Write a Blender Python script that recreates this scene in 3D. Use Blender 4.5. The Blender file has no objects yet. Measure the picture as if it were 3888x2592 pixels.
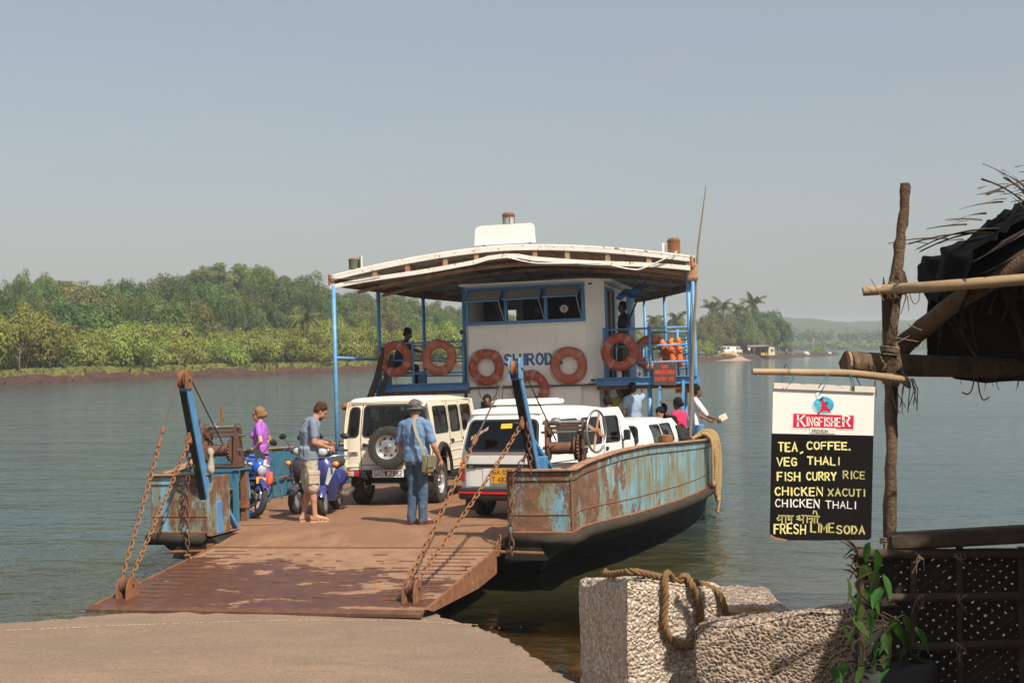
import bpy, bmesh, math, random
from mathutils import Vector, Matrix, Quaternion, noise
random.seed(7)
R_ = math.radians
sc = bpy.context.scene
COL = sc.collection
EYE = 3.2
# ---------------------------------------------------------------- camera, sky, sun, exposure
cam_d = bpy.data.cameras.new('camera')
cam_d.sensor_width = 36.0
cam_d.lens = 45.37
cam_d.clip_start = 0.1
cam_d.clip_end = 6000
cam = bpy.data.objects.new('camera', cam_d)
COL.objects.link(cam)
cam.location = (0, 0, EYE)
cam.rotation_euler = (R_(90.116), 0, 0)
sc.camera = cam
SUN_EL, SUN_AZ = 52.0, 145.0          # azimuth clockwise from +Y (the viewing direction)
world = bpy.data.worlds.new('World')
sc.world = world
world.use_nodes = True
wn = world.node_tree
wn.nodes.clear()
sky = wn.nodes.new('ShaderNodeTexSky')
sky.sky_type = 'NISHITA'
sky.sun_disc = False
sky.sun_elevation = R_(SUN_EL)
sky.sun_rotation = R_(SUN_AZ)
sky.altitude = 0
sky.air_density = 1.18
sky.dust_density = 2.7
sky.ozone_density = 0.5
bg = wn.nodes.new('ShaderNodeBackground')
bg.inputs['Strength'].default_value = 0.092
wo = wn.nodes.new('ShaderNodeOutputWorld')
# a few thin high wisps
tcw = wn.nodes.new('ShaderNodeTexCoord'); mpw = wn.nodes.new('ShaderNodeMapping'); mpw.inputs['Scale'].default_value = (2.2, 2.2, 9.0); mpw.inputs['Rotation'].default_value = (0.0, 0.25, 0.35)
nzw = wn.nodes.new('ShaderNodeTexNoise'); nzw.inputs['Scale'].default_value = 1.7; nzw.inputs['Detail'].default_value = 7; nzw.inputs['Roughness'].default_value = .62; nzw.inputs['Distortion'].default_value = .6
mrw = wn.nodes.new('ShaderNodeMapRange'); mrw.inputs[1].default_value = .54; mrw.inputs[2].default_value = .82; mrw.inputs[3].default_value = .50; mrw.inputs[4].default_value = .68
mxw = wn.nodes.new('ShaderNodeMix'); mxw.data_type = 'RGBA'; mxw.inputs[7].default_value = (3.95, 4.05, 4.15, 1)
for a_, b_ in ((tcw.outputs['Generated'], mpw.inputs[0]), (mpw.outputs[0], nzw.inputs['Vector']), (nzw.outputs[0], mrw.inputs[0]), (mrw.outputs[0], mxw.inputs[0]), (sky.outputs[0], mxw.inputs[6]), (mxw.outputs[2], bg.inputs['Color'])): wn.links.new(a_, b_)
wn.links.new(bg.outputs[0], wo.inputs['Surface'])
sun_d = bpy.data.lights.new('sun', 'SUN')
sun_d.energy = 5.0
sun_d.angle = R_(0.55)
sun_d.color = (1.0, 0.92, 0.78)
sun = bpy.data.objects.new('sun', sun_d)
COL.objects.link(sun)
sv = Vector((math.sin(R_(SUN_AZ)) * math.cos(R_(SUN_EL)), math.cos(R_(SUN_AZ)) * math.cos(R_(SUN_EL)), math.sin(R_(SUN_EL))))
sun.rotation_euler = (-sv).to_track_quat('-Z', 'Y').to_euler()
sun.location = sv * 60
vs = sc.view_settings
vs.view_transform = 'Standard'
vs.look = 'None'
vs.gamma = 1
vs.exposure = 0.38
vs.use_curve_mapping = False

# ---------------------------------------------------------------- helpers
def V(*a):
    return Vector(a if len(a) > 1 else a[0])

def tag(o, label=None, cat=None, group=None, kind=None):
    if label: o['label'] = label
    if cat: o['category'] = cat
    if group: o['group'] = group
    if kind: o['kind'] = kind
    return o

def empty(name, loc=(0, 0, 0), rz=0.0, label=None, cat=None, group=None, mat=None):
    o = bpy.data.objects.new(name, None)
    o.empty_display_size = 0.2
    COL.objects.link(o)
    if mat is not None:
        o.matrix_world = mat
    else:
        o.location = loc
        o.rotation_euler = (0, 0, rz)
    return tag(o, label, cat, group)

def link_mesh(name, me, parent=None, loc=None):
    o = bpy.data.objects.new(name, me)
    COL.objects.link(o)
    if parent: o.parent = parent
    if loc is not None: o.location = loc
    return o

def copy_tree(o, parent=None):
    c = o.copy()
    COL.objects.link(c)
    if parent: c.parent = parent
    for ch in list(o.children):
        copy_tree(ch, c)
    return c

class MB:
    """collects simple solids; build() links them as ONE mesh object"""
    def __init__(self):
        self.v, self.f, self.m = [], [], []
        self.mi = 0
    def add(self, vs, fs):
        k = len(self.v)
        self.v += [tuple(p) for p in vs]
        self.f += [tuple(i + k for i in q) for q in fs]
        self.m += [self.mi] * len(fs)
        return self
    def box(self, c, s, rot=None, bev=0.0, taper=1.0):
        c = V(c); hx, hy, hz = s[0] / 2, s[1] / 2, s[2] / 2
        M3 = rot if rot is not None else Matrix.Identity(3)
        if bev <= 0:
            P = []
            for z in (-1, 1):
                t = taper if z > 0 else 1
                for (x, y) in ((-1, -1), (1, -1), (1, 1), (-1, 1)):
                    P.append(c + M3 @ V(x * hx * t, y * hy * t, z * hz))
            return self.add(P, [(3, 2, 1, 0), (4, 5, 6, 7), (0, 1, 5, 4), (1, 2, 6, 5), (2, 3, 7, 6), (3, 0, 4, 7)])
        b = min(bev, hx * .9, hy * .9, hz * .9)
        bm = bmesh.new()
        bmesh.ops.create_cube(bm, size=1)
        for q in bm.verts:
            t = taper if q.co.z > 0 else 1
            q.co = V(q.co.x * 2 * hx * t, q.co.y * 2 * hy * t, q.co.z * 2 * hz)
        bmesh.ops.bevel(bm, geom=list(bm.edges), offset=b, segments=2 if b > .03 else 1, profile=.5, affect='EDGES')
        bm.verts.index_update()
        self.add([c + M3 @ q.co for q in bm.verts], [[q.index for q in f.verts] for f in bm.faces])
        bm.free()
        return self
    def beam(self, p, q, w, h, up=(0, 0, 1), bev=0.0):
        p, q = V(p), V(q)
        d = (q - p); L = d.length; d.normalize()
        u = V(up)
        x = d.cross(u)
        if x.length < 1e-4: x = d.cross(V(1, 0, 0))
        x.normalize(); z = x.cross(d).normalized()
        M3 = Matrix((x, d, z)).transposed()
        return self.box((p + q) / 2, (w, L, h), M3, bev)
    def tube(self, pts, r, n=8, cap=True, jit=0.0):
        pts = [V(p) for p in pts]
        rr = r if isinstance(r, (list, tuple)) else [r] * len(pts)
        P, F = [], []
        prev = None
        for i, p in enumerate(pts):
            a = pts[max(i - 1, 0)]; b = pts[min(i + 1, len(pts) - 1)]
            d = (b - a)
            if d.length < 1e-9: d = V(0, 0, 1)
            d.normalize()
            if prev is None:
                x = d.cross(V(0, 0, 1))
                if x.length < 1e-3: x = d.cross(V(1, 0, 0))
            else:
                x = prev - d * prev.dot(d)
                if x.length < 1e-4: x = d.cross(V(1, 0, 0))
            x.normalize(); prev = x
            y = d.cross(x)
            for k in range(n):
                t = 2 * math.pi * k / n
                q = rr[i] * (1 + (random.uniform(-jit, jit) if jit else 0))
                P.append(p + x * (math.cos(t) * q) + y * (math.sin(t) * q))
        for i in range(len(pts) - 1):
            for k in range(n):
                a = i * n + k; b = i * n + (k + 1) % n
                F.append((a, b, b + n, a + n))
        if cap:
            F.append(tuple(range(n))[::-1])
            F.append(tuple(range((len(pts) - 1) * n, len(pts) * n)))
        return self.add(P, F)
    def ring(self, c, R, r, axis=(0, 0, 1), n=24, m=8, a0=0.0, a1=2 * math.pi, flat=1.0):
        c = V(c); ax = V(axis).normalized()
        x = ax.cross(V(0, 0, 1))
        if x.length < 1e-3: x = V(1, 0, 0)
        x.normalize(); y = ax.cross(x)
        full = abs(a1 - a0 - 2 * math.pi) < 1e-6
        cnt = n if full else n + 1
        P, F = [], []
        for i in range(cnt):
            t = a0 + (a1 - a0) * i / n
            e = x * math.cos(t) + y * math.sin(t)
            for k in range(m):
                s = 2 * math.pi * k / m
                P.append(c + e * (R + r * math.cos(s)) + ax * (r * flat * math.sin(s)))
        for i in range(n):
            j = (i + 1) % cnt
            for k in range(m):
                F.append((i * m + k, j * m + k, j * m + (k + 1) % m, i * m + (k + 1) % m))
        return self.add(P, F)
    def lathe(self, prof, c=(0, 0, 0), axis=(0, 0, 1), n=20, caps=True):
        c = V(c); ax = V(axis).normalized()
        x = ax.cross(V(0, 1, 0))
        if x.length < 1e-3: x = V(1, 0, 0)
        x.normalize(); y = ax.cross(x)
        P, F = [], []
        for (r, h) in prof:
            for k in range(n):
                t = 2 * math.pi * k / n
                P.append(c + ax * h + x * (r * math.cos(t)) + y * (r * math.sin(t)))
        for i in range(len(prof) - 1):
            for k in range(n):
                a = i * n + k; b = i * n + (k + 1) % n
                F.append((a, b, b + n, a + n))
        if caps:
            F.append(tuple(range(n))[::-1])
            F.append(tuple(range((len(prof) - 1) * n, len(prof) * n)))
        return self.add(P, F)
    def ell(self, c, r, rot=None, n=12, m=8):
        c = V(c); M3 = rot if rot is not None else Matrix.Identity(3)
        if not isinstance(r, (tuple, list)): r = (r, r, r)
        P = [c + M3 @ V(0, 0, -r[2])]
        for i in range(1, m):
            t = -math.pi / 2 + math.pi * i / m
            for k in range(n):
                s = 2 * math.pi * k / n
                P.append(c + M3 @ V(r[0] * math.cos(t) * math.cos(s), r[1] * math.cos(t) * math.sin(s), r[2] * math.sin(t)))
        P.append(c + M3 @ V(0, 0, r[2]))
        F = [(0, 1 + (k + 1) % n, 1 + k) for k in range(n)]
        for i in range(m - 2):
            for k in range(n):
                a = 1 + i * n + k; b = 1 + i * n + (k + 1) % n
                F.append((a, b, b + n, a + n))
        t = 1 + (m - 2) * n; e = len(P) - 1
        F += [(t + k, t + (k + 1) % n, e) for k in range(n)]
        return self.add(P, F)
    def cap(self, p, q, r1, r2, n=10):
        """closed tapered capsule"""
        p, q = V(p), V(q)
        d = (q - p).normalized()
        pts, rr = [], []
        for a in (-75, -50, -25, 0):
            pts.append(p + d * (r1 * math.sin(R_(a)))); rr.append(r1 * math.cos(R_(a)))
        for a in (0, 25, 50, 75):
            pts.append(q + d * (r2 * math.sin(R_(a)))); rr.append(r2 * math.cos(R_(a)))
        return self.tube(pts, rr, n)
    def loft(self, rings, cap=True, closed=True):
        n = len(rings[0]); P, F = [], []
        for r in rings: P += [V(p) for p in r]
        for i in range(len(rings) - 1):
            for k in range(n if closed else n - 1):
                a = i * n + k; b = i * n + (k + 1) % n
                F.append((a, b, b + n, a + n))
        if cap and closed:
            F.append(tuple(range(n))[::-1]); F.append(tuple(range((len(rings) - 1) * n, len(rings) * n)))
        return self.add(P, F)
    def grid(self, fn, us, vs):
        P = [fn(u, v) for v in vs for u in us]
        n = len(us)
        return self.add(P, [(j * n + i, j * n + i + 1, (j + 1) * n + i + 1, (j + 1) * n + i) for j in range(len(vs) - 1) for i in range(n - 1)])
    def prism(self, poly, z0, z1, fn=None):
        """2-D polygon extruded; fn maps (x, y, z)"""
        n = len(poly)
        g = fn or (lambda x, y, z: V(x, y, z))
        P = [g(x, y, z0) for x, y in poly] + [g(x, y, z1) for x, y in poly]
        F = [tuple(range(n))[::-1], tuple(range(n, 2 * n))] + [(i, (i + 1) % n, n + (i + 1) % n, n + i) for i in range(n)]
        return self.add(P, F)
    def mesh(self, name, mats=None, smooth=False, recalc=True):
        me = bpy.data.meshes.new(name)
        me.from_pydata(self.v, [], self.f)
        if recalc:
            bm = bmesh.new(); bm.from_mesh(me)
            bmesh.ops.recalc_face_normals(bm, faces=list(bm.faces))
            bm.to_mesh(me); bm.free()
        mats = mats if isinstance(mats, (list, tuple)) else [mats]
        for m in mats:
            if m: me.materials.append(m)
        if len(mats) > 1:
            me.polygons.foreach_set('material_index', self.m)
        if smooth:
            me.polygons.foreach_set('use_smooth', [True] * len(me.polygons))
            if smooth is not True:
                me.set_sharp_from_angle(angle=R_(smooth))
        me.update()
        return me
    def build(self, name, mats, parent=None, smooth=False, loc=None, recalc=True):
        return link_mesh(name, self.mesh(name, mats, smooth, recalc), parent, loc)

def lin(a, b, n):
    return [a + (b - a) * i / n for i in range(n + 1)]

def smooth_pts(pts, n=6):
    """Catmull-Rom through the points"""
    pts = [V(p) for p in pts]
    out = []
    for i in range(len(pts) - 1):
        p0 = pts[max(i - 1, 0)]; p1 = pts[i]; p2 = pts[i + 1]; p3 = pts[min(i + 2, len(pts) - 1)]
        for k in range(n):
            t = k / n
            out.append(0.5 * ((2 * p1) + (p2 - p0) * t + (2 * p0 - 5 * p1 + 4 * p2 - p3) * t * t + (3 * p1 - p0 - 3 * p2 + p3) * t ** 3))
    out.append(pts[-1])
    return out

def sag(p, q, s, n=8):
    p, q = V(p), V(q)
    return [p.lerp(q, i / n) - V(0, 0, s * 4 * (i / n) * (1 - i / n)) for i in range(n + 1)]

# ---------------------------------------------------------------- materials
def nd(nt, t, **kw):
    n = nt.nodes.new(t)
    for k, v in kw.items(): setattr(n, k, v)
    return n

def mixc(nt, fac, a, b, mode='MIX'):
    n = nd(nt, 'ShaderNodeMix', data_type='RGBA', blend_type=mode)
    for s, v in ((n.inputs[0], fac), (n.inputs[6], a), (n.inputs[7], b)):
        if hasattr(v, 'is_linked') or isinstance(v, bpy.types.NodeSocket): nt.links.new(v, s)
        elif isinstance(v, (int, float)): s.default_value = v
        else: s.default_value = (v[0], v[1], v[2], 1)
    return n.outputs[2]

def coords(nt, scale=(1, 1, 1), kind='Object', rot=(0, 0, 0)):
    tc = nd(nt, 'ShaderNodeTexCoord')
    mp = nd(nt, 'ShaderNodeMapping')
    mp.inputs['Scale'].default_value = scale
    mp.inputs['Rotation'].default_value = rot
    nt.links.new(tc.outputs[kind], mp.inputs[0])
    return mp.outputs[0]

def noise_fac(nt, vec, scale, detail=4, rough=.6, lo=None, hi=None, dist=0.0):
    n = nd(nt, 'ShaderNodeTexNoise')
    n.inputs['Scale'].default_value = scale
    n.inputs['Detail'].default_value = detail
    n.inputs['Roughness'].default_value = rough
    n.inputs['Distortion'].default_value = dist
    nt.links.new(vec, n.inputs['Vector'])
    if lo is None: return n.outputs[0]
    mr = nd(nt, 'ShaderNodeMapRange')
    mr.inputs[1].default_value = lo; mr.inputs[2].default_value = hi
    nt.links.new(n.outputs[0], mr.inputs[0])
    return mr.outputs[0]

def mat(name, col, rough=.6, metal=0.0, var=.12, vscale=4.0, layers=(), bump=0.0, bscale=40.0, spec=.5, coat=0.0, obvar=0.0, kind='Object', bdist=.01, sss=0):
    """colour + soft mottling + overlay layers (colour, scale, lo, hi[, axis stretch]) + fine bump"""
    m = bpy.data.materials.new(name)
    m.use_nodes = True
    nt = m.node_tree
    bs = nt.nodes['Principled BSDF']
    bs.inputs['Roughness'].default_value = rough
    bs.inputs['Metallic'].default_value = metal
    bs.inputs['Specular IOR Level'].default_value = spec
    if coat:
        bs.inputs['Coat Weight'].default_value = coat
        bs.inputs['Coat Roughness'].default_value = .08
    c = None
    if var > 0:
        f = noise_fac(nt, coords(nt, kind=kind), vscale, 5, .65, .25, .75)
        c = mixc(nt, f, [x * (1 - var) for x in col], [min(x * (1 + var), 1) for x in col])
    rsock = None
    for L in layers:
        st = L[4] if len(L) > 4 else (1, 1, 1)
        f = noise_fac(nt, coords(nt, st, kind=kind), L[1], 6, .68, L[2], L[3])
        c = mixc(nt, f, c if c is not None else col, L[0])
        if len(L) > 5:
            mr = nd(nt, 'ShaderNodeMix', data_type='FLOAT')
            nt.links.new(f, mr.inputs[0])
            if rsock is None: mr.inputs[2].default_value = rough
            else: nt.links.new(rsock, mr.inputs[2])
            mr.inputs[3].default_value = L[5]
            rsock = mr.outputs[0]
    if rsock is not None: nt.links.new(rsock, bs.inputs['Roughness'])
    if obvar:
        oi = nd(nt, 'ShaderNodeObjectInfo')
        hs = nd(nt, 'ShaderNodeHueSaturation')
        for (inp, lo, hi) in ((0, .5 - obvar * .12, .5 + obvar * .12), (2, 1 - obvar, 1 + obvar)):
            mr = nd(nt, 'ShaderNodeMapRange')
            mr.inputs[3].default_value = lo; mr.inputs[4].default_value = hi
            nt.links.new(oi.outputs['Random'], mr.inputs[0])
            nt.links.new(mr.outputs[0], hs.inputs[inp])
        if c is None: hs.inputs['Color'].default_value = (*col, 1)
        else: nt.links.new(c, hs.inputs['Color'])
        c = hs.outputs[0]
    if c is None: bs.inputs['Base Color'].default_value = (*col, 1)
    else: nt.links.new(c, bs.inputs['Base Color'])
    if bump:
        f = noise_fac(nt, coords(nt, kind=kind), bscale, 4, .7)
        b = nd(nt, 'ShaderNodeBump')
        b.inputs['Strength'].default_value = bump
        b.inputs['Distance'].default_value = bdist
        nt.links.new(f, b.inputs['Height'])
        nt.links.new(b.outputs[0], bs.inputs['Normal'])
    return m

RUST = (.19, .075, .032); RUST2 = (.30, .125, .05); DRUST = (.075, .03, .016)
VERT = (1, 1, .12)      # stretch of streaks that run down a plate
MT = {}
MT['rust'] = mat('rusty_steel', RUST, .85, var=.35, vscale=6, layers=[(RUST2, 9, .5, .75), (DRUST, 5, .56, .75)], bump=.5, bscale=60)
MT['chain'] = mat('rusty_chain', (.26, .115, .05), .85, var=.35, vscale=8, layers=[(DRUST, 12, .55, .75)], bump=.4, bscale=90)
MT['chain_dark'] = mat('dark_rusty_chain', (.12, .055, .032), .8, var=.35, vscale=8, layers=[(RUST, 9, .5, .7)], bump=.4, bscale=90)
MT['blue'] = mat('blue_paint', (.07, .215, .42), .45, var=.18, vscale=3, layers=[((.12, .30, .50), 5, .55, .75), (RUST, 7, .63, .70)], bump=.15, bscale=30)
MT['blue_pole'] = mat('blue_pole_paint', (.10, .27, .50), .42, var=.2, vscale=4, layers=[((.25, .40, .52), 6, .55, .8), (RUST, 11, .66, .72)], bump=.1, bscale=40)
MT['blue_hull'] = mat('blue_bulwark_inside', (.04, .145, .225), .6, var=.25, vscale=2.5, layers=[((.10, .26, .27), 3, .5, .75), (RUST, 5, .60, .72, (1, 1, .4))], bump=.3, bscale=25)
MT['black_steel'] = mat('black_hull_paint', (.016, .016, .014), .7, spec=.2, var=.35, vscale=3, layers=[((.06, .05, .035), 4, .55, .8), (DRUST, 7, .62, .75, (1, 1, .4))], bump=.25, bscale=20)
MT['wood_rail'] = mat('rusty_brown_rail', (.17, .10, .062), .75, var=.3, vscale=5, layers=[(RUST2, 9, .55, .75)], bump=.4, bscale=40)
MT['rubber_rail'] = mat('weathered_fender', (.040, .030, .022), .8, spec=.2, var=.35, vscale=4, layers=[((.10, .08, .06), 6, .55, .78), (DRUST, 8, .6, .75)], bump=.4, bscale=30)
MT['cap'] = mat('bulwark_cap_rust', (.33, .18, .10), .8, var=.3, vscale=7, layers=[(RUST, 6, .5, .7), ((.42, .3, .2), 10, .6, .75)], bump=.3, bscale=50)
MT['white_steel'] = mat('white_house_paint', (.88, .83, .74), .5, var=.05, vscale=1.3, layers=[((.60, .54, .45), 1.6, .55, .95), ((.60, .47, .34), 7, .62, .82, (1, 1, .12)), ((.34, .27, .2), 9, .70, .78), (RUST, 14, .735, .77)], bump=.08, bscale=12)
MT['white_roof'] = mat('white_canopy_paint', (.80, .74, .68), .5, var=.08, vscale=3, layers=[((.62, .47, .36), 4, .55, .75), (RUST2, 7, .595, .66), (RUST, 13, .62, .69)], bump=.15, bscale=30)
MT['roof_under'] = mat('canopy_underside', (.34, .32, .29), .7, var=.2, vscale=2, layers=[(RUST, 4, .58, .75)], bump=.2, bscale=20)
MT['rust_beam'] = mat('rust_stained_beam', (.40, .25, .16), .75, var=.3, vscale=4, layers=[(RUST2, 6, .45, .65), (DRUST, 9, .6, .72)], bump=.3, bscale=40)
MT['ring'] = mat('faded_red_ring', (.37, .068, .032), .6, var=.25, vscale=5, layers=[((.52, .26, .19), 7, .55, .68), ((.60, .42, .35), 14, .60, .68), ((.20, .05, .03), 5, .62, .75)], bump=.25, bscale=35)
MT['ring2'] = mat('orange_red_ring', (.44, .12, .055), .6, var=.2, vscale=5, layers=[((.55, .22, .13), 5, .5, .68), ((.26, .06, .03), 9, .58, .68)], bump=.25, bscale=35)
MT['ring_band'] = mat('pale_ring_band', (.40, .17, .11), .7, var=.25, layers=[((.55, .4, .3), 12, .55, .7)])
MT['jacket'] = mat('orange_life_jacket', (.75, .17, .03), .7, var=.15, bump=.3, bscale=30)
MT['rope'] = mat('tan_rope', (.34, .22, .10), .9, var=.3, vscale=20, layers=[((.20, .12, .05), 25, .5, .7)], bump=.6, bscale=120)
MT['rope_brown'] = mat('brown_rope', (.21, .115, .045), .95, var=.3, vscale=20, layers=[((.11, .06, .025), 40, .5, .7)], bump=.7, bscale=150)
MT['rope_thin'] = mat('thin_dark_rope', (.20, .15, .10), .9, var=.2)
MT['wire'] = mat('steel_wire_rope', (.09, .065, .05), .7, var=.2)
MT['black'] = mat('black_plastic', (.018, .018, .019), .5, var=.15)
MT['rubber'] = mat('tyre_rubber', (.035, .031, .028), .85, var=.25, vscale=10, layers=[((.16, .115, .08), 6, .52, .8)], bump=.2, bscale=60)
MT['chrome'] = mat('worn_chrome', (.62, .60, .57), .18, 1.0, var=.1, vscale=8)
MT['silver'] = mat('silver_paint', (.55, .55, .55), .32, .7, var=.1)
MT['alu'] = mat('bare_grey_steel', (.35, .34, .32), .4, .85, var=.2, layers=[(RUST, 9, .62, .75)])
MT['red_lens'] = mat('red_lens', (.45, .02, .015), .15, var=.1, coat=.5)
MT['orange_lens'] = mat('orange_lens', (.8, .25, .02), .15, var=.1, coat=.5)
MT['clear_lens'] = mat('clear_lens', (.42, .42, .41), .1, var=.1, coat=.6)
MT['seat'] = mat('dark_vinyl', (.03, .03, .032), .55, var=.2)
MT['seat_tan'] = mat('tan_vinyl', (.28, .15, .07), .6, var=.2)
MT['rust_dark'] = mat('dark_rusty_iron', (.095, .042, .024), .8, var=.35, vscale=6, layers=[((.19, .085, .04), 9, .54, .72), (DRUST, 5, .56, .75)], bump=.5, bscale=60)
MT['wood'] = mat('weathered_wood', (.13, .078, .042), .85, var=.3, vscale=6, layers=[((.05, .028, .015), 11, .46, .62, (1, 1, .12)), ((.23, .145, .08), 16, .57, .70, (1, 1, .1))], bump=1.0, bscale=34, bdist=.02)
MT['bamboo'] = mat('pale_bamboo', (.33, .225, .125), .6, var=.2, vscale=6, layers=[((.26, .16, .08), 5, .55, .75)], bump=.25, bscale=40)
MT['wood_dark'] = mat('dark_old_wood', (.055, .034, .021), .85, var=.3, vscale=6, layers=[((.10, .064, .04), 6, .55, .75)], bump=.5, bscale=40)

def glass_mat(name, tint=(.25, .28, .28), rough=.03, dens=.75):
    m = bpy.data.materials.new(name)
    m.use_nodes = True
    nt = m.node_tree
    nt.nodes.clear()
    out = nd(nt, 'ShaderNodeOutputMaterial')
    tr = nd(nt, 'ShaderNodeBsdfTransparent'); tr.inputs[0].default_value = (*tint, 1)
    gl = nd(nt, 'ShaderNodeBsdfGlossy'); gl.inputs[0].default_value = (1, 1, 1, 1); gl.inputs['Roughness'].default_value = rough
    fr = nd(nt, 'ShaderNodeFresnel'); fr.inputs[0].default_value = 1.5
    mx = nd(nt, 'ShaderNodeMixShader')
    nt.links.new(fr.outputs[0], mx.inputs[0]); nt.links.new(tr.outputs[0], mx.inputs[1]); nt.links.new(gl.outputs[0], mx.inputs[2])
    nt.links.new(mx.outputs[0], out.inputs[0])
    return m
MT['glass'] = glass_mat('tinted_window_glass', (.42, .45, .44))
MT['glass_clear'] = glass_mat('clear_glass', (.72, .75, .75))

# ---------------------------------------------------------------- lettering
GL = {
 'A': [[(0, 0), (2, 6), (4, 0)], [(.8, 2.2), (3.2, 2.2)]],
 'B': [[(0, 0), (0, 6), (2.8, 5.8), (3.4, 4.6), (2.6, 3.2), (0, 3.1)], [(2.6, 3.2), (3.8, 1.8), (3, .2), (0, 0)]],
 'C': [[(3.8, 5), (2.6, 6), (1, 5.6), (0, 3), (1, .4), (2.6, 0), (3.8, 1)]],
 'D': [[(0, 0), (0, 6), (2.4, 5.6), (3.8, 3), (2.4, .4), (0, 0)]],
 'E': [[(3.6, 6), (0, 6), (0, 0), (3.6, 0)], [(0, 3.1), (3, 3.1)]],
 'F': [[(3.6, 6), (0, 6), (0, 0)], [(0, 3.1), (3, 3.1)]],
 'G': [[(3.8, 5), (2.6, 6), (1, 5.6), (0, 3), (1, .4), (2.6, 0), (3.8, .8), (3.8, 2.7), (2.3, 2.7)]],
 'H': [[(0, 0), (0, 6)], [(4, 0), (4, 6)], [(0, 3), (4, 3)]],
 'I': [[(1, 0), (1, 6)]],
 'J': [[(3, 6), (3, 1.2), (2, 0), (.6, .3), (0, 1.4)]],
 'K': [[(0, 0), (0, 6)], [(3.6, 6), (0, 2.6)], [(1.2, 3.6), (3.9, 0)]],
 'L': [[(0, 6), (0, 0), (3.4, 0)]],
 'M': [[(0, 0), (.3, 6), (2.2, 2), (4.2, 6), (4.5, 0)]],
 'N': [[(0, 0), (0, 6), (4, 0), (4, 6)]],
 'O': [[(2, 6), (.6, 5.2), (0, 3), (.6, .8), (2, 0), (3.4, .8), (4, 3), (3.4, 5.2), (2, 6)]],
 'P': [[(0, 0), (0, 6), (2.8, 5.8), (3.6, 4.5), (2.8, 3.1), (0, 2.9)]],
 'R': [[(0, 0), (0, 6), (2.8, 5.8), (3.6, 4.5), (2.8, 3.1), (0, 2.9)], [(1.6, 3), (3.9, 0)]],
 'S': [[(3.6, 5.2), (2.4, 6), (.6, 5.6), (.2, 4.2), (1.4, 3.2), (3, 2.7), (3.8, 1.5), (2.8, .2), (1.2, 0), (0, 1)]],
 'T': [[(0, 6), (4, 6)], [(2, 6), (2, 0)]],
 'U': [[(0, 6), (0, 1.6), (1, .1), (2.8, .1), (3.8, 1.6), (3.8, 6)]],
 'V': [[(0, 6), (2, 0), (4, 6)]],
 'X': [[(0, 6), (4, 0)], [(4, 6), (0, 0)]],
 'Y': [[(0, 6), (2, 3), (4, 6)], [(2, 3), (2, 0)]],
 'Z': [[(0, 6), (4, 6), (0, 0), (4, 0)]],
 ',': [[(.4, .6), (.4, -.2), (0, -1.2)]], '.': [[(.3, 0), (.35, .5)]],
 '0': [[(2, 6), (.6, 5.2), (0, 3), (.6, .8), (2, 0), (3.4, .8), (4, 3), (3.4, 5.2), (2, 6)]],
 '1': [[(.4, 4.8), (1.6, 6), (1.6, 0)]], '2': [[(0, 5), (1.4, 6), (3.2, 5.6), (3.6, 4.2), (0, 0), (3.8, 0)]],
 '3': [[(0, 5.4), (1.8, 6), (3.4, 5), (2.9, 3.5), (1.4, 3.2), (3, 2.8), (3.7, 1.4), (2.2, 0), (0, .6)]],
 '4': [[(2.8, 0), (2.8, 6), (0, 1.8), (3.9, 1.8)]], '5': [[(3.5, 6), (.4, 6), (.2, 3.4), (2.4, 3.7), (3.6, 2.2), (2.8, .3), (0, .4)]],
 '6': [[(3.2, 5.7), (1.2, 4.6), (0, 2), (1.2, 0), (3, .2), (3.7, 1.8), (2.4, 3.3), (.3, 2.6)]],
 '8': [[(2, 3.2), (.4, 4.4), (1, 5.8), (3, 5.8), (3.6, 4.4), (2, 3.2), (.2, 1.6), (1, .1), (3, .1), (3.8, 1.6), (2, 3.2)]],
}
def ribbon(mb, pts, w, fn, z=0.0, thick=.0015):
    """a flat painted stroke (mitred) mapped by fn(x, y, z)"""
    n = len(pts)
    L, Rr = [], []
    for i in range(n):
        a = V(*pts[max(i - 1, 0)], 0); b = V(*pts[min(i + 1, n - 1)], 0)
        p = V(*pts[i], 0)
        d = (b - a)
        if d.length < 1e-9: d = V(1, 0, 0)
        d.normalize()
        if 0 < i < n - 1:
            d1 = (p - a).normalized(); d2 = (b - p).normalized()
            k = max(.45, math.sqrt(max(0, (1 + d1.dot(d2)) / 2)))
        else: k = 1
        nn = V(-d.y, d.x, 0) * (w / 2 / k)
        if i == 0: p = p - d * w * .35
        if i == n - 1: p = p + d * w * .35
        L.append(p + nn); Rr.append(p - nn)
    P = [fn(q.x, q.y, z) for q in L] + [fn(q.x, q.y, z) for q in Rr]
    mb.add(P, [(i, n + i, n + i + 1, i + 1) for i in range(n - 1)])

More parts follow.
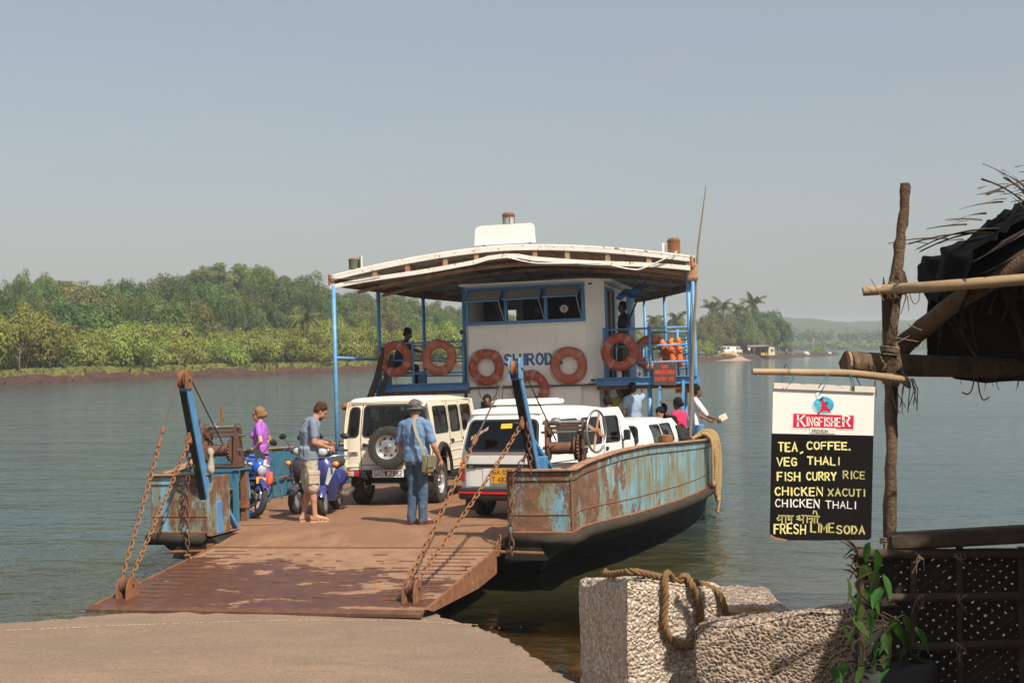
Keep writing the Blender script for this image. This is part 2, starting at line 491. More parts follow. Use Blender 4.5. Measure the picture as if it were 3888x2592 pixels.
def stroke_text(mb, txt, x, y, h, w, fn, gap=.32, jit=0.0, zrot=0.0, adv=1.0, z=0.0, rnd=None):
    s = h / 6
    cx = x
    zz = z
    for ch in txt:
        if ch == ' ':
            cx += h * .55 * adv; continue
        g = GL[ch]
        wd = max(max(p[0] for p in st) for st in g)
        dy = (rnd.uniform(-jit, jit) * h if rnd else 0); dr = (rnd.uniform(-jit, jit) * 1.2 if rnd else 0)
        sc_ = 1 + (rnd.uniform(-jit, jit) if rnd else 0)
        for st in g:
            pts = []
            for (px, py) in st:
                if rnd:
                    px += rnd.uniform(-jit, jit) * 3; py += rnd.uniform(-jit, jit) * 3
                qx, qy = px * s * sc_ * adv, py * s * sc_
                qx, qy = qx - qy * dr * .5, qy + qx * dr * .5
                pts.append((cx + qx, y + dy + qy))
            zz += .00012
            ribbon(mb, pts, w * (rnd.uniform(.8, 1.2) if rnd else 1), fn, zz)
        cx += (wd * s + h * gap) * adv
    return cx
def text_width(txt, h, gap=.32, adv=1.0):
    return sum(h * .55 * adv if c == ' ' else (max(max(p[0] for p in st) for st in GL[c]) * h / 6 + h * gap) * adv for c in txt) - h * gap * adv
# ---------------------------------------------------------------- water and river bed
SHC = (1.2, 12.6)
def water_material():
    m = bpy.data.materials.new('river_water'); m.use_nodes = True
    nt = m.node_tree; bs = nt.nodes['Principled BSDF']; out = nt.nodes['Material Output']
    bs.inputs['Base Color'].default_value = (.030, .054, .050, 1)
    bs.inputs['Roughness'].default_value = .07
    bs.inputs['IOR'].default_value = 1.333
    c1 = coords(nt, (.55, 1.0, 1)); c2 = coords(nt, (.7, 1, 1), rot=(0, 0, .5)); c3 = coords(nt, (.02, .05, 1))
    a = noise_fac(nt, c1, .55, 3, .55); b = noise_fac(nt, c2, 2.6, 4, .6)
    ad = nd(nt, 'ShaderNodeMath', operation='MULTIPLY_ADD'); nt.links.new(b, ad.inputs[0]); ad.inputs[1].default_value = .32; nt.links.new(a, ad.inputs[2])
    gust = noise_fac(nt, c3, 1.0, 3, .5, .35, .68)
    mr = nd(nt, 'ShaderNodeMapRange'); nt.links.new(gust, mr.inputs[0]); mr.inputs[3].default_value = .55; mr.inputs[4].default_value = 1.0
    # calm lee of the slipway and the moored ferry
    geo = nd(nt, 'ShaderNodeNewGeometry')
    sub = nd(nt, 'ShaderNodeVectorMath', operation='SUBTRACT'); nt.links.new(geo.outputs['Position'], sub.inputs[0]); sub.inputs[1].default_value = (SHC[0], SHC[1], 0)
    ln = nd(nt, 'ShaderNodeVectorMath', operation='LENGTH'); nt.links.new(sub.outputs[0], ln.inputs[0])
    calm = nd(nt, 'ShaderNodeMapRange', interpolation_type='SMOOTHSTEP'); nt.links.new(ln.outputs[1], calm.inputs[0])
    calm.inputs[1].default_value = 3; calm.inputs[2].default_value = 9; calm.inputs[3].default_value = .3; calm.inputs[4].default_value = 1
    st = nd(nt, 'ShaderNodeMath', operation='MULTIPLY'); nt.links.new(mr.outputs[0], st.inputs[0]); nt.links.new(calm.outputs[0], st.inputs[1])
    bp = nd(nt, 'ShaderNodeBump'); bp.inputs['Distance'].default_value = .34
    nt.links.new(ad.outputs[0], bp.inputs['Height']); nt.links.new(st.outputs[0], bp.inputs['Strength']); nt.links.new(bp.outputs[0], bs.inputs['Normal'])
    tr = nd(nt, 'ShaderNodeBsdfTransparent'); tr.inputs[0].default_value = (.50, .42, .22, 1)
    gl = nd(nt, 'ShaderNodeBsdfGlossy'); gl.inputs['Roughness'].default_value = .05; nt.links.new(bp.outputs[0], gl.inputs['Normal'])
    fr = nd(nt, 'ShaderNodeFresnel'); fr.inputs[0].default_value = 1.333; nt.links.new(bp.outputs[0], fr.inputs['Normal'])
    sh = nd(nt, 'ShaderNodeMixShader'); nt.links.new(fr.outputs[0], sh.inputs[0]); nt.links.new(tr.outputs[0], sh.inputs[1]); nt.links.new(gl.outputs[0], sh.inputs[2])
    nearc = nd(nt, 'ShaderNodeMapRange', interpolation_type='SMOOTHSTEP'); nt.links.new(ln.outputs[1], nearc.inputs[0]); nearc.inputs[1].default_value = 5; nearc.inputs[2].default_value = 15
    nt.links.new(mixc(nt, nearc.outputs[0], (.040, .038, .016), (.032, .064, .068)), bs.inputs['Base Color'])
    shal = nd(nt, 'ShaderNodeMapRange', interpolation_type='SMOOTHSTEP'); nt.links.new(ln.outputs[1], shal.inputs[0])
    shal.inputs[1].default_value = 1.5; shal.inputs[2].default_value = 6.5; shal.inputs[3].default_value = 1; shal.inputs[4].default_value = 0
    mx = nd(nt, 'ShaderNodeMixShader'); nt.links.new(shal.outputs[0], mx.inputs[0]); nt.links.new(bs.outputs[0], mx.inputs[1]); nt.links.new(sh.outputs[0], mx.inputs[2])
    nt.links.new(mx.outputs[0], out.inputs[0])
    return m
b = MB()
xs = [-900, -300, -100, -40, -14, -4, 0, 2, 4, 6, 12, 40, 120, 400, 900]
ys = [-30, 0, 4, 8, 10, 12, 14, 16, 20, 30, 60, 140, 300, 600, 1150]
b.grid(lambda x, y: V(x, y, 0), xs, ys)
tag(b.build('river_water', water_material()), kind='structure')
def nz(x, y, s, seed=0.0):
    return noise.noise(V(x * s + seed, y * s - seed, seed * 1.7))
m_bed = mat('river_bed_stones', (.15, .115, .06), .9, var=.4, vscale=2, layers=[((.06, .055, .025), 1.5, .5, .7), ((.26, .17, .08), 5, .58, .7)], bump=.6, bscale=12, bdist=.05)
b = MB()
b.grid(lambda x, y: V(x, y, -.22 - .10 * max(0, math.hypot(x - .8, y - 11.5) - 1.5) + .10 * nz(x, y, 1.4, 3) + .06 * nz(x, y, 4, 7)), lin(-8, 10, 60), lin(4, 24, 66))
tag(b.build('river_bed', m_bed, smooth=True), kind='structure')

# ---------------------------------------------------------------- concrete slipway
def slip_z(x, y):
    return 1.455 - .086 * y + .012 * nz(x, y, .5, 1) + .006 * nz(x, y, 2.2, 5)
m_slip = mat('worn_concrete', (.30, .20, .130), .85, var=.16, vscale=1.2, layers=[((.245, .168, .113), .5, .46, .62), ((.235, .165, .118), 1.6, .48, .66, (.4, 1, 1)), ((.345, .25, .18), 5, .60, .74), ((.15, .105, .075), 9, .63, .72), ((.17, .115, .08), 42, .53, .60), ((.40, .29, .21), 60, .62, .70), ((.16, .11, .075), 16, .64, .70)], bump=1.0, bscale=30, bdist=.03)
EDGE = [(-15, 11.0), (-8.5, 12.5), (-5.35, 13.45), (-4.3, 14.25), (-2.5, 14.65), (-1.15, 14.75), (-.72, 13.95), (-.42, 13.3), (-.13, 12.6), (.05, 11.9), (.18, 11.3), (.30, 10.7), (.47, 9.95), (.58, 9.0), (.78, 7.5), (1.15, 5.5), (1.5, 3.0), (1.6, .5)]
ed = smooth_pts([(x, y, 0) for x, y in EDGE], 10)
ed = [V(p.x + (.05 * nz(p.x, p.y, 3, 2) + .04 * nz(p.x, p.y, 9, 4)) * (1 if i > 45 else .35), p.y + (.06 * nz(p.x, p.y, 3.3, 8) + .04 * nz(p.x, p.y, 8, 4)) * (1 if i > 45 else .35), 0) for i, p in enumerate(ed)]
b = MB()
cx0, cy0 = -5.0, 1.0
ROWS = [0, .25, .45, .6, .72, .8, .86, .91, .945, .97, .988, 1.0]
P, F = [], []
n = len(ed)
for k, s in enumerate(ROWS):
    for p in ed:
        x = cx0 + (p.x - cx0) * s; y = cy0 + (p.y - cy0) * s
        rim = .035 * abs(nz(x, y, 6, 9)) if s > .985 else 0
        P.append(V(x, y, slip_z(x, y) - rim))
for (dz, off) in ((-.09, .03), (-.25, .0), (-.8, .25)):
    for i, p in enumerate(ed):
        d = V(p.x - cx0, p.y - cy0, 0).normalized()
        P.append(V(p.x + d.x * (off + .05 * nz(p.x, p.y + dz * 9, 5, 6)), p.y + d.y * (off + .05 * nz(p.x, p.y - dz * 9, 5, 6)), slip_z(p.x, p.y) + dz))
for k in range(len(ROWS) + 2):
    for i in range(n - 1):
        F.append((k * n + i, k * n + i + 1, (k + 1) * n + i + 1, (k + 1) * n + i))
b.add(P, F)
tag(b.build('slipway', m_slip, smooth=40), kind='structure')
# chalky mortar seam that runs along the slipway's outer pour
b = MB()
seam = smooth_pts([(-15, 10.0, 0), (-8, 11.75, 0), (-5, 12.9, 0), (-3, 13.55, 0), (-1.4, 13.65, 0), (-.35, 13.25, 0)], 40)
rs = random.Random(3)
for i in range(len(seam) - 1):
    if rs.random() < .12: continue
    p, q = seam[i], seam[i + 1]
    d = (q - p).normalized(); nn = V(-d.y, d.x, 0); w = rs.uniform(.002, .011)
    p = p + nn * rs.uniform(-.012, .012)
    L = [p - nn * w, q - nn * w * rs.uniform(.3, 1), q + nn * w * rs.uniform(.3, 1), p + nn * w]
    b.add([V(a.x, a.y, slip_z(a.x, a.y) + .004) for a in L] + [V((p.x + q.x) / 2, (p.y + q.y) / 2, slip_z(p.x, p.y) + .011)], [(0, 1, 4), (1, 2, 4), (2, 3, 4), (3, 0, 4)])
tag(b.build('mortar_seam', mat('chalky_mortar', (.335, .24, .165), .9, var=.2)), kind='structure')
# loose chips and leaf litter on the slipway
b = MB(); rs = random.Random(5)
for i in range(90):
    y = rs.uniform(8.6, 13.2); x = rs.uniform(-7.0, .1)
    s = rs.uniform(.003, .009)
    b.ell((x, y, slip_z(x, y) + s * .4), (s * rs.uniform(.8, 2), s, s * .7), n=5, m=3)
tag(b.build('loose_chips', mat('pale_chips', (.30, .22, .16), .9, var=.3)), kind='stuff')
# rubble bank to the right of the slipway, under the blocks and the hut
def bank_z(x, y):
    k = max(0, min(1, (x - .2) / 1.2))
    return -.35 + k * (1.15 - .04 * y) - max(0, y - 9.6) * .75 + .05 * nz(x, y, 2.5, 4) + .03 * nz(x, y, 7, 2)
m_bank = mat('rubble_bank', (.30, .19, .12), .95, var=.35, vscale=3, layers=[((.42, .26, .17), 6, .5, .7), ((.12, .075, .05), 9, .55, .7)], bump=.9, bscale=18, bdist=.05)
b = MB(); b.grid(lambda x, y: V(x, y, bank_z(x, y)), lin(.45, 9, 46), lin(-1, 11.6, 60))
tag(b.build('river_bank', m_bank, smooth=True), kind='structure')
# stones in the shallows beside the slipway
m_stone = mat('wet_brown_stone', (.17, .12, .07), .45, var=.35, vscale=6, layers=[((.30, .19, .09), 7, .55, .72)], bump=.5, bscale=30)
rs = random.Random(11)
STN = [(.55, 11.9, .20), (.72, 11.3, .16), (.95, 11.05, .22), (.45, 12.6, .17), (.85, 12.3, .22), (1.15, 11.7, .2), (.25, 13.2, .2), (.7, 13.3, .24), (.62, 10.6, .15), (1.3, 12.6, .26), (.78, 10.2, .14)]
for i, (x, y, s) in enumerate(STN):
    b = MB(); b.ell((0, 0, 0), (s, s * .8, s * .42), n=9, m=6)
    b.v = [tuple(V(p) * (1 + .25 * noise.noise(V(p) * 5 + V(i, 0, 0)))) for p in b.v]
    o = b.build('stone', m_stone, smooth=True, loc=(x, y, -.09 - .25 * s))
    o.rotation_euler.z = rs.uniform(0, 6)
    tag(o, 'brown stone lying half sunk in the shallow water between slipway and concrete blocks', 'stone', 'stones in the shallows')

# ---------------------------------------------------------------- the far bank, hill and headland
def px(x, D, y=None):
    return V((x - 1176) / 2964 * D, D, EYE + ((790 - y) / 2964 * D if y is not None else 0))
BANK = [(-95, 62), (-60, 90), (-41.5, 104), (-32, 121.6), (-20.5, 146), (-4.7, 182), (22.6, 220), (36.4, 243), (49, 272), (64.4, 306), (89.8, 365), (96, 382)]
bk = smooth_pts([(x, y, 0) for x, y in BANK], 8)
NB = len(bk)
bn = []
for i in range(NB):
    d = (bk[min(i + 3, NB - 1)] - bk[max(i - 3, 0)]).normalized()
    bn.append(V(-d.y, d.x, 0))
AZ = [(-600, 4), (0, 5.3), (130, 6.3), (300, 6.5), (450, 10), (540, 12), (620, 10.6), (700, 8.6), (800, 6.6), (1000, 4.6), (1150, 4), (1300, 4), (1500, 5), (1600, 4), (1700, 2), (1800, 1), (1850, .2)]
def interp(tab, x):
    if x <= tab[0][0]: return tab[0][1]
    for (a, va), (c, vc) in zip(tab, tab[1:]):
        if x <= c: return va + (vc - va) * (x - a) / (c - a)
    return tab[-1][1]
#  crest height and width of the land behind each bank point (by index along BANK)
WID = [(0, 95), (6, 110), (7, 90), (8, 70), (9, 45), (9.6, 30), (10, 12), (11, 6)]
def land(ti, d):
    """terrain point for bank parameter ti (0..11) and distance inland d"""
    k = max(0, min(NB - 1.001, ti * 8)); i = int(k); f = k - i
    p = bk[i].lerp(bk[i + 1], f); nn = bn[i].lerp(bn[i + 1], f)
    q = p + nn * d
    w = interp(WID, ti)
    s = max(0, min(1, (d - 14) / 46)); s = s * s * (3 - 2 * s)
    z = -.3 + min(1, d / 1.2) * (.85 if ti < 8 else .75) + s * (interp(AZ, 1176 + 2964 * q.x / q.y) if q.y > 60 else 3) * (1 + .25 * nz(q.x, q.y, .03, 3)) + .3 * nz(q.x, q.y, .12, 5) * min(1, d / 4)
    if d > w * .8: z -= (d - w * .8) * .12
    return V(q.x, q.y, z)
m_ground = mat('overgrown_ground', (.085, .085, .035), .95, var=.35, vscale=.25, layers=[((.16, .11, .06), .4, .55, .75)], bump=.5, bscale=3)
m_red = mat('laterite_rock', (.060, .024, .018), .95, var=.35, vscale=.9, layers=[((.035, .019, .016), 1.6, .5, .66), ((.11, .055, .038), 3, .6, .75)], bump=.8, bscale=4, bdist=.15)
b = MB(); P, F = [], []
DS = [0, .5, 1.2, 2.5, 5, 9, 14, 20, 27, 35, 44, 54, 66, 80, 96, 110]
TS = lin(0, 11, 110)
for ti in TS:
    w = interp(WID, ti)
    for d in DS: P.append(land(ti, d if d < 1.3 else min(d, max(w, 2))))
nD = len(DS)
for i in range(len(TS) - 1):
    for k in range(nD - 1): F.append((i * nD + k, i * nD + k + 1, (i + 1) * nD + k + 1, (i + 1) * nD + k))
b.add(P, F)
tag(b.build('hillside', m_ground, smooth=True), kind='structure')
# broken red laterite ledge along the water
b = MB(); P, F = [], []
TS = lin(.6, 11, 560)
prof = [(-.9, -.3), (-.7, .28), (-.45, .42), (-.2, .82), (.3, 1.0), (1.2, .95), (2.0, .5)]
for ti in TS:
    h = .58 + .32 * nz(ti * 9, 0, 1, 2) if ti < 7.5 else .62 + .4 * nz(ti * 14, 0, 1, 2)
    for j, (d, z) in enumerate(prof):
        q = land(ti, max(d, 0)); q = q + bn[int(min(NB - 1, ti * 8))] * min(d, 0)
        a = .32 * nz(ti * 31 + j * 3.3, j, 1, 4)
        P.append(V(q.x + a, q.y + a * .7, max(-.3, z * h + .28 * nz(ti * 45 + j * 2.1, j * 1.7, 1, 8))))
nD = len(prof)
for i in range(len(TS) - 1):
    for k in range(nD - 1): F.append((i * nD + k, i * nD + k + 1, (i + 1) * nD + k + 1, (i + 1) * nD + k))
b.add(P, F)
tag(b.build('red_rock_bank', m_red), kind='structure')
# pale dry grass on top of the ledge
def leaf_mat(name, col, var=.35, obvar=.22, trans=.25):
    m = mat(name, col, .65, var=var, vscale=.8, obvar=obvar, spec=.25)
    nt = m.node_tree; bs = nt.nodes['Principled BSDF']; out = nt.nodes['Material Output']
    tl = nd(nt, 'ShaderNodeBsdfTranslucent')
    src = bs.inputs['Base Color'].links[0].from_socket
    g = mixc(nt, 1.0, src, (1.25, 1.25, .55), 'MULTIPLY'); nt.links.new(g, tl.inputs[0])
    mx = nd(nt, 'ShaderNodeMixShader'); mx.inputs[0].default_value = trans
    nt.links.new(bs.outputs[0], mx.inputs[1]); nt.links.new(tl.outputs[0], mx.inputs[2]); nt.links.new(mx.outputs[0], out.inputs[0])
    return m
m_grass = leaf_mat('dry_shore_grass', (.20, .19, .06))
b = MB(); rs = random.Random(21)
for i in range(5200):
    ti = rs.uniform(.8, 6.2) if i < 4600 else rs.uniform(6.2, 9.5)
    q = land(ti, rs.uniform(.5, 2.2)); a = rs.uniform(0, 6.28); h = rs.uniform(.25, .75); w = rs.uniform(.12, .3)
    dx, dy = math.cos(a) * w, math.sin(a) * w
    b.add([V(q.x - dx, q.y - dy, q.z - .1), V(q.x + dx, q.y + dy, q.z - .1), V(q.x + dx * 1.6 + rs.uniform(-.2, .2), q.y + dy * 1.6, q.z + h), V(q.x - dx * .6, q.y - dy * .6, q.z + h * rs.uniform(.7, 1))], [(0, 1, 2, 3)])
tag(b.build('shore_grass', m_grass, recalc=False), kind='stuff')

# ---------------------------------------------------------------- trees
LM = {
 'mangrove': leaf_mat('yellow_green_leaves', (.205, .225, .045)),
 'green': leaf_mat('mid_green_leaves', (.105, .145, .034)),
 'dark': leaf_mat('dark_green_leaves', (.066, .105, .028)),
 'olive': leaf_mat('olive_leaves', (.145, .145, .046)),
 'dry': leaf_mat('brown_dry_leaves', (.16, .125, .06)),
 'palm': leaf_mat('palm_leaves', (.15, .165, .045)),
}
m_trunk = mat('grey_bark', (.15, .12, .09), .9, var=.3, vscale=3)
def leafcloud(rs, centres, nleaf, size, flat=.55, up=.35):
    b = MB()
    wts = [c[3] ** 2 for c in centres]
    for c in rs.choices(centres, wts, k=nleaf):
        while True:
            d = V(rs.uniform(-1, 1), rs.uniform(-1, 1), rs.uniform(-1, 1))
            if .05 < d.length < 1: break
        d.normalize()
        if d.z < -.35 and rs.random() < .7: d.z = -d.z
        r = c[3] * (1 - .45 * rs.random() ** 2)
        p = V(c[0], c[1], c[2]) + V(d.x * r, d.y * r, d.z * r * flat)
        nrm = (d * 1.5 + V(rs.uniform(-.6, .6), rs.uniform(-.6, .6), up + rs.uniform(-.3, .5))).normalized()
        x = nrm.cross(V(rs.uniform(-1, 1), rs.uniform(-1, 1), rs.uniform(-1, 1)))
        if x.length < 1e-3: continue
        x.normalize(); y = nrm.cross(x)
        s = size * rs.uniform(.55, 1.25); t = s * rs.uniform(.45, .8)
        b.add([p - x * s, p - y * t, p + x * s, p + y * t * rs.uniform(.6, 1)], [(0, 1, 2, 3)])
    return b
def crown_mesh(kind, seed):
    rs = random.Random(seed)
    cs = []
    if kind == 'mangrove':          # low dome that comes down to the ground
        for i in range(30):
            a = rs.uniform(0, 6.28); r = math.sqrt(rs.random()) * .8; h = .1 + .75 * math.sqrt(max(0, 1 - r * r)) * rs.uniform(.35, 1.05)
            cs.append((r * math.cos(a), r * math.sin(a), h, rs.uniform(.17, .34)))
        b = leafcloud(rs, cs, 5600, .034, .8); mt = 'mangrove'
    elif kind == 'umbrella':
        for i in range(20):
            a = rs.uniform(0, 6.28); r = math.sqrt(rs.random()) * .95
            cs.append((r * math.cos(a), r * math.sin(a), .82 + rs.uniform(-.08, .1) - .25 * r * r, rs.uniform(.16, .3)))
        b = leafcloud(rs, cs, 3000, .036, .35); mt = 'olive'
    elif kind == 'dry':
        for i in range(22):
            a = rs.uniform(0, 6.28); r = math.sqrt(rs.random()) * .8
            cs.append((r * math.cos(a), r * math.sin(a), .35 + .6 * math.sqrt(max(0, 1 - r * r)) * rs.uniform(.4, 1), rs.uniform(.14, .28)))
        b = leafcloud(rs, cs, 1500, .045, .7); mt = 'dry'
    else:
        for i in range(30):
            a = rs.uniform(0, 6.28); r = math.sqrt(rs.random()) * .82; h = .25 + .68 * math.sqrt(max(0, 1 - r * r)) * rs.uniform(.25, 1.06)
            cs.append((r * math.cos(a), r * math.sin(a), h, rs.uniform(.16, .33)))
        b = leafcloud(rs, cs, 5000, .036, .75); mt = kind
    return b.mesh('crown', LM[mt], recalc=False)
def trunk_mesh(seed, kind):
    rs = random.Random(seed + 100); b = MB()
    top = .75 if kind != 'mangrove' else .5
    b.tube([(0, 0, -.06), (rs.uniform(-.04, .04), 0, .3), (rs.uniform(-.06, .06), rs.uniform(-.06, .06), top)], [.04, .03, .012], 6)
    for i in range(5):
        a = rs.uniform(0, 6.28); z = rs.uniform(.2, .5)
        b.tube([(0, 0, z), (.28 * math.cos(a), .28 * math.sin(a), z + .16), (.6 * math.cos(a), .6 * math.sin(a), z + .34)], [.018, .013, .005], 5)
    return b.mesh('trunk', m_trunk, smooth=True)
PROTO = {}
for k in ('mangrove', 'green', 'dark', 'olive', 'dry', 'umbrella'):
    PROTO[k] = [(crown_mesh(k, 10 * i + hash(k) % 1 + len(k)), trunk_mesh(i + len(k), k)) for i in range(3)]
TL = {
 'mangrove': ('yellow green mangrove bush', 'mangrove', 'mangroves along the far bank'),
 'green': ('mid green leafy tree', 'tree', 'green trees on the far hillside'),
 'dark': ('dark green dense tree', 'tree', 'dark trees on the far hillside'),
 'olive': ('olive brown hazy tree', 'tree', 'olive trees on the far hillside'),
 'dry': ('thin brown half bare tree', 'tree', 'brown trees on the far hillside'),
 'umbrella': ('flat topped spreading tree on the hill crest', 'tree', 'flat topped trees on the hill crest'),
}
NAMES = {'mangrove': 'mangrove_bush', 'umbrella': 'flat_topped_tree'}
rt = random.Random(77)
def zone(p):
    x = 1176 + 2964 * p.x / p.y
    for lim, t in ((190, 'far left edge'), (430, 'left of the hoist mast'), (600, 'above the left winch'), (770, 'beside the left canopy post'), (900, 'above the first life ring'), (1060, 'left of the wheelhouse'), (1390, 'behind the wheelhouse'), (1500, 'beside the crewman'), (1600, 'between right canopy posts'), (1660, 'above the white cars'), (1720, 'behind the sand heap'), (9999, 'above the shed')):
        if x < lim: return t
def plant(kind, p, rad, h, label=None, group=None, cat=None, row=''):
    cm, tm = PROTO[kind][rt.randrange(3)]
    lb, ct, gr = TL[kind]
    size = ('broad ' if rad > 3.9 else 'small ' if rad < 3.0 else '')
    lb = size + (label or lb) + row + ', ' + zone(p)
    e = empty(NAMES.get(kind, 'broadleaf_tree'), p, rt.uniform(0, 6.28), lb, cat or ct, group or (gr if not label else None))
    for nm, me in (('crown', cm), ('trunk', tm)):
        o = link_mesh(nm, me, e); o.scale = (rad, rad, h)
    return e
spots = []
def free(p, r):
    for (q, s) in spots:
        if (q.x - p.x) ** 2 + (q.y - p.y) ** 2 < ((r + s) * .62) ** 2: return False
    spots.append((p, r)); return True
# mangrove row
for ti in [x * .105 for x in range(7, 66)]:
    d = rt.uniform(2.6, 4.6); r = rt.uniform(2.5, 4.2)
    p = land(ti, d)
    if free(p, r * .8): plant('mangrove', p - V(0, 0, .3), r, rt.uniform(3.6, 6.3), row=' at the water')
for ti in [x * .12 for x in range(6, 56)]:
    d = rt.uniform(8.5, 12); r = rt.uniform(2.6, 4.4)
    p = land(ti, d)
    if free(p, r * .8): plant('mangrove', p - V(0, 0, .3), r, rt.uniform(4.2, 7.0), row=' in the second row')
# hillside wood: nearest rows first
cnt = 0
for i in range(9000):
    if cnt >= 178: break
    ti = rt.uniform(.7, 7.4); d = 13 + 62 * (rt.random() ** .9)
    p = land(ti, d)
    xx = 1176 + 2964 * p.x / p.y
    if xx < -40 or xx > 1640: continue
    r = rt.uniform(2.6, 4.6)
    if not free(p, r): continue
    k = rt.choices(['green', 'dark', 'olive', 'dry'], [.34, .36, .22, .08])[0]
    plant(k, p - V(0, 0, .3), r, rt.uniform(4.6, 7.4), row=' low on the far hill' if d < 28 else ' halfway up the far hill' if d < 48 else ' high on the far hill'); cnt += 1
# undergrowth that closes the wood between the trunks
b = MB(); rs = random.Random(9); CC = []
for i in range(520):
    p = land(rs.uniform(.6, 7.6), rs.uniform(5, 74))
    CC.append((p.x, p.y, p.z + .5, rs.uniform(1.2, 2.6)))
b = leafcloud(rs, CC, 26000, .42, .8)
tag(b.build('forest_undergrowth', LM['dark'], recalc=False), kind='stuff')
# flat topped trees along the crest
for (x, y, D, r) in ((478, 606, 215, 3.6), (530, 598, 220, 4.4), (575, 604, 222, 4.0), (660, 648, 215, 2.8), (262, 640, 190, 2.6), (700, 662, 222, 2.8)):
    t = px(x, D, y); zb = t.z - 7.5
    plant('umbrella', V(t.x, t.y, zb), r, 7.6)

# palms
def palm_parts():
    rs = random.Random(4); fr = []
    for v in range(3):
        b = MB(); N = 9; L = 1.0
        P = []
        for i in range(N + 1):
            s = i / N; P.append(V(0, s * L * (.92 - .12 * v), .30 * s - (.36 + .16 * v) * s * s))
        b.tube(P, [.012 * (1 - .8 * i / N) for i in range(N + 1)], 4)
        for i in range(1, N * 3):
            s = i / (N * 3); k = s * N; j = min(int(k), N - 1); p = P[j].lerp(P[j + 1], k - j)
            w = .26 * math.sin(math.pi * min(1, .12 + s * .9)) ** .7
            for sd in (-1, 1):
                q = p + V(sd * w, .14 + rs.uniform(-.03, .03), -.16 - rs.uniform(0, .12))
                b.add([p, p + V(0, .055, 0), q + V(0, .01, 0), q], [(0, 1, 2, 3)])
        fr.append(b.mesh('frond', LM['palm'], recalc=False))
    b = MB(); b.tube([(0, 0, -.03), (.015, 0, .35), (.03, .01, .7), (.0, 0, 1)], [.022, .015, .013, .012], 7)
    return fr, b.mesh('trunk', m_trunk, smooth=True)
FR, PT = palm_parts()
def palm(p, h, fl, label, group=None, seed=0):
    fl *= .84
    rs = random.Random(seed)
    e = empty('coconut_palm', p, rs.uniform(0, 6), label, 'palm', group)
    t = link_mesh('trunk', PT, e); t.scale = (h, h, h)
    for i in range(17):
        o = link_mesh('frond', FR[i % 3], e, (0, 0, h))
        o.rotation_euler = (R_(rs.uniform(-12, 58) if i < 12 else rs.uniform(-55, -20)), 0, 2.399 * i + rs.uniform(-.3, .3))
        s = fl * rs.uniform(.85, 1.1); o.scale = (s, s, s)
    return e
for i, (x, y, D, fl, lb) in enumerate((
    (1634, 707, 292, 3.3, 'leftmost of the four tall coconut palms on the wooded headland'),
    (1661, 700, 300, 3.6, 'second from the left of the four tall palms above the headland trees'),
    (1696, 707, 302, 3.3, 'third from the left of the four headland palms, a low drooping one'),
    (1731, 696, 296, 3.8, 'rightmost and tallest coconut palm above the headland trees'),
    (1506, 733, 255, 3.0, 'coconut palm seen under the ferry canopy beside the standing crewman'),
    (1554, 733, 258, 3.0, 'coconut palm seen between the right hand canopy posts'))):
    t = px(x, D, y)
    palm(V(t.x, t.y, .8), t.z - .8, fl, lb, seed=i)
t = px(88, 128, 752); palm(V(t.x, t.y, t.z - 3.6), 3.6, 2.2, 'small yellowish palm among the dark trees at the left edge of the wood', seed=31)
t = px(1150, 175, 742); palm(V(t.x, t.y, t.z - 4.0), 4.0, 2.4, 'small palm in the far wood left of the wheelhouse', seed=32)
t = px(700, 150, 730); palm(V(t.x, t.y, t.z - 4.0), 4.0, 2.4, 'small palm rising from the wood just left of the canopy post', seed=33)

# headland trees
HT = [
 ('olive', 1575, 744, 262, 4.0), ('green', 1606, 757, 258, 3.2), ('olive', 1622, 742, 275, 4.2), ('dark', 1600, 770, 252, 3.0), ('olive', 1648, 740, 290, 4.6),
 ('green', 1668, 746, 292, 4.4), ('dark', 1690, 742, 300, 4.8), ('green', 1712, 738, 305, 5.0), ('dark', 1738, 729, 308, 5.6), ('dark', 1764, 730, 310, 5.6),
 ('dark', 1776, 750, 309, 4.0), ('green', 1752, 745, 302, 4.6), ('olive', 1716, 764, 294, 4.6), ('green', 1640, 764, 282, 3.6), ('dark', 1672, 766, 296, 3.8), ('olive', 1744, 768, 298, 4.0), ('mangrove', 1612, 782, 250, 2.6), ('green', 1635, 785, 268, 2.6), ('olive', 1588, 760, 270, 3.6), ('dry', 1545, 752, 258, 3.8), ('olive', 1520, 748, 250, 3.8), ('green', 1560, 770, 246, 3.0), ('green', 1632, 738, 300, 4.6), ('dark', 1660, 734, 312, 5.0), ('green', 1684, 732, 318, 5.0), ('dark', 1708, 730, 322, 5.2), ('green', 1730, 728, 325, 5.0), ('olive', 1612, 745, 290, 4.2), ('dark', 1786, 742, 312, 3.6), ('green', 1700, 752, 290, 4.2)]
for (k, x, y, D, r) in HT:
    t = px(x, D, y)
    plant(k, V(t.x, t.y, .7), r, (t.z - .7) * 1.14, {'dark': 'dark green round tree', 'green': 'mid green tree', 'olive': 'feathery olive tree', 'dry': 'thin brown tree', 'mangrove': 'bright green bush on the headland shore'}[k] + ('' if k == 'mangrove' else ' in the headland clump' if t.z > 8 else ' low in the headland clump'), None if k in ('dry', 'mangrove') else 'headland trees, ' + k)
t = px(1882, 350); plant('mangrove', V(t.x, t.y, .3), 2.6, 2.4, 'round yellow green bush on the headland spit', None)
t = px(1806, 315); plant('olive', V(t.x, t.y, .3), 1.9, 3.2, 'wispy tree beside the shed lean-to', None)
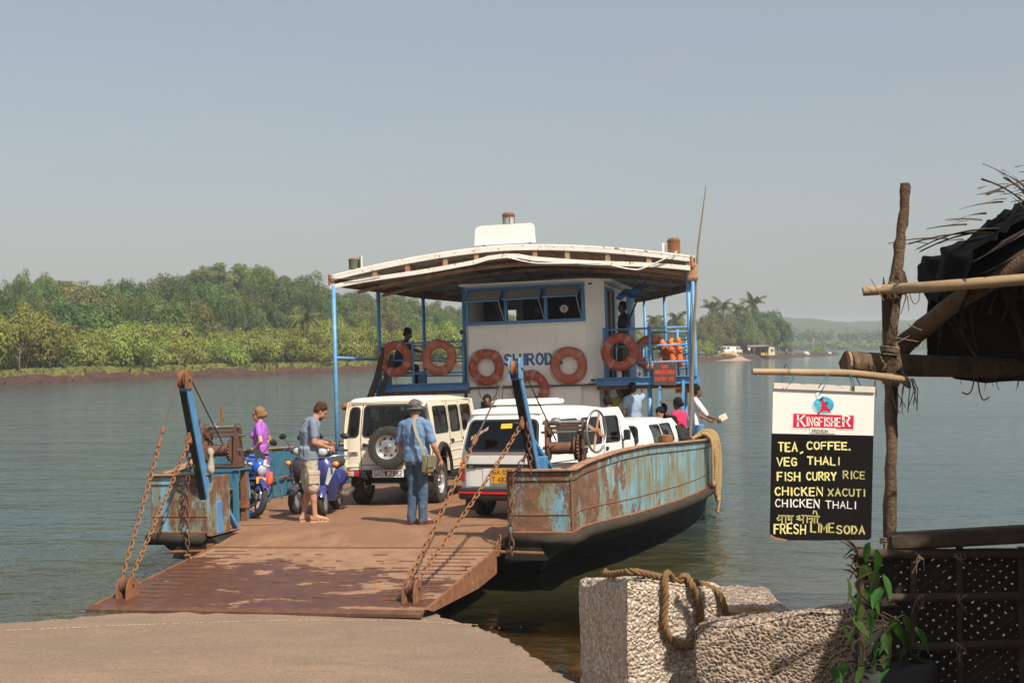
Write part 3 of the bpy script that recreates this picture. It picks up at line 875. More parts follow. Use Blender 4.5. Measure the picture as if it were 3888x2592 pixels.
# bare tree on the spit
b = MB(); rs = random.Random(8)
def bough(p, d, L, r, k):
    q = p + d * L
    b.tube([p, p.lerp(q, .5) + V(rs.uniform(-.1, .1), rs.uniform(-.1, .1), .05) * L, q], [r * 1.7, r * 1.5, r * 1.1], 5)
    if k:
        for i in range(3):
            n = (d + V(rs.uniform(-.9, .9), rs.uniform(-.9, .9), rs.uniform(-.1, .6))).normalized()
            bough(q, n, L * .68, r * .58, k - 1)
e_b = empty('bare_tree', px(1867, 352), 0, 'leafless pale tree standing alone on the headland spit', 'tree')
e_b.location.z = .3
bough(V(0, 0, 0), V(.05, 0, 1), 2.4, .17, 0); bough(V(.12, 0, 2.4), V(-.1, 0, 1).normalized(), 1.0, .12, 3)
b.build('trunk', mat('pale_bark', (.34, .27, .22), .9, var=.2), e_b)
cs = [(rs.uniform(-1.6, 1.6), rs.uniform(-1.6, 1.6), 4.3 + rs.uniform(-.5, .8), .5) for i in range(26)]
leafcloud(rs, cs, 240, .10).build('crown', LM['dry'], e_b, recalc=False)

# far shore: hills, belt of palms, mangrove strip
def ridge_mesh(name, D0, D1, prof, m, rough):
    b = MB(); P, F = [], []
    X = lin(-250, 1150, 260)
    rows = [0, .12, .3, .5, .7, .88, 1]
    for x in X:
        pxx = 1176 + 2964 * x / D0
        h = EYE + (790 - interp(prof, pxx)) / 2964 * D1
        for s in rows:
            z = -.5 + (h + .5) * math.sin(s * math.pi / 2) + rough * nz(x, s * 300, .02, 3) * s + rough * .8 * nz(x, s * 500, .07, 6) * s
            P.append(V(x, D0 + (D1 - D0) * s, z))
    nD = len(rows)
    for i in range(len(X) - 1):
        for k in range(nD - 1): F.append((i * nD + k, i * nD + k + 1, (i + 1) * nD + k + 1, (i + 1) * nD + k))
    b.add(P, F)
    tag(b.build(name, m, smooth=True), kind='structure')
m_far = mat('far_wooded_hill', (.055, .075, .03), .95, var=.45, vscale=.06, layers=[((.09, .09, .045), .12, .5, .7)], bump=1.0, bscale=.25, bdist=3)
ridge_mesh('far_hill', 730, 1050, [(1200, 764), (1750, 748), (1860, 736), (1960, 729), (2060, 731), (2200, 740), (2352, 736), (2700, 742)], m_far, 2.2)
b = MB(); rs = random.Random(12); CC = []
for i in range(900):
    x = rs.uniform(60, 520); D = rs.uniform(678, 700)
    CC.append((x, D, rs.uniform(1, 3.4), rs.uniform(1.6, 3.0)))
b = leafcloud(rs, CC, 26000, .75, .8)
tag(b.build('far_mangrove_strip', LM['green'], recalc=False), kind='stuff')
CC = []
for i in range(650):
    x = rs.uniform(60, 560); D = rs.uniform(715, 760)
    CC.append((x, D, rs.uniform(4, 8.5), rs.uniform(1.8, 3.2)))
b = leafcloud(rs, CC, 22000, .9, .8)
for i in range(420):
    x = rs.uniform(80, 520); D = rs.uniform(712, 740); h = rs.uniform(8, 11.5)
    b.tube([(x, D, 1), (x + .3, D, h)], .18, 4)
    for k in range(8):
        a = 2.4 * k; q = V(x + 2.1 * math.cos(a), D + 2.1 * math.sin(a), h - .5 + rs.uniform(-.5, .6)); c = V(x, D, h)
        b.add([c, c.lerp(q, .5) + V(0, 0, .7) + V(-math.sin(a), math.cos(a), 0) * .3, q, c.lerp(q, .5) + V(0, 0, .7) - V(-math.sin(a), math.cos(a), 0) * .3], [(0, 1, 2, 3)])
tag(b.build('far_palm_belt', LM['dark'], recalc=False), kind='stuff')
# the air between: one closed box of thin haze
b = MB(); b.box((100, 640, 12.5), (2700, 1400, 33))
m_h = bpy.data.materials.new('thin_haze'); m_h.use_nodes = True
nt = m_h.node_tree; nt.nodes.clear()
vo = nd(nt, 'ShaderNodeVolumePrincipled'); vo.inputs['Color'].default_value = (.84, .91, 1, 1); vo.inputs['Density'].default_value = .00043; vo.inputs['Anisotropy'].default_value = -.1
oo = nd(nt, 'ShaderNodeOutputMaterial'); nt.links.new(vo.outputs[0], oo.inputs['Volume'])
HAZE_B = b
# ================================================================ the ferry (u right, v aft, w up; deck plane w = 0)
FM = Matrix(((0.96834, 0.24792, -0.02907, -2.1282), (-0.24693, 0.96844, 0.03384, 17.0831), (0.03654, -0.02559, 0.999, -2.5482 + EYE), (0, 0, 0, 1)))
ferry = empty('ferry', mat=FM, label='rusty blue and white river car ferry with its ramp down on the slipway', cat='ferry')
def fpos(u, v, w): return FM @ V(u, v, w)
FYAW = -math.atan2(.24792, .96844)
def fmat(u, v, w=0.0, rz=0.0):
    return FM @ Matrix.Translation((u, v, w)) @ Matrix.Rotation(rz, 4, 'Z')
# hull paint: layers of old paint, rust sheets and run-off streaks
def hull_paint():
    m = bpy.data.materials.new('peeling_blue_hull_paint'); m.use_nodes = True
    nt = m.node_tree; bs = nt.nodes['Principled BSDF']; bs.inputs['Roughness'].default_value = .62
    st = coords(nt, (1, 1, .17)); fr = coords(nt, (1, 1, .5)); iso = coords(nt)
    tc = nd(nt, 'ShaderNodeTexCoord'); sp = nd(nt, 'ShaderNodeSeparateXYZ'); nt.links.new(tc.outputs['Object'], sp.inputs[0])
    # how far aft: forward plates are rustier than the newer plates aft
    aft = nd(nt, 'ShaderNodeMapRange'); nt.links.new(sp.outputs[1], aft.inputs[0]); aft.inputs[1].default_value = .9; aft.inputs[2].default_value = 6.0; aft.inputs[3].default_value = .075; aft.inputs[4].default_value = -.16
    blue = mixc(nt, noise_fac(nt, iso, 2.2, 4, .6, .35, .65), (.12, .27, .36), (.19, .39, .50))
    ol = mixc(nt, noise_fac(nt, st, 7, 5, .65, .40, .58), blue, (.20, .185, .10))          # olive run-off
    ol2 = mixc(nt, noise_fac(nt, st, 9, 4, .7, .56, .66), ol, (.17, .17, .09))
    n1 = noise_fac(nt, fr, 2.3, 9, .74)
    ad = nd(nt, 'ShaderNodeMath', operation='ADD'); nt.links.new(n1, ad.inputs[0]); nt.links.new(aft.outputs[0], ad.inputs[1])
    prt = nd(nt, 'ShaderNodeMapRange'); nt.links.new(sp.outputs[0], prt.inputs[0]); prt.inputs[1].default_value = -2.2; prt.inputs[2].default_value = 1.5; prt.inputs[3].default_value = -.05; prt.inputs[4].default_value = 0
    ad0 = ad; ad = nd(nt, 'ShaderNodeMath', operation='ADD'); nt.links.new(ad0.outputs[0], ad.inputs[0]); nt.links.new(prt.outputs[0], ad.inputs[1])
    mr = nd(nt, 'ShaderNodeMapRange'); nt.links.new(ad.outputs[0], mr.inputs[0]); mr.inputs[1].default_value = .505; mr.inputs[2].default_value = .55
    rst = mixc(nt, noise_fac(nt, iso, 9, 5, .7, .4, .65), (.115, .055, .032), (.215, .105, .055))
    c = mixc(nt, mr.outputs[0], ol2, rst)
    c = mixc(nt, noise_fac(nt, st, 16, 4, .7, .62, .70), c, (.10, .05, .03))
    c = mixc(nt, noise_fac(nt, iso, 22, 4, .7, .66, .70), c, (.33, .36, .30))
    nt.links.new(c, bs.inputs['Base Color'])
    bp = nd(nt, 'ShaderNodeBump'); bp.inputs['Strength'].default_value = .7; bp.inputs['Distance'].default_value = .012
    hh = nd(nt, 'ShaderNodeMath', operation='MULTIPLY_ADD'); nt.links.new(mr.outputs[0], hh.inputs[0]); hh.inputs[1].default_value = .5; nt.links.new(noise_fac(nt, iso, 26, 5, .7), hh.inputs[2])
    nt.links.new(hh.outputs[0], bp.inputs['Height']); nt.links.new(bp.outputs[0], bs.inputs['Normal'])
    return m
MT['hullpaint'] = hull_paint()
MT['deck'] = mat('worn_steel_deck', (.215, .108, .056), .72, var=.2, vscale=1.1, layers=[((.28, .15, .08), 1.7, .5, .66, (1, .5, 1)), ((.145, .07, .04), 1.3, .55, .72, (1, .4, 1)), ((.36, .17, .07), .9, .66, .71), ((.12, .055, .03), 6, .62, .75)], bump=.3, bscale=18)
def wet_ramp():
    """bare rusty plate; the part that has just been under water is still wet (a real dark, glossy film)"""
    m = bpy.data.materials.new('wet_rusty_ramp'); m.use_nodes = True
    nt = m.node_tree; bs = nt.nodes['Principled BSDF']
    iso = coords(nt); fr = coords(nt, (.75, 1.7, 1))
    tc = nd(nt, 'ShaderNodeTexCoord'); sp = nd(nt, 'ShaderNodeSeparateXYZ'); nt.links.new(tc.outputs['Object'], sp.inputs[0])
    k = nd(nt, 'ShaderNodeMapRange'); nt.links.new(sp.outputs[1], k.inputs[0]); k.inputs[1].default_value = -.45; k.inputs[2].default_value = -1.5; k.inputs[3].default_value = -.17; k.inputs[4].default_value = .105
    k2 = nd(nt, 'ShaderNodeMapRange'); nt.links.new(sp.outputs[0], k2.inputs[0]); k2.inputs[1].default_value = -1.9; k2.inputs[2].default_value = 1.5; k2.inputs[3].default_value = .10; k2.inputs[4].default_value = -.07
    a = nd(nt, 'ShaderNodeMath', operation='ADD'); nt.links.new(noise_fac(nt, fr, 2.0, 7, .66), a.inputs[0]); nt.links.new(k.outputs[0], a.inputs[1])
    a2 = nd(nt, 'ShaderNodeMath', operation='ADD'); nt.links.new(a.outputs[0], a2.inputs[0]); nt.links.new(k2.outputs[0], a2.inputs[1])
    wet = nd(nt, 'ShaderNodeMapRange'); nt.links.new(a2.outputs[0], wet.inputs[0]); wet.inputs[1].default_value = .495; wet.inputs[2].default_value = .515
    dry = mixc(nt, noise_fac(nt, iso, 4, 5, .65, .4, .65), (.27, .155, .095), (.20, .10, .055))
    dry = mixc(nt, noise_fac(nt, fr, 5, 5, .7, .6, .7), dry, (.34, .15, .06))
    c = mixc(nt, wet.outputs[0], dry, mixc(nt, noise_fac(nt, iso, 6, 4, .6, .4, .7), (.075, .030, .017), (.12, .045, .022)))
    nt.links.new(c, bs.inputs['Base Color'])
    r = nd(nt, 'ShaderNodeMapRange'); nt.links.new(wet.outputs[0], r.inputs[0]); r.inputs[3].default_value = .85; r.inputs[4].default_value = .42
    nt.links.new(r.outputs[0], bs.inputs['Roughness'])
    bp = nd(nt, 'ShaderNodeBump'); bp.inputs['Strength'].default_value = .3; bp.inputs['Distance'].default_value = .01
    nt.links.new(noise_fac(nt, iso, 30, 4, .65), bp.inputs['Height']); nt.links.new(bp.outputs[0], bs.inputs['Normal'])
    return m
MT['ramp'] = wet_ramp()

HALF = [(.087, 2.975), (.7, 2.96), (1.0, 3.0), (1.5, 3.12), (2.45, 3.40), (4.5, 3.76), (6.0, 3.92), (7.3, 3.97), (8.5, 3.93), (10, 3.8), (12, 3.62), (13.5, 3.4), (15, 2.95), (16.5, 2.25), (17.9, 1.4), (18.9, .6)]
HLEN = 19.0
def half(v):
    return interp(HALF, v)
def top(v):
    return interp([(.087, .83), (.5, .83), (2.2, .975), (3.2, .985), (7, .875), (9, .83), (13, .8)], v)
VS = [.087, .35, .7, 1.0, 1.5, 2.0, 2.45, 3.1, 3.8, 4.5, 5.2, 6, 6.6, 7.3, 8, 8.6, 9.3, 10, 11, 12, 13, 13.6, 14.3, 15, 15.7, 16.5, 17.2, 17.9, 18.4, 18.9]
def outline(sd, inset=0.0, bow=0.0):
    """plan outline of one side from the inner edge of the bow panel to the stern"""
    P = [(2.13 - inset, .087 + bow)]
    for v in VS: P.append((half(v) - inset * (1 - .7 * min(1, max(0, v - 1.5) / 6.5)), v + bow * max(0, 1 - v / 8)))
    P.append((.12, HLEN))
    return [(sd * u, v) for u, v in P]
# --- hull below the fender rail
b = MB(); rings = []
for (w, ins, bow) in ((-.03, .07, .02), (-.18, .20, .06), (-.32, .42, .10), (-.35, .55, .8), (-.72, .86, 1.75), (-1.2, 1.1, 2.4)):
    r = [V(2.0 - ins, 1.3 + bow, w)] + [V(u, v, w) for u, v in outline(1, ins, bow)] + [V(u, v, w) for u, v in outline(-1, ins, bow)[::-1]] + [V(-2.0 + ins, 1.3 + bow, w)]
    rings.append(r)
b.loft(rings)
hull = b.build('hull', MT['black_steel'], ferry, smooth=25)
# bow pontoon boxes beside the hinge
for sd in (1, -1):
    b = MB()
    b.prism([(.0, -.10), (.50, -.10), (.58, -.30), (.05, -.33)], .02, .75, lambda x, y, z: V(sd * (2.06 + x), z, y))
    b.build('bow_step', MT['black_steel'], ferry)
    b = MB(); b.tube([(sd * 1.98, -.06, -.18), (sd * 2.62, -.06, -.2)], .022, 8); b.box((sd * 2.02, -.06, -.16), (.05, .12, .14))
    b.build('hinge_pin', MT['rust'], ferry)
# --- deck with its bent-down apron
b = MB()
inner = [(u, v) for u, v in outline(1, .05)]
P = [V(-u, v, 0) for u, v in inner] + [V(u, v, 0) for u, v in inner[::-1]] + [V(2.08, 1.09, 0), V(-2.08, 1.09, 0)]
b.add(P, [tuple(range(len(P)))])
b.add([V(-2.0, -.02, -.13), V(2.0, -.02, -.13), V(2.12, .5, -.055), V(2.12, 1.1, .004), V(-2.12, 1.1, .004), V(-2.12, .5, -.055)], [(0, 1, 2, 5), (5, 2, 3, 4)])
b.add([V(-2.0, -.02, -.13), V(2.0, -.02, -.13), V(2.0, -.02, -.17), V(-2.0, -.02, -.17)], [(0, 1, 2, 3)])
b.build('deck', MT['deck'], ferry)
b = MB()
for (u, v, L, W, rz) in ((1.4, 1.5, .8, .3, .2), (-2.0, 1.6, .6, .35, .2)):
    b.box((u, v, -.046 if v < 1 else .008), (L, W, .006), Matrix.Rotation(rz, 3, 'Z') @ Matrix.Rotation(.125 if v < 1 else 0, 3, 'X'))
b.build('deck_patch', MT['deck'], ferry)
# --- bulwarks
for sd in (1, -1):
    path = outline(sd)
    b = MB(); wo, wi = [], []
    m2 = [(p[0], p[1]) for p in path]
    for j, (u, v) in enumerate(m2):
        t = top(v)
        wo.append([V(u, v, .03), V(u, v, .27), V(u, v, t)])
        uu = u - sd * .03 if abs(u) > 2.2 else u
        wi.append([V(uu, v + (.03 if v < .2 else 0), t), V(uu, v + (.03 if v < .2 else 0), .0)])
    rows = [o + i for o, i in zip(wo, wi)]
    b.loft([[r[k] for r in rows] for k in range(5)], cap=False, closed=False)
    b.build('bulwark', MT['hullpaint'], ferry)
    # welded seams and the folded band under the cap
    b = MB()
    for (w, r) in ((.27, .008), (.045, .02)):
        b.tube([(u + sd * .004, v - (.004 if v < .2 else 0), w) for u, v in m2], r, 5)
    b.tube([(sd * 2.975, .083, .03), (sd * 2.975, .083, .82)], .012, 5)
    b.build('weld_seam', MT['rust'], ferry)
    b = MB(); a = [(u + sd * .008, v - .008 * (v < .2), top(v) - .115) for u, v in m2]; c = [(u + sd * .008, v - .008 * (v < .2), top(v) - .02) for u, v in m2]
    a2 = [(u + sd * .02, v - .02 * (v < .2), top(v) - .12) for u, v in m2]; c2 = [(u + sd * .02, v - .02 * (v < .2), top(v) - .02) for u, v in m2]
    b.loft([a, a2, c2, c], cap=False, closed=False)
    b.build('top_band', MT['hullpaint'], ferry)
    b = MB()
    for j in range(len(m2) - 1):
        p = V(m2[j][0], m2[j][1], top(m2[j][1]) + .012 + .001 * (j % 2)); q = V(m2[j + 1][0], m2[j + 1][1], top(m2[j + 1][1]) + .012 + .001 * (j % 2))
        d = (q - p).normalized() * .03
        b.beam(p - d, q + d, .13, .028, bev=.006)
    b.build('cap_rail', MT['cap'], ferry)
    b = MB(); rp = [(u + sd * .03, v - (.03 if v < .2 else 0), -.035) for u, v in m2]
    b.tube(rp, .085, 10)
    b.build('fender_rail', MT['rubber_rail'], ferry, smooth=True)
    # inside stiffeners
    rib = None
    for k in range(22):
        v = .75 + k * .72
        if v > 14.5: break
        u = half(v) - .05
        t = top(v)
        b = MB(); b.beam((0, 0, t - .03), (-.20, .06, .0), .045, .012, up=(0, 1, 0)); b.box((-.0, 0, t / 2), (.05, .05, t - .03))
        if sd < 0: b.v = [(-x, y, z) for x, y, z in b.v]
        b.build('bulwark_rib', MT['blue_hull'], ferry, loc=(sd * u, v, 0))
    b = MB(); a = [(sd * (half(v) - .033), v, top(v) - .02) for v in VS[2:31]]; c = [(sd * (half(v) - .034), v, 0) for v in VS[2:31]]
    b.loft([a, c], cap=False, closed=False); b.build('bulwark_lining', MT['blue_hull'], ferry)
    b = MB(); b.tube([(sd * (half(v) - .09), v, .36) for v in VS[2:31]], .02, 6); b.build('lining_rail', MT['rust'], ferry)
    # little triangular fairing where the bulwark ends at the ramp
    b = MB(); b.box((sd * 2.135, .42, .40), (.03, .66, .80), bev=.008); b.build('bulwark_end', MT['hullpaint'], ferry)

# --- ramp
RL = 2.84
def rp(x, s, h=0.0):
    """ramp point: x across, s metres from the hinge, h above the plate"""
    return V(x - .05 * s / RL * 1.0, -.06 - s * .994, -.145 - s * .109 + h)
FLG = []
b = MB()
b.add([rp(-1.98, 0), rp(1.98, 0), rp(1.98, RL), rp(-1.97, RL), rp(-1.98, 0, -.03), rp(1.98, 0, -.03), rp(1.98, RL, -.03), rp(-1.97, RL, -.03)], [(0, 1, 2, 3), (7, 6, 5, 4), (0, 4, 5, 1), (1, 5, 6, 2), (2, 6, 7, 3), (3, 7, 4, 0)])
for sd in (1, -1):
    e = 1.985
    fl_ = MB(); fl_.add([rp(sd * e, .02, .01), rp(sd * e, RL - .05, .01), rp(sd * e, RL - .28, -.075), rp(sd * e, .9, -.27), rp(sd * e, .05, -.30)] + [rp(sd * (e + .03), s, h) for s, h in ((.02, .01), (RL - .05, .01), (RL - .28, -.075), (.9, -.27), (.05, -.30))], [(0, 1, 2, 3, 4), (9, 8, 7, 6, 5)] + [(i, (i + 1) % 5, 5 + (i + 1) % 5, 5 + i) for i in range(5)]); FLG.append(fl_)
ramp = b.build('ramp', MT['ramp'], ferry)
for fl_ in FLG: fl_.build('side_flange', MT['rust'], ramp)
b = MB(); b.add([rp(-2.03, RL - .02, .012), rp(1.99, RL - .02, .012), rp(1.99, RL + .07, -.012), rp(-2.03, RL + .07, -.012), rp(-2.03, RL, -.05), rp(1.99, RL, -.05), rp(1.99, RL + .07, -.045), rp(-2.03, RL + .07, -.045)], [(0, 1, 2, 3), (3, 2, 6, 7), (4, 7, 6, 5), (0, 3, 7, 4), (1, 5, 6, 2)])
b.build('front_lip', MT['rust_dark'], ramp)
b = MB(); b.box((0, 0, 0), (.62, .022, .012), bev=.004)
tread = b.mesh('tread_bar', MT['chain_dark'])
rs = random.Random(2)
ang = math.atan2(.109, .994)
for sd in (-1, 1):
    for k in range(13):
        o = link_mesh('tread_bar', tread, ramp, rp(sd * (1.60 + rs.uniform(-.04, .04)), .18 + k * .185, .004)); o.rotation_euler = (ang, 0, rs.uniform(-.02, .02)); o.scale = (rs.uniform(.7, 1.15), 1, 1)
b = MB(); b.box((0, 0, 0), (.13, .03, .010), bev=.003); tab = b.mesh('grip_tab', MT['chain_dark'])
for k in range(7):
    for j in range(6):
        if rs.random() < .25: continue
        o = link_mesh('grip_tab', tab, ramp, rp(-1.05 + j * .42 + rs.uniform(-.08, .08), .35 + k * .33, .004)); o.rotation_euler = (ang, 0, rs.uniform(-.05, .05)); o.scale = (rs.uniform(.6, 1.6), 1, 1)
def lug(x, s):
    b = MB()
    prof = [(-.13, 0), (.13, 0), (.12, .12), (.07, .215), (0, .24), (-.07, .215), (-.12, .12)]
    for dx in (-.075, .055):
        b.prism(prof, dx, dx + .022, lambda y, z, xx: rp(x + xx, s - y, z))
    b.build('chain_lug', MT['rust'], ramp)
    b = MB(); b.lathe([(.02, -.045), (.095, -.045), (.075, -.02), (.075, .02), (.095, .045), (.02, .045)], rp(x, s, .15), (1, 0, 0), 16); b.tube([rp(x - .1, s, .15), rp(x + .1, s, .15)], .018, 8)
    b.build('lug_sheave', MT['chain_dark'], ramp)
lug(-1.80, 2.42); lug(1.72, 2.42)
# chains: link by link
b = MB(); n, m = 8, 3
P, F = [], []
for i in range(n):
    t = 2 * math.pi * i / n
    c = V(.026 * math.cos(t), 0, .030 * math.sin(t) + (.022 if math.sin(t) > .01 else -.022 if math.sin(t) < -.01 else 0))
    nrm = V(math.cos(t), 0, math.sin(t))
    for k in range(m):
        s = 2 * math.pi * k / m
        P.append(c + nrm * .0105 * math.cos(s) + V(0, .0105 * math.sin(s), 0))
for i in range(n):
    for k in range(m):
        F.append((i * m + k, ((i + 1) % n) * m + k, ((i + 1) % n) * m + (k + 1) % m, i * m + (k + 1) % m))
LINKS = {}
for key in ('chain', 'chain_dark'):
    b = MB(); b.add(P, F); LINKS[key] = b.mesh('link', MT[key], smooth=True)
def chain(pts, parent=ferry, key='chain', pitch=.082, sc_=1.0):
    pts = [V(p) for p in pts]
    L = [0]
    for a, c in zip(pts, pts[1:]): L.append(L[-1] + (c - a).length)
    e = bpy.data.objects.new('chain', None); COL.objects.link(e); e.parent = parent; e.empty_display_size = .1
    k = 0; s = pitch * sc_ / 2
    while s < L[-1]:
        for i in range(len(L) - 1):
            if L[i] <= s <= L[i + 1]:
                f = (s - L[i]) / (L[i + 1] - L[i]); p = pts[i].lerp(pts[i + 1], f); d = (pts[i + 1] - pts[i]).normalized(); break
        o = link_mesh('link', LINKS[key], e, p)
        q = d.to_track_quat('Z', 'Y') @ Quaternion((0, 0, 1), (math.pi / 2 if k % 2 else 0) + random.uniform(-.25, .25))
        o.rotation_mode = 'QUATERNION'; o.rotation_quaternion = q; o.scale = (sc_,) * 3
        k += 1; s += pitch * sc_
    return e

# --- ramp hoist masts, leaning out over the ramp
def mast(sd):
    tu, bu = 2.27 * sd, 2.36 * sd
    tu = -2.13 if sd < 0 else 2.44
    bu = -2.20 if sd < 0 else 2.50
    T0, B0 = V(tu, -.45, 2.05), V(bu, .36, .0 if sd < 0 else .5)
    b = MB(); b.beam(B0, T0, .115, .135, up=(0, 1, 0), bev=.008); b.beam(B0 + V(0, .06, 0), B0 + V(0, .06, .45 if sd < 0 else .5), .18, .17, up=(0, 1, 0), bev=.01)
    me_ = b.build('hoist_mast', MT['blue'], ferry)
    b = MB(); b.beam(B0.lerp(T0, .2) + V(-.010, -.071, 0), T0 + V(-.010, -.071, 0) - (T0 - B0) * .03, .088, .012, up=(0, 1, 0)); b.beam(B0.lerp(T0, .2) + V(-.059, -.01, 0), T0 + V(-.059, -.01, 0), .012, .11, up=(0, 1, 0)); b.build('mast_hollow_shade', MT['black_steel'], me_)  # flat black strips paint in the shaded hollow of an open channel
    d = (T0 - B0).normalized()
    b = MB()
    cz = T0 + d * .11
    b.prism([(-.085, -.13), (.085, -.13), (.085, .06), (.05, .115), (0, .135), (-.05, .115), (-.085, .06)], -.075, -.055, lambda x, y, z: cz + V(z, x, y)); b.prism([(-.085, -.13), (.085, -.13), (.085, .06), (.05, .115), (0, .135), (-.05, .115), (-.085, .06)], .055, .075, lambda x, y, z: cz + V(z, x, y))
    b.build('sheave_cheek', MT['rust'] if sd < 0 else MT['blue_pole'], me_)
    b = MB(); b.lathe([(.02, -.04), (.11, -.04), (.085, -.012), (.085, .012), (.11, .04), (.02, .04)], cz, (1, 0, 0), 18); b.tube([cz - V(.1, 0, 0), cz + V(.1, 0, 0)], .02, 8)
    b.build('sheave', MT['rust'], me_)
    b = MB(); b.beam(B0.lerp(T0, .48) + V(0, .08, 0), V(bu - sd * .02, 1.05, .0 if sd < 0 else .82), .08, .05, up=(0, 1, 0)); b.build('mast_strut', MT['blue'], ferry)
    b = MB(); k = B0.lerp(T0, .66 if sd < 0 else .62) + V(-.02, -.11, 0); b.box(k, (.03, .10, .16), bev=.01); b.ring(k + V(0, -.05, -.02), .045, .016, (1, 0, 0), 12, 6); b.build('chain_eye', MT['rust'], me_)
    return cz, k
cz, k = mast(-1)
lugL = rp(-1.80, 2.42, .20); lugR = rp(1.72, 2.42, .20)
def wire(pts, r=.011, key='wire', name='wire_rope'):
    b = MB(); b.tube(pts, r, 6); return b.build(name, MT[key], ferry)
mid = cz + V(-.03, -.10, .03); j = mid.lerp(lugL + V(-.05, -.05, 0), .40)
wire([mid, j]); b = MB(); b.ring(j, .03, .014, (1, .3, 0), 10, 6); b.lathe([(.022, -.07), (.03, 0), (.022, .07)], j.lerp(mid, .12), (mid - j).normalized(), 8); b.lathe([(.022, -.05), (.03, 0), (.022, .05)], j.lerp(mid, .28), (mid - j).normalized(), 8); b.build('shackle', MT['rust'], ferry)
chain(sag(j, lugL + V(-.05, -.06, -.02), .03))
chain(sag(k, lugL + V(.04, .0, 0), .03), key='chain')
chain([V(-2.30, -.03, 1.25), V(-2.34, -.06, .75), V(-2.36, -.09, -.75)], key='chain_dark', sc_=1.05)
chain(sag(V(-2.16, -.02, 1.6), V(-2.30, -.03, 1.2), .25, 6), key='chain_dark')
cz, k = mast(1)
mid = cz + V(-.03, -.10, .03); j = mid.lerp(lugR + V(-.05, -.05, 0), .42)
wire([mid, j]); b = MB(); b.ring(j, .03, .014, (1, .3, 0), 10, 6); b.lathe([(.022, -.07), (.03, 0), (.022, .07)], j.lerp(mid, .12), (mid - j).normalized(), 8); b.build('shackle', MT['rust'], ferry)
chain(sag(j, lugR + V(-.05, -.06, -.02), .02))
chain(sag(k, lugR + V(.04, .0, 0), .05))
chain([k + V(.06, 0, 0), k + V(.09, .0, -.55), k + V(.09, 0, -.62)], key='chain_dark')
chain([V(2.42, .0, 1.05), V(2.30, -.06, .84), V(2.22, -.10, .60), V(2.22, -.12, -.22)], key='chain_dark', sc_=1.15)
chain(sag(V(2.05, -.05, .02), V(2.0, -.12, -.16), .05, 5), key='chain')
for (x, s) in ((1.9, 1.1), (-2.05, .62)):
    chain([rp(x, s, .05), rp(x + .06, s + .02, .06), rp(x + .1, s, -.2)], key='chain')
b = MB(); b.tube(smooth_pts([(-2.25, -.2, 1.45), (-2.28, -.17, 1.1), (-2.24, -.1, .95), (-2.2, -.1, 1.0)]), .012, 6); b.build('wire_rope', MT['wire'], ferry)
# rag tied to the left mast
b = MB(); b.lathe([(.02, .36), (.045, .31), (.03, .26), (.05, .1), (.055, .06), (.04, .0)], (-2.08, .12, .84), (0, 0, 1), 11)
b.v = [(x + .025 * noise.noise(V(x, y, z) * 24), y + .02 * noise.noise(V(z, x, y) * 20), z) for x, y, z in b.v]
tag(link_mesh('rag', b.mesh('rag', mat('dirty_white_rag', (.36, .31, .24), .9, var=.2), smooth=True)), 'dirty white rag knotted round the foot of the left hoist mast', 'rag').matrix_world = FM

# --- hoist winches
def gear(c, R, w, n=24, axis=(1, 0, 0)):
    b = MB(); prof = []
    for i in range(n * 2):
        t = 2 * math.pi * i / (n * 2); r = R if i % 2 else R * .9
        prof.append((r * math.cos(t), r * math.sin(t)))
    b.prism(prof, -w / 2, w / 2, lambda x, y, z: V(c) + V(z, x, y))
    return b
def winch(c, sd, wheel):
    e = bpy.data.objects.new('winch', None); COL.objects.link(e); e.parent = ferry; e.location = c; e.empty_display_size = .1
    b = MB()
    sh = [(-.16, 0), (.16, 0), (.13, .30), (.12, .52), (.07, .62), (-.07, .62), (-.12, .52), (-.13, .30)]
    for x in (-.27, .25): b.prism(sh, x, x + .025, lambda y, z, xx: V(xx, y, z))
    b.box((0, 0, -.012), (.72, .42, .03)); b.box((0, 0, .545), (.55, .09, .02)); b.box((0, -.12, .5), (.5, .02, .05))
    b.build('side_plates', MT['rust_dark'], e)
    b = MB(); b.lathe([(.17, -.24), (.17, -.215), (.085, -.21), (.09, -.1), (.083, 0), (.09, .1), (.085, .13), (.17, .135), (.17, .16)], (0, 0, .22), (1, 0, 0), 20); b.build('rope_drum', MT['chain_dark'], e, smooth=40)
    gear((.20, 0, .22), .21, .03, 26).build('gear', MT['chain_dark'], e)
    gear((-.21, .02, .44), .075, .04, 12).build('pinion', MT['chain_dark'], e)
    b = MB(); b.tube([(-.34, .02, .44), (.40, .02, .44)], .02, 8); b.tube([(-.32, 0, .22), (.32, 0, .22)], .025, 8); b.tube([(-.31, -.02, .575), (.31, -.02, .575)], .03, 8); b.lathe([(.05, -.06), (.06, 0), (.05, .06)], (-.12, -.02, .59), (1, 0, 0), 12); b.build('shafts', MT['alu'], e)
    if wheel:
        w = bpy.data.objects.new('hand_wheel', None)
        b = MB(); cc = V(.44, .02, .44); b.ring(cc, .29, .017, (1, -.35, 0), 40, 8); rim = b
        rim.build('hand_wheel', MT['alu'], e, smooth=True)
        b = MB()
        ax = V(1, -.35, 0).normalized(); y = V(.35, 1, 0).normalized()
        for a in (.35, .35 + math.pi / 2):
            d = V(0, 0, 1) * math.cos(a) + y * math.sin(a)
            b.beam(cc - d * .285, cc + d * .285, .045, .012, up=ax)
        b.lathe([(.04, -.03), (.04, .05)], cc, ax, 10)
        b.build('wheel_spokes', MT['rust_beam'], e)
    else:
        b = MB(); b.tube([(0, .0, .62), (.02, 0, .72), (.0, 0, .9)], [.03, .024, .018], 7); b.build('lever', MT['rust'], e)
    return e
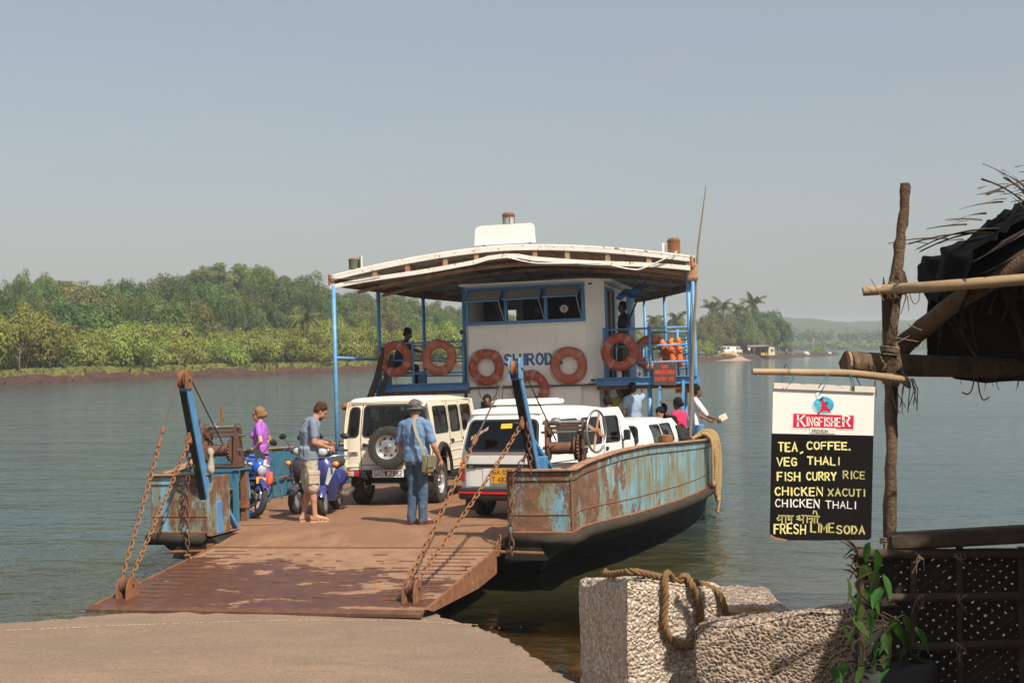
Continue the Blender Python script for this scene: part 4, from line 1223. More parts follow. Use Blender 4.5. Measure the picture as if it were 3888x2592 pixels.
w_r = winch((2.60, 1.55, .83), 1, True); w_r.rotation_euler.z = .05
w_l = winch((-2.84, 1.95, .86), -1, False)
# stands that carry the winches
for (u, v, sd) in ((-2.84, 1.95, -1), (2.60, 1.55, 1)):
    b = MB()
    for dx in ((-.3, .3) if sd < 0 else (-.28, .02)):
        for dy in (-.17, .17):
            b.beam((u + dx, v + dy, 0), (u + dx, v + dy, .80), .07, .07, up=(0, 1, 0))
    b.box((u, v, .80), (.74, .46, .03)); b.box((u - (.12 if sd > 0 else 0), v - .19, .70), (.6 if sd < 0 else .3, .03, .12)); b.beam((u - .3, v - .2, .7), (u + .25, v - .2, .1), .05, .03, up=(0, 1, 0))
    b.build('winch_stand', MT['blue_hull'], ferry)
    u -= .6 if sd > 0 else 0
    b = MB(); b.beam((u + .30, v + .1, 0), (u + .30, v + .1, .78), .09, .05, up=(0, 1, 0)); b.box((u + .30, v + .1, .25), (.12, .12, .1)); b.build('stand_leg', MT['rust'], ferry)
cz = V(2.44, -.45, 2.2)
wire([cz + V(.02, .1, .02), V(2.5, 1.42, 1.16)])
wire([V(-2.13, -.35, 2.2), V(-2.8, 1.9, 1.18)])
b = MB(); b.lathe([(.10, 0), (.10, .36), (.115, .37), (.115, .46), (.1, .47), (.085, .47)], (3.62, 4.4, .62), (0, 0, 1), 16); b.tube([(3.5, 4.4, .97), (3.74, 4.4, .97)], .02, 6); b.build('bollard', MT['rust'], ferry, smooth=40)

def rh(v): return interp([(8.5, 3.70), (10.6, 3.48), (13.1, 3.26), (15, 2.82), (16.5, 2.1), (17.9, 1.36), (18.6, .7)], v)
RV = [8.6, 9.6, 10.6, 11.8, 13.1, 14, 15, 15.8, 16.5, 17.2, 17.9, 18.5]
# --- pilot house
HV = 10.45
house_mats = [MT['white_steel']]
b = MB()
TR = [(-1.40, HV), (1.22, HV), (1.56, HV + .34), (1.56, 13.6), (-1.40, 13.6)]
# walls of the wheelhouse with real window and door openings
def wall_grid(p, q, z0, z1, holes, th=.05):
    """vertical wall from p to q; holes (s0, s1, z0, z1) in metres"""
    p, q = V(p[0], p[1], 0), V(q[0], q[1], 0)
    L = (q - p).length; d = (q - p) / L; nrm = V(d.y, -d.x, 0)
    xs = sorted({0, L} | {h[0] for h in holes} | {h[1] for h in holes}); zs = sorted({z0, z1} | {h[2] for h in holes} | {h[3] for h in holes})
    for i in range(len(xs) - 1):
        for k in range(len(zs) - 1):
            cx, cz_ = (xs[i] + xs[i + 1]) / 2, (zs[k] + zs[k + 1]) / 2
            if any(h[0] < cx < h[1] and h[2] < cz_ < h[3] for h in holes): continue
            c = p + d * cx - nrm * th / 2; c.z = cz_
            M3 = Matrix((d, nrm, V(0, 0, 1))).transposed()
            b.box(c, (xs[i + 1] - xs[i], th, zs[k + 1] - zs[k]), M3)
wall_grid(TR[0], TR[1], 1.92, 4.10, [(.05, 2.57, 3.29, 4.03)])
wall_grid(TR[1], TR[2], 1.92, 4.10, [])
wall_grid(TR[2], TR[3], 2.0, 4.06, [(.08, .95, 2.02, 3.92), (1.9, 2.4, 3.2, 3.7)])
wall_grid(TR[3], TR[4], 2.0, 4.06, [(.08, .34, 3.2, 3.75), (2.62, 2.92, 3.2, 3.75)])
wall_grid(TR[4], TR[0], 2.0, 4.06, [(.5, 1.1, 3.25, 3.8)])
b.prism([(-1.5, HV - .12), (1.3, HV - .12), (1.72, HV + .3), (1.72, 13.7), (-1.5, 13.7)], 4.10, 4.14)
house = b.build('pilot_house', MT['white_steel'], ferry)
b = MB(); b.box((-.05 - .0, HV + .02, 2.16), (2.6, .012, .012)); b.tube([(1.22, HV - .005, 1.95), (1.22, HV - .005, 4.08)], .012, 5); b.tube([(-1.38, HV - .006, 3.2), (1.22, HV - .006, 3.2)], .006, 5); b.tube([(-1.38, HV - .006, 1.98), (1.22, HV - .006, 1.98)], .008, 5); b.build('weld_seam', MT['white_steel'], house)
b = MB()
b.box((.04, HV + .55, .98), (2.06, 1.02, 1.96), bev=.03); b.box((-1.08, HV + .35, 1.78), (.5, .6, .3)); b.box((1.25, HV + .5, 1.7), (.36, .7, .5))
b.build('trunk_casing', MT['white_steel'], ferry)
b = MB(); b.box((0, 13.58 - .9, .98), (2.9, 1.9, 1.9)); b.build('engine_casing', MT['white_steel'], ferry)
# rust run-off stain plate patch on the casing: worn bare area
# front windows: frame, mullions, hinged sashes
b = MB()
z0, z1, x0, x1 = 3.29, 4.03, -1.35, 1.17
for (a, c) in (((x0, z0), (x1, z0)), ((x0, z1), (x1, z1))): b.box(((a[0] + c[0]) / 2, HV - .012, a[1]), (c[0] - a[0] + .1, .09, .065))
for x in (x0, -.50, .37, x1): b.box((x, HV - .010, (z0 + z1) / 2), (.065, .086, z1 - z0 - .06))
b.build('window_frame', MT['blue'], house)
for i, (xa, xb, ang_) in enumerate(((-1.30, -.53, 58), (-.47, .34, 60), (.40, 1.14, 62))):
    e = bpy.data.objects.new('hinged_window', None); COL.objects.link(e); e.parent = house; e.location = ((xa + xb) / 2, HV - .06, z1 - .03); e.rotation_euler = (R_(-ang_), 0, 0)
    e.empty_display_size = .1
    w = xb - xa; h = .48
    b = MB()
    for (cx, cz_, sx, sz) in ((0, -.02, w, .04), (0, -h, w, .04), (-w / 2 + .02, -h / 2, .04, h), (w / 2 - .02, -h / 2, .04, h)): b.box((cx, 0, cz_), (sx, .03, sz))
    b.box((0, 0, -h / 2), (w - .06, .006, h - .06))
    b.mi = 0
    pan = b
    fr = MB()
    for (cx, cz_, sx, sz) in ((0, -.02, w, .04), (0, -h, w, .04), (-w / 2 + .02, -h / 2, .04, h), (w / 2 - .02, -h / 2, .04, h)): fr.box((cx, 0, cz_), (sx, .032, sz))
    f = fr.build('hinged_window', MT['blue'], house, loc=e.location); f.rotation_euler = e.rotation_euler
    bpy.data.objects.remove(e)
    g = MB(); g.box((0, 0, -h / 2), (w - .07, .008, h - .07)); g.v = [tuple(f.matrix_basis @ V(p)) for p in g.v]
    g.build('window_pane', mat('dusty_glass', (.30, .27, .23), .3, var=.15, coat=.3), house)
    s = MB(); p = f.matrix_basis @ V(w * .46, 0, -h + .02); s.tube([p, (xb - .01, HV - .05, z0 + .05)], .009, 5); s.build('window_stay', MT['silver'], house)
# wheelhouse inside: floor, console, near-black lining that paints in the shade, searchlight
b = MB(); b.box((0, 12.0, 2.02), (2.7, 3.0, .04)); b.box((-.1, HV + .45, 3.0), (2.2, .5, .5)); b.box((0, 12.0, 4.04), (2.7, 3.0, .03)); b.box((.12, 13.53, 2.6), (2.2, .02, 1.2)); b.box((.12, 13.53, 3.6), (2.0, .02, .9)); b.box((-1.33, 12.6, 3.0), (.02, 1.8, 2.0)); b.box((-.1, HV + .08, 2.6), (2.4, .02, 1.3)); b.box((1.48, 12.2, 3.0), (.02, .7, 2.0)); b.build('wheelhouse_inside', mat('inside_shade_brown', (.045, .035, .028), .6), house)
b = MB(); b.lathe([(.0, .03), (.05, .02), (.095, -.04), (.10, -.09), (.09, -.10)], (.70, HV + .35, 3.55), (0, 1, 0), 20, caps=False); b.tube([(.70, HV + .38, 3.45), (.70, HV + .38, 3.2)], .014, 6); b.build('searchlight', MT['chrome'], house, smooth=True)
b = MB(); b.tube([(-.98, HV + .6, 3.85), (-.62, HV + .5, 3.28)], .022, 6); b.build('inside_stay', MT['wood'], house)
# side door
b = MB(); b.box((1.60, HV + 1.25, 2.95), (.045, .86, 1.86)); b.box((1.63, HV + 1.25, 3.45), (.02, .5, .7)); d_ = b.build('door', MT['blue'], house); d_.location = (.36, .05, 0); 
d_.rotation_euler = (0, 0, 0)
b = MB()
for y in (HV + .40, HV + 1.30): b.box((1.585, y, 2.98), (.05, .06, 1.95))
b.box((1.585, HV + .85, 3.95), (.05, .96, .06)); b.build('door_frame', MT['blue'], house)
# little horn and cable on the left corner
b = MB(); b.lathe([(.015, 0), (.03, .05), (.055, .09)], (-1.42, HV - .05, 3.12), (-.6, -1, 0), 10); b.tube(smooth_pts([(-1.40, HV - .05, 3.1), (-1.46, HV - .1, 3.0), (-1.42, HV - .1, 2.8), (-1.40, HV - .03, 2.7)]), .006, 5); b.build('horn', MT['black'], house)
# name painted on the house front
b = MB()
hN = .225
wN = text_width('SHIRODA', hN, .30, 1.0)
stroke_text(b, 'SHIRODA', -.56, 2.385, hN, .05, lambda x, y, z: V(x * 1.0, HV - .003 - z, y), gap=.27, adv=1.27 / wN)
b.build('ship_name', mat('blue_lettering', (.045, .15, .36), .5, var=.15, vscale=6), house, recalc=False)

# --- upper deck
DV = [HV, 11.8, 13.1, 14, 15, 15.8, 16.5, 17.2, 17.9, 18.5]
b = MB(); o = [(rh(v) - .03, v) for v in DV]; b.prism(o + [(-u, v) for u, v in o[::-1]], 1.905, 1.955)
b.build('upper_deck', mat('dark_deck_plate', (.07, .06, .05), .8, var=.3), ferry)
for (xa, xb) in ((-3.48, -1.36), (1.40, 3.50)):
    b = MB(); xm, w = (xa + xb) / 2, xb - xa
    b.box((xm, HV - .005, 1.97), (w, .03, .15)); b.box((xm, HV - .03, 1.90), (w, .06, .02)); b.box((xm, HV - .03, 2.045), (w, .09, .025))
    b.build('deck_beam', MT['blue'], ferry)
    b = MB(); b.box((xm, HV + .04, 1.86), (w, .05, .1)); b.build('rusty_angle', MT['rust'], ferry)
for sd in (-1, 1):
    b = MB()
    for v0, v1 in zip(DV, DV[1:]): b.beam((sd * rh(v0), v0, 1.96), (sd * rh(v1), v1, 1.96), .04, .16)
    b.build('deck_beam', MT['blue'], ferry)
# posts that carry the canopy
def post(u, v, w0, w1, r=.042, key='blue_pole'):
    b = MB(); b.tube([(u, v, w0), (u, v, (w0 + w1) / 2), (u, v, w1)], r, 10); b.build('canopy_post', MT[key], ferry, smooth=True)
for u, v, w0 in ((-3.62, 8.5, .0), (-3.45, 10.65, .6), (-3.22, 13.1, .6), (-2.78, 15.0, .6)): post(u, v, w0, 4.1)
for u, v, w0 in ((3.56, 8.8, .5), (3.46, 10.5, .5)): post(u, v, w0, 4.12)
for (u, v) in ((2.95, 14.6), (2.08, 16.5), (1.36, 17.9)): post(u, v, 1.95, 4.1, .038)
for (u, v, w0, w1) in ((-1.50, HV + .25, 1.9, 4.1), (-1.32, HV + .9, 0, 1.9), (1.35, HV + .95, 0, 1.9), (2.5, HV + .05, 0, 1.9), (3.05, HV + 1.6, 0, 1.9), (-2.6, HV + 1.4, 0, 1.9), (-3.45, HV + .02, .8, 1.9)): post(u, v, w0, w1, .05)
b = MB(); b.tube([(-3.6, 8.5, 2.62), (-3.55, 10.85, 2.62)], .03, 8); b.build('side_rail', MT['blue_pole'], ferry, smooth=True)
# --- railings
def rails(p, q, levels, posts, r=.02):
    p, q = V(p), V(q)
    b = MB()
    for w in levels: b.tube([p + V(0, 0, w), q + V(0, 0, w)], r, 7)
    b.build('railing', MT['blue_pole'], ferry, smooth=True)
    for f in posts:
        b = MB(); a = p.lerp(q, f); b.tube([a, a + V(0, 0, max(levels) + .05)], r * 1.5, 8); b.build('rail_post', MT['blue_pole'], ferry, smooth=True)
rails((-3.40, HV - .03, 2.05), (-1.46, HV - .03, 2.05), (.22, .52, .88), (.41, .995))
rails((1.60, HV - .03, 2.05), (3.42, HV - .03, 2.05), (.30, .64, 1.00), (.0, .52, ))
for sd in (-1, 1):
    for v0, v1 in ((10.9, 13.1), (13.1, 15), (15, 16.5), (16.5, 17.9)): rails((sd * (rh(v0) - .06), v0, 2.0), (sd * (rh(v1) - .06), v1, 2.0), (.25, .6, .95), (1,), .018)
rails((-1.3, 17.9, 2.0), (1.3, 17.9, 2.0), (.25, .6, .95), (.5,), .018)
rails((2.45, HV + .9, 2.05), (3.35, HV + 1.2, 2.05), (.25, .6, .95), (.0, .6))
# --- stair to the upper deck
b = MB()
for x in (2.74, 3.22): b.beam((x, 9.75, .15), (x, 10.42, 1.95), .05, .10, up=(0, 1, 0))
stair = b.build('stair', MT['blue'], ferry)
for k in range(7):
    f = (k + .6) / 7.2; b = MB(); b.box((2.98, 9.75 + .67 * f, .15 + 1.8 * f), (.45, .16, .025)); b.build('stair_tread', MT['rust'], stair)
# timbers leaning by the left canopy post
for (p, q, r) in (((-3.64, 10.15, 1.45), (-3.20, 10.3, 2.86), .075), ((-3.45, 10.25, 1.5), (-3.05, 10.32, 2.7), .06)):
    b = MB(); b.tube([p, V(p).lerp(V(q), .5) + V(.03, 0, 0), q], [r, r * .9, r * .8], 9, jit=.08)
    tag(b.build('timber_pole', MT['wood_dark'], smooth=True), 'weathered timber leaning on the left end of the upper deck' + (' with the taller top' if r > .07 else ', the shorter one behind'), 'timber').matrix_world = FM

# --- canopy roof
def arc(u, v=8.6):
    q = rh(v); return 4.32 + .42 * (q / 3.7) * (1 - min(1.05, abs(u) / q) ** 1.7)
U = lin(-1, 1, 30)
b = MB()
b.loft([[V(u * (rh(v) + .04), v, arc(u * rh(v), v) - .0) for u in U] for v in RV], cap=False, closed=False)
b.loft([[V(u * (rh(v) + .04), v, arc(u * rh(v), v) - .035) for u in U] for v in RV], cap=False, closed=False)
b.add([V(u * 3.73, 8.6, arc(u * 3.69)) for u in U] + [V(u * 3.73, 8.6, arc(u * 3.69) - .035) for u in U], [(i, i + 1, len(U) + i + 1, len(U) + i) for i in range(len(U) - 1)])
roof = b.build('canopy_roof', [MT['white_roof']], ferry, smooth=30)
def arcbeam(v, dz, h, w, key, name='roof_beam', u0=None, u1=None):
    b = MB(); q = rh(v); UU = lin(-q if u0 is None else u0, q - .06 if u1 is None else u1, 24)
    ring = lambda u: [V(u, v - w / 2, arc(u, v) - dz), V(u, v + w / 2, arc(u, v) - dz), V(u, v + w / 2, arc(u, v) - dz - h), V(u, v - w / 2, arc(u, v) - dz - h)]
    b.loft([ring(u) for u in UU]); b.build(name, MT[key], roof)
arcbeam(8.58, .045, .075, .05, 'white_roof', 'front_edge_beam')
b = MB(); UU = lin(-3.72, 3.64, 24)
low = lambda u: arc(u) - .19 - .10 * math.exp(-((abs(u) - 1.6) / 1.4) ** 2) + (.04 if abs(u) < .4 else 0)
b.loft([[V(u, 8.56, low(u)), V(u, 8.61, low(u)), V(u, 8.61, low(u) - .085), V(u, 8.56, low(u) - .085)] for u in UU]); b.build('front_chord', MT['white_roof'], roof)
for u in (-3.68, -2.75, -2.05, -1.25, -.6, .6, 1.25, 2.05, 2.85, 3.6):
    b = MB(); b.box((u, 8.6, (arc(u) - .12 + low(u)) / 2), (.09, .035, arc(u) - .10 - low(u) + .02)); b.build('chord_spacer', MT['rust_beam'], roof)
for v in (9.7, 10.9, 12.4, 14, 15.8, 17.3): arcbeam(v, .07, .10, .05, 'rust_beam')
for v in (9.72, 10.92): arcbeam(v, .26, .06, .05, 'rust_beam', 'roof_chord')
for u in (-2.9, -2.2, -1.5, -.75, 0, .75, 1.5, 2.2, 2.9):
    ve = 8.7
    while ve < 18.4 and rh(ve) > abs(u) + .08: ve += .1
    b = MB(); vv = lin(8.66, ve, 8); b.loft([[V(u + dx, v, arc(u, v) + dz) for dx, dz in ((-.025, -.04), (.025, -.04), (.025, -.085), (-.025, -.085))] for v in vv]); b.build('purlin', MT['rust_beam'], roof)
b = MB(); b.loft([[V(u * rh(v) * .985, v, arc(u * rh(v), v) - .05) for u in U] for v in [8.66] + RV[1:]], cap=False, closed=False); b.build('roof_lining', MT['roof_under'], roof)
for sd in (-1, 1):
    b = MB()
    for v0, v1 in zip(RV, RV[1:]): b.beam((sd * rh(v0), v0 - .01, 4.20), (sd * rh(v1), v1 + .01, 4.20), .035, .22)
    b.build('eave_board', MT['rust_beam'] if sd > 0 else MT['rust'], roof)
for u, key in ((-3.74, 'rust'), (3.67, 'rust_beam')):
    b = MB(); b.box((u, 8.62, 4.22), (.05, .12, .24), bev=.02); b.build('eave_cap', MT[key], roof)
# loose white cable that hangs along the right front edge
b = MB(); b.tube(smooth_pts([(.05, 8.53, 4.48), (.6, 8.52, 4.34), (1.2, 8.52, 4.30), (1.9, 8.52, 4.26), (2.5, 8.52, 4.12), (2.75, 8.52, 4.13), (3.3, 8.5, 4.34), (3.4, 8.5, 4.42)], 6), .016, 6); b.build('loose_cable', MT['white_roof'], roof)
b = MB(); b.tube(smooth_pts([(-3.74, 8.55, 4.25), (-3.2, 8.52, 4.22), (-2.6, 8.53, 4.27)]), .008, 5); b.build('roof_cord', MT['rope_thin'], roof)
# white board and lamps on the roof
b = MB(); b.prism([(-.63, 0), (.62, .0), (.60, .34), (.55, .385), (-.50, .385), (-.60, .34)], 0, .06, lambda x, y, z: V(x - .04, 8.72 + z, 4.775 + y)); bd = b.build('name_board', mat('white_board_paint', (.82, .77, .74), .5, var=.05, layers=[((.5, .42, .36), 14, .70, .76)], bump=.1), ferry)
b = MB()
for x in (-.5, .45): b.beam((x, 8.85, 4.74), (x, 8.80, 5.05), .05, .05, up=(0, 1, 0))
b.build('board_bracket', MT['rust_beam'], ferry)
def lantern(u, v, w, r, h, shade, mt):
    e = bpy.data.objects.new('lantern', None); COL.objects.link(e); e.parent = ferry; e.location = (u, v, w); e.empty_display_size = .1
    b = MB(); b.lathe([(r * .9, 0), (r, .01), (r, h * .12), (r * .85, h * .16)], (0, 0, 0), n=16); b.lathe([(r * .85, h * .72), (r, h * .74), (r * 1.05, h * .86), (r * .8, h), (r * .2, h * 1.02)], (0, 0, 0), n=16)
    for k in range(4):
        a = k * math.pi / 2 + .4; b.tube([(r * .92 * math.cos(a), r * .92 * math.sin(a), h * .1), (r * .92 * math.cos(a), r * .92 * math.sin(a), h * .78)], r * .07, 5)
    if shade: b.lathe([(r, h * .1), (r, h * .8)], (0, .015, 0), n=16, caps=False)
    b.build('lantern_body', MT[mt], e, smooth=40)
    b = MB(); b.lathe([(r * .82, h * .14), (r * .84, h * .45), (r * .82, h * .74)], (0, 0, 0), n=16); b.build('lantern_glass', mat('lantern_glass', (.35, .36, .34), .15, var=.2, coat=.6), e, smooth=40)
    return e
lantern(.02, 8.85, 5.13, .125, .27, False, 'rust')
e = lantern(3.31, 8.8, 4.39, .125, .31, False, 'rust')
b = MB(); b.box((-.19, -.02, .11), (.03, .26, .22)); b.build('lamp_screen', MT['white_roof'], e)
b = MB(); b.lathe([(.123, .03), (.123, .24)], (0, 0, 0), n=16, caps=False); b.f = [f for i, f in enumerate(b.f) if i not in (9, 10, 11, 12)]; b.m = [0] * len(b.f); b.build('lantern_hood', MT['rust'], e)
e = lantern(-3.28, 8.8, 4.44, .11, .22, False, 'rust')
b = MB(); b.lathe([(.108, .02), (.108, .18)], (0, 0, 0), n=16, caps=False); b.build('lantern_hood', mat('green_lamp_paint', (.05, .10, .07), .6, var=.3, layers=[(RUST, 8, .55, .7)]), e); b = MB(); b.box((.16, -.02, .12), (.03, .24, .27), Matrix.Rotation(.5, 3, 'Z')); b.build('lamp_screen', mat('cream_screen', (.55, .52, .38), .7, var=.2, layers=[(RUST, 9, .62, .74)]), e)
# aerial
b = MB(); b.tube([(3.50, 8.7, .6), (3.56, 8.7, 1.6), (3.66, 8.7, 3.0), (3.78, 8.75, 4.5), (3.97, 8.8, 5.68)], [.035, .034, .03, .02, .008], 7); b.build('aerial_pole', MT['rope_thin'], ferry)
b = MB(); b.box((3.66, 8.72, 4.02), (.22, .2, .34), bev=.06); b.build('cable_bundle', MT['rust_beam'], ferry)
# ================================================================ vehicles
def fdnorm(fn, s, t, e=.01):
    a = fn(s + e, t) - fn(s - e, t); c = fn(s, t + e) - fn(s, t - e)
    n = a.cross(c)
    return n.normalized() if n.length > 0 else V(0, 0, 1)
def holed(fn, s0, s1, t0, t1, holes=(), ns=6, nt_=5, th=.03):
    """sheet mapped by fn(s, t) with rectangular openings, with thickness inwards"""
    S = sorted({round(x, 4) for x in lin(s0, s1, ns)} | {round(h[k], 4) for h in holes for k in (0, 1) if s0 < h[k] < s1})
    T = sorted({round(x, 4) for x in lin(t0, t1, nt_)} | {round(h[k], 4) for h in holes for k in (2, 3) if t0 < h[k] < t1})
    b = MB(); P = [fn(s, t) for t in T for s in S]; n = len(S); F = []
    for j in range(len(T) - 1):
        for i in range(n - 1):
            cs, ct = (S[i] + S[i + 1]) / 2, (T[j] + T[j + 1]) / 2
            if any(h[0] < cs < h[1] and h[2] < ct < h[3] for h in holes): continue
            F.append((j * n + i, j * n + i + 1, (j + 1) * n + i + 1, (j + 1) * n + i))
    b.add(P, F)
    return b
def rrect(s0, s1, t0, t1, r, n=5):
    out = []
    for (cx, cy, a) in ((s1 - r, t1 - r, 0), (s0 + r, t1 - r, 90), (s0 + r, t0 + r, 180), (s1 - r, t0 + r, 270)):
        for k in range(n + 1):
            q = R_(a + 90 * k / n); out.append((cx + r * math.cos(q), cy + r * math.sin(q)))
    return out
def seal(fn, h, r=.05, w=.022, lift=.008, up=1):
    """rounded rubber window seal that also fills the square corners of the opening"""
    b = MB()
    o = rrect(h[0] - w, h[1] + w, h[2] - w, h[3] + w, r + w); i_ = rrect(h[0] + w * .4, h[1] - w * .4, h[2] + w * .4, h[3] - w * .4, r)
    def mp(p, l): return fn(*p) + fdnorm(fn, *p) * l * up
    rings = [[mp(p, -.01) for p in o], [mp(p, lift) for p in o], [mp(p, lift) for p in i_], [mp(p, -.02) for p in i_]]
    b.loft(rings, cap=False)
    return b
def pane(fn, h, up=1, off=-.006):
    b = MB(); b.grid(lambda s, t: fn(s, t) + fdnorm(fn, s, t) * off * up, lin(h[0] - .005, h[1] + .005, 4), lin(h[2] - .005, h[3] + .005, 3)); return b
def wheel(parent, c, R, W, rimR, key='silver', hub='chrome', axis=(1, 0, 0), steel=True):
    e = bpy.data.objects.new('wheel', None); COL.objects.link(e); e.parent = parent; e.location = c; e.empty_display_size = .1
    b = MB(); r = rimR; w = W / 2
    b.lathe([(r, -w * .75), (r + (R - r) * .5, -w), (R * .965, -w * .82), (R, -w * .45), (R, w * .45), (R * .965, w * .82), (r + (R - r) * .5, w), (r, w * .75), (r * .97, 0), (r, -w * .75)], (0, 0, 0), axis, 32, caps=False)
    n = 40
    ax = V(axis).normalized(); x = ax.cross(V(0, 1, 0)); x = x.normalized() if x.length > .01 else V(1, 0, 0); y = ax.cross(x)
    for k in range(n):
        a = 2 * math.pi * k / n; d = x * math.cos(a) + y * math.sin(a)
        for s in (-1, 1):
            b.beam(d * (R * .99) + ax * (s * w * .15), d * (R * .975) + ax * (s * w * .88), .02, .014, up=d)
    b.build('tyre', MT['rubber'], e, smooth=40)
    b = MB()
    for s in (1, -1):
        b.lathe([(r * 1.0, w * .78 * s), (r * .93, w * .70 * s), (r * .88, w * .30 * s), (r * .80, w * .22 * s), (r * .62, w * .34 * s), (r * .50, w * .42 * s), (r * .30, w * .30 * s), (r * .0, w * .30 * s)], (0, 0, 0), axis, 28, caps=False)
    b.build('rim', MT[key], e, smooth=40)
    b = MB(); b.lathe([(r * .30, w * .30), (r * .30, w * .55), (r * .18, w * .70), (0, w * .72)], (0, 0, 0), axis, 18); b.lathe([(r * .30, -w * .30), (r * .30, -w * .55), (r * .18, -w * .70), (0, -w * .72)], (0, 0, 0), axis, 18); b.build('hub_cap', MT[hub], e, smooth=40)
    if steel:
        b = MB()
        for k in range(8):
            a = 2 * math.pi * (k + .5) / 8; d = x * math.cos(a) + y * math.sin(a); q = ax.cross(d)
            for s in (1, -1):
                c0 = d * r * .71 + ax * (w * .30 * s)
                b.box(c0, (r * .2, r * .13, .012), Matrix((q, d, ax)).transposed())
        b.build('rim_slot', MT['black'], e)
    return e
def text_plate(parent, rows, c, sz, fn, col, tcol, name='number_plate', hrow=None, wfac=1.0):
    """number plate: slab + stroke lettering; fn(x, z, off) -> local point"""
    b = MB(); w, h = sz
    b.add([fn(c[0] + x * w / 2, c[1] + z * h / 2, o) for o in (.004, .012) for (x, z) in ((-1, -1), (1, -1), (1, 1), (-1, 1))], [(0, 1, 2, 3), (7, 6, 5, 4), (0, 4, 5, 1), (1, 5, 6, 2), (2, 6, 7, 3), (3, 7, 4, 0)])
    pl = b.build(name, col, parent)
    b = MB(); n = len(rows); hh = hrow or h / n * .62
    for i, r in enumerate(rows):
        tw = text_width(r, hh, .28); ad = min(1.0, w * .90 / tw) * wfac
        y = c[1] + h / 2 - h * (i + .5) / n - hh / 2
        stroke_text(b, r, c[0] - tw * ad / 2, y, hh, hh * .135, lambda x, z, o: fn(x, z, .0135 + o), gap=.28, adv=ad)
    b.build('plate_lettering', tcol, pl, recalc=False)
    return pl
M_yel = mat('yellow_plate', (.75, .36, .03), .5, var=.1); M_wh = mat('white_plate', (.75, .73, .68), .5, var=.08); M_ink = mat('black_lettering', (.02, .02, .02), .6, var=0)

# ---------------------------------------------------------------- cream off-road car (x right, y forward, rear face at y = 0)
M_cream = mat('cream_car_paint', (.80, .70, .55), .35, var=.04, vscale=1.5, layers=[((.62, .50, .37), 3, .60, .85)], coat=.35)
jeep = empty('off_road_car', mat=fmat(-1.02, 4.32, 0, R_(1.0)), label='cream boxy off road car with spare wheel on its back door, parked on the deck', cat='car')
JW = .775
def jside(sd):
    def fn(y, z):
        k = max(0, (z - 1.05) / .75)
        return V(sd * (JW - .075 * k * k - .02 * k - (.035 * max(0, (y - 2.0) / 1.0) if z > 1.02 else 0)), y, z)
    return fn
def jrear(x, z):
    k = max(0, (z - 1.05) / .75)
    e = max(0, (abs(x) / JW - .80) / .20)
    return V(x * (1 - .12 * k * k - .02 * k), .0 + .06 * k * k + .05 * e * e, z)
RH = [(-.70, -.53, 1.17, 1.64), (-.43, .43, 1.17, 1.66), (.53, .70, 1.17, 1.64)]
holed(jrear, -JW, JW, .60, 1.74, RH, 12, 8).build('rear_panel', M_cream, jeep, smooth=30)
for h in RH:
    f = seal(jrear, h, .06 if h[1] - h[0] < .4 else .05).build('window_seal', MT['black'], jeep, smooth=30)
    pane(jrear, h).build('window_pane', MT['glass'], jeep)
SHOLE = [(.22, .98, 1.20, 1.62), (1.16, 1.74, 1.20, 1.62), (1.92, 2.62, 1.20, 1.62)]
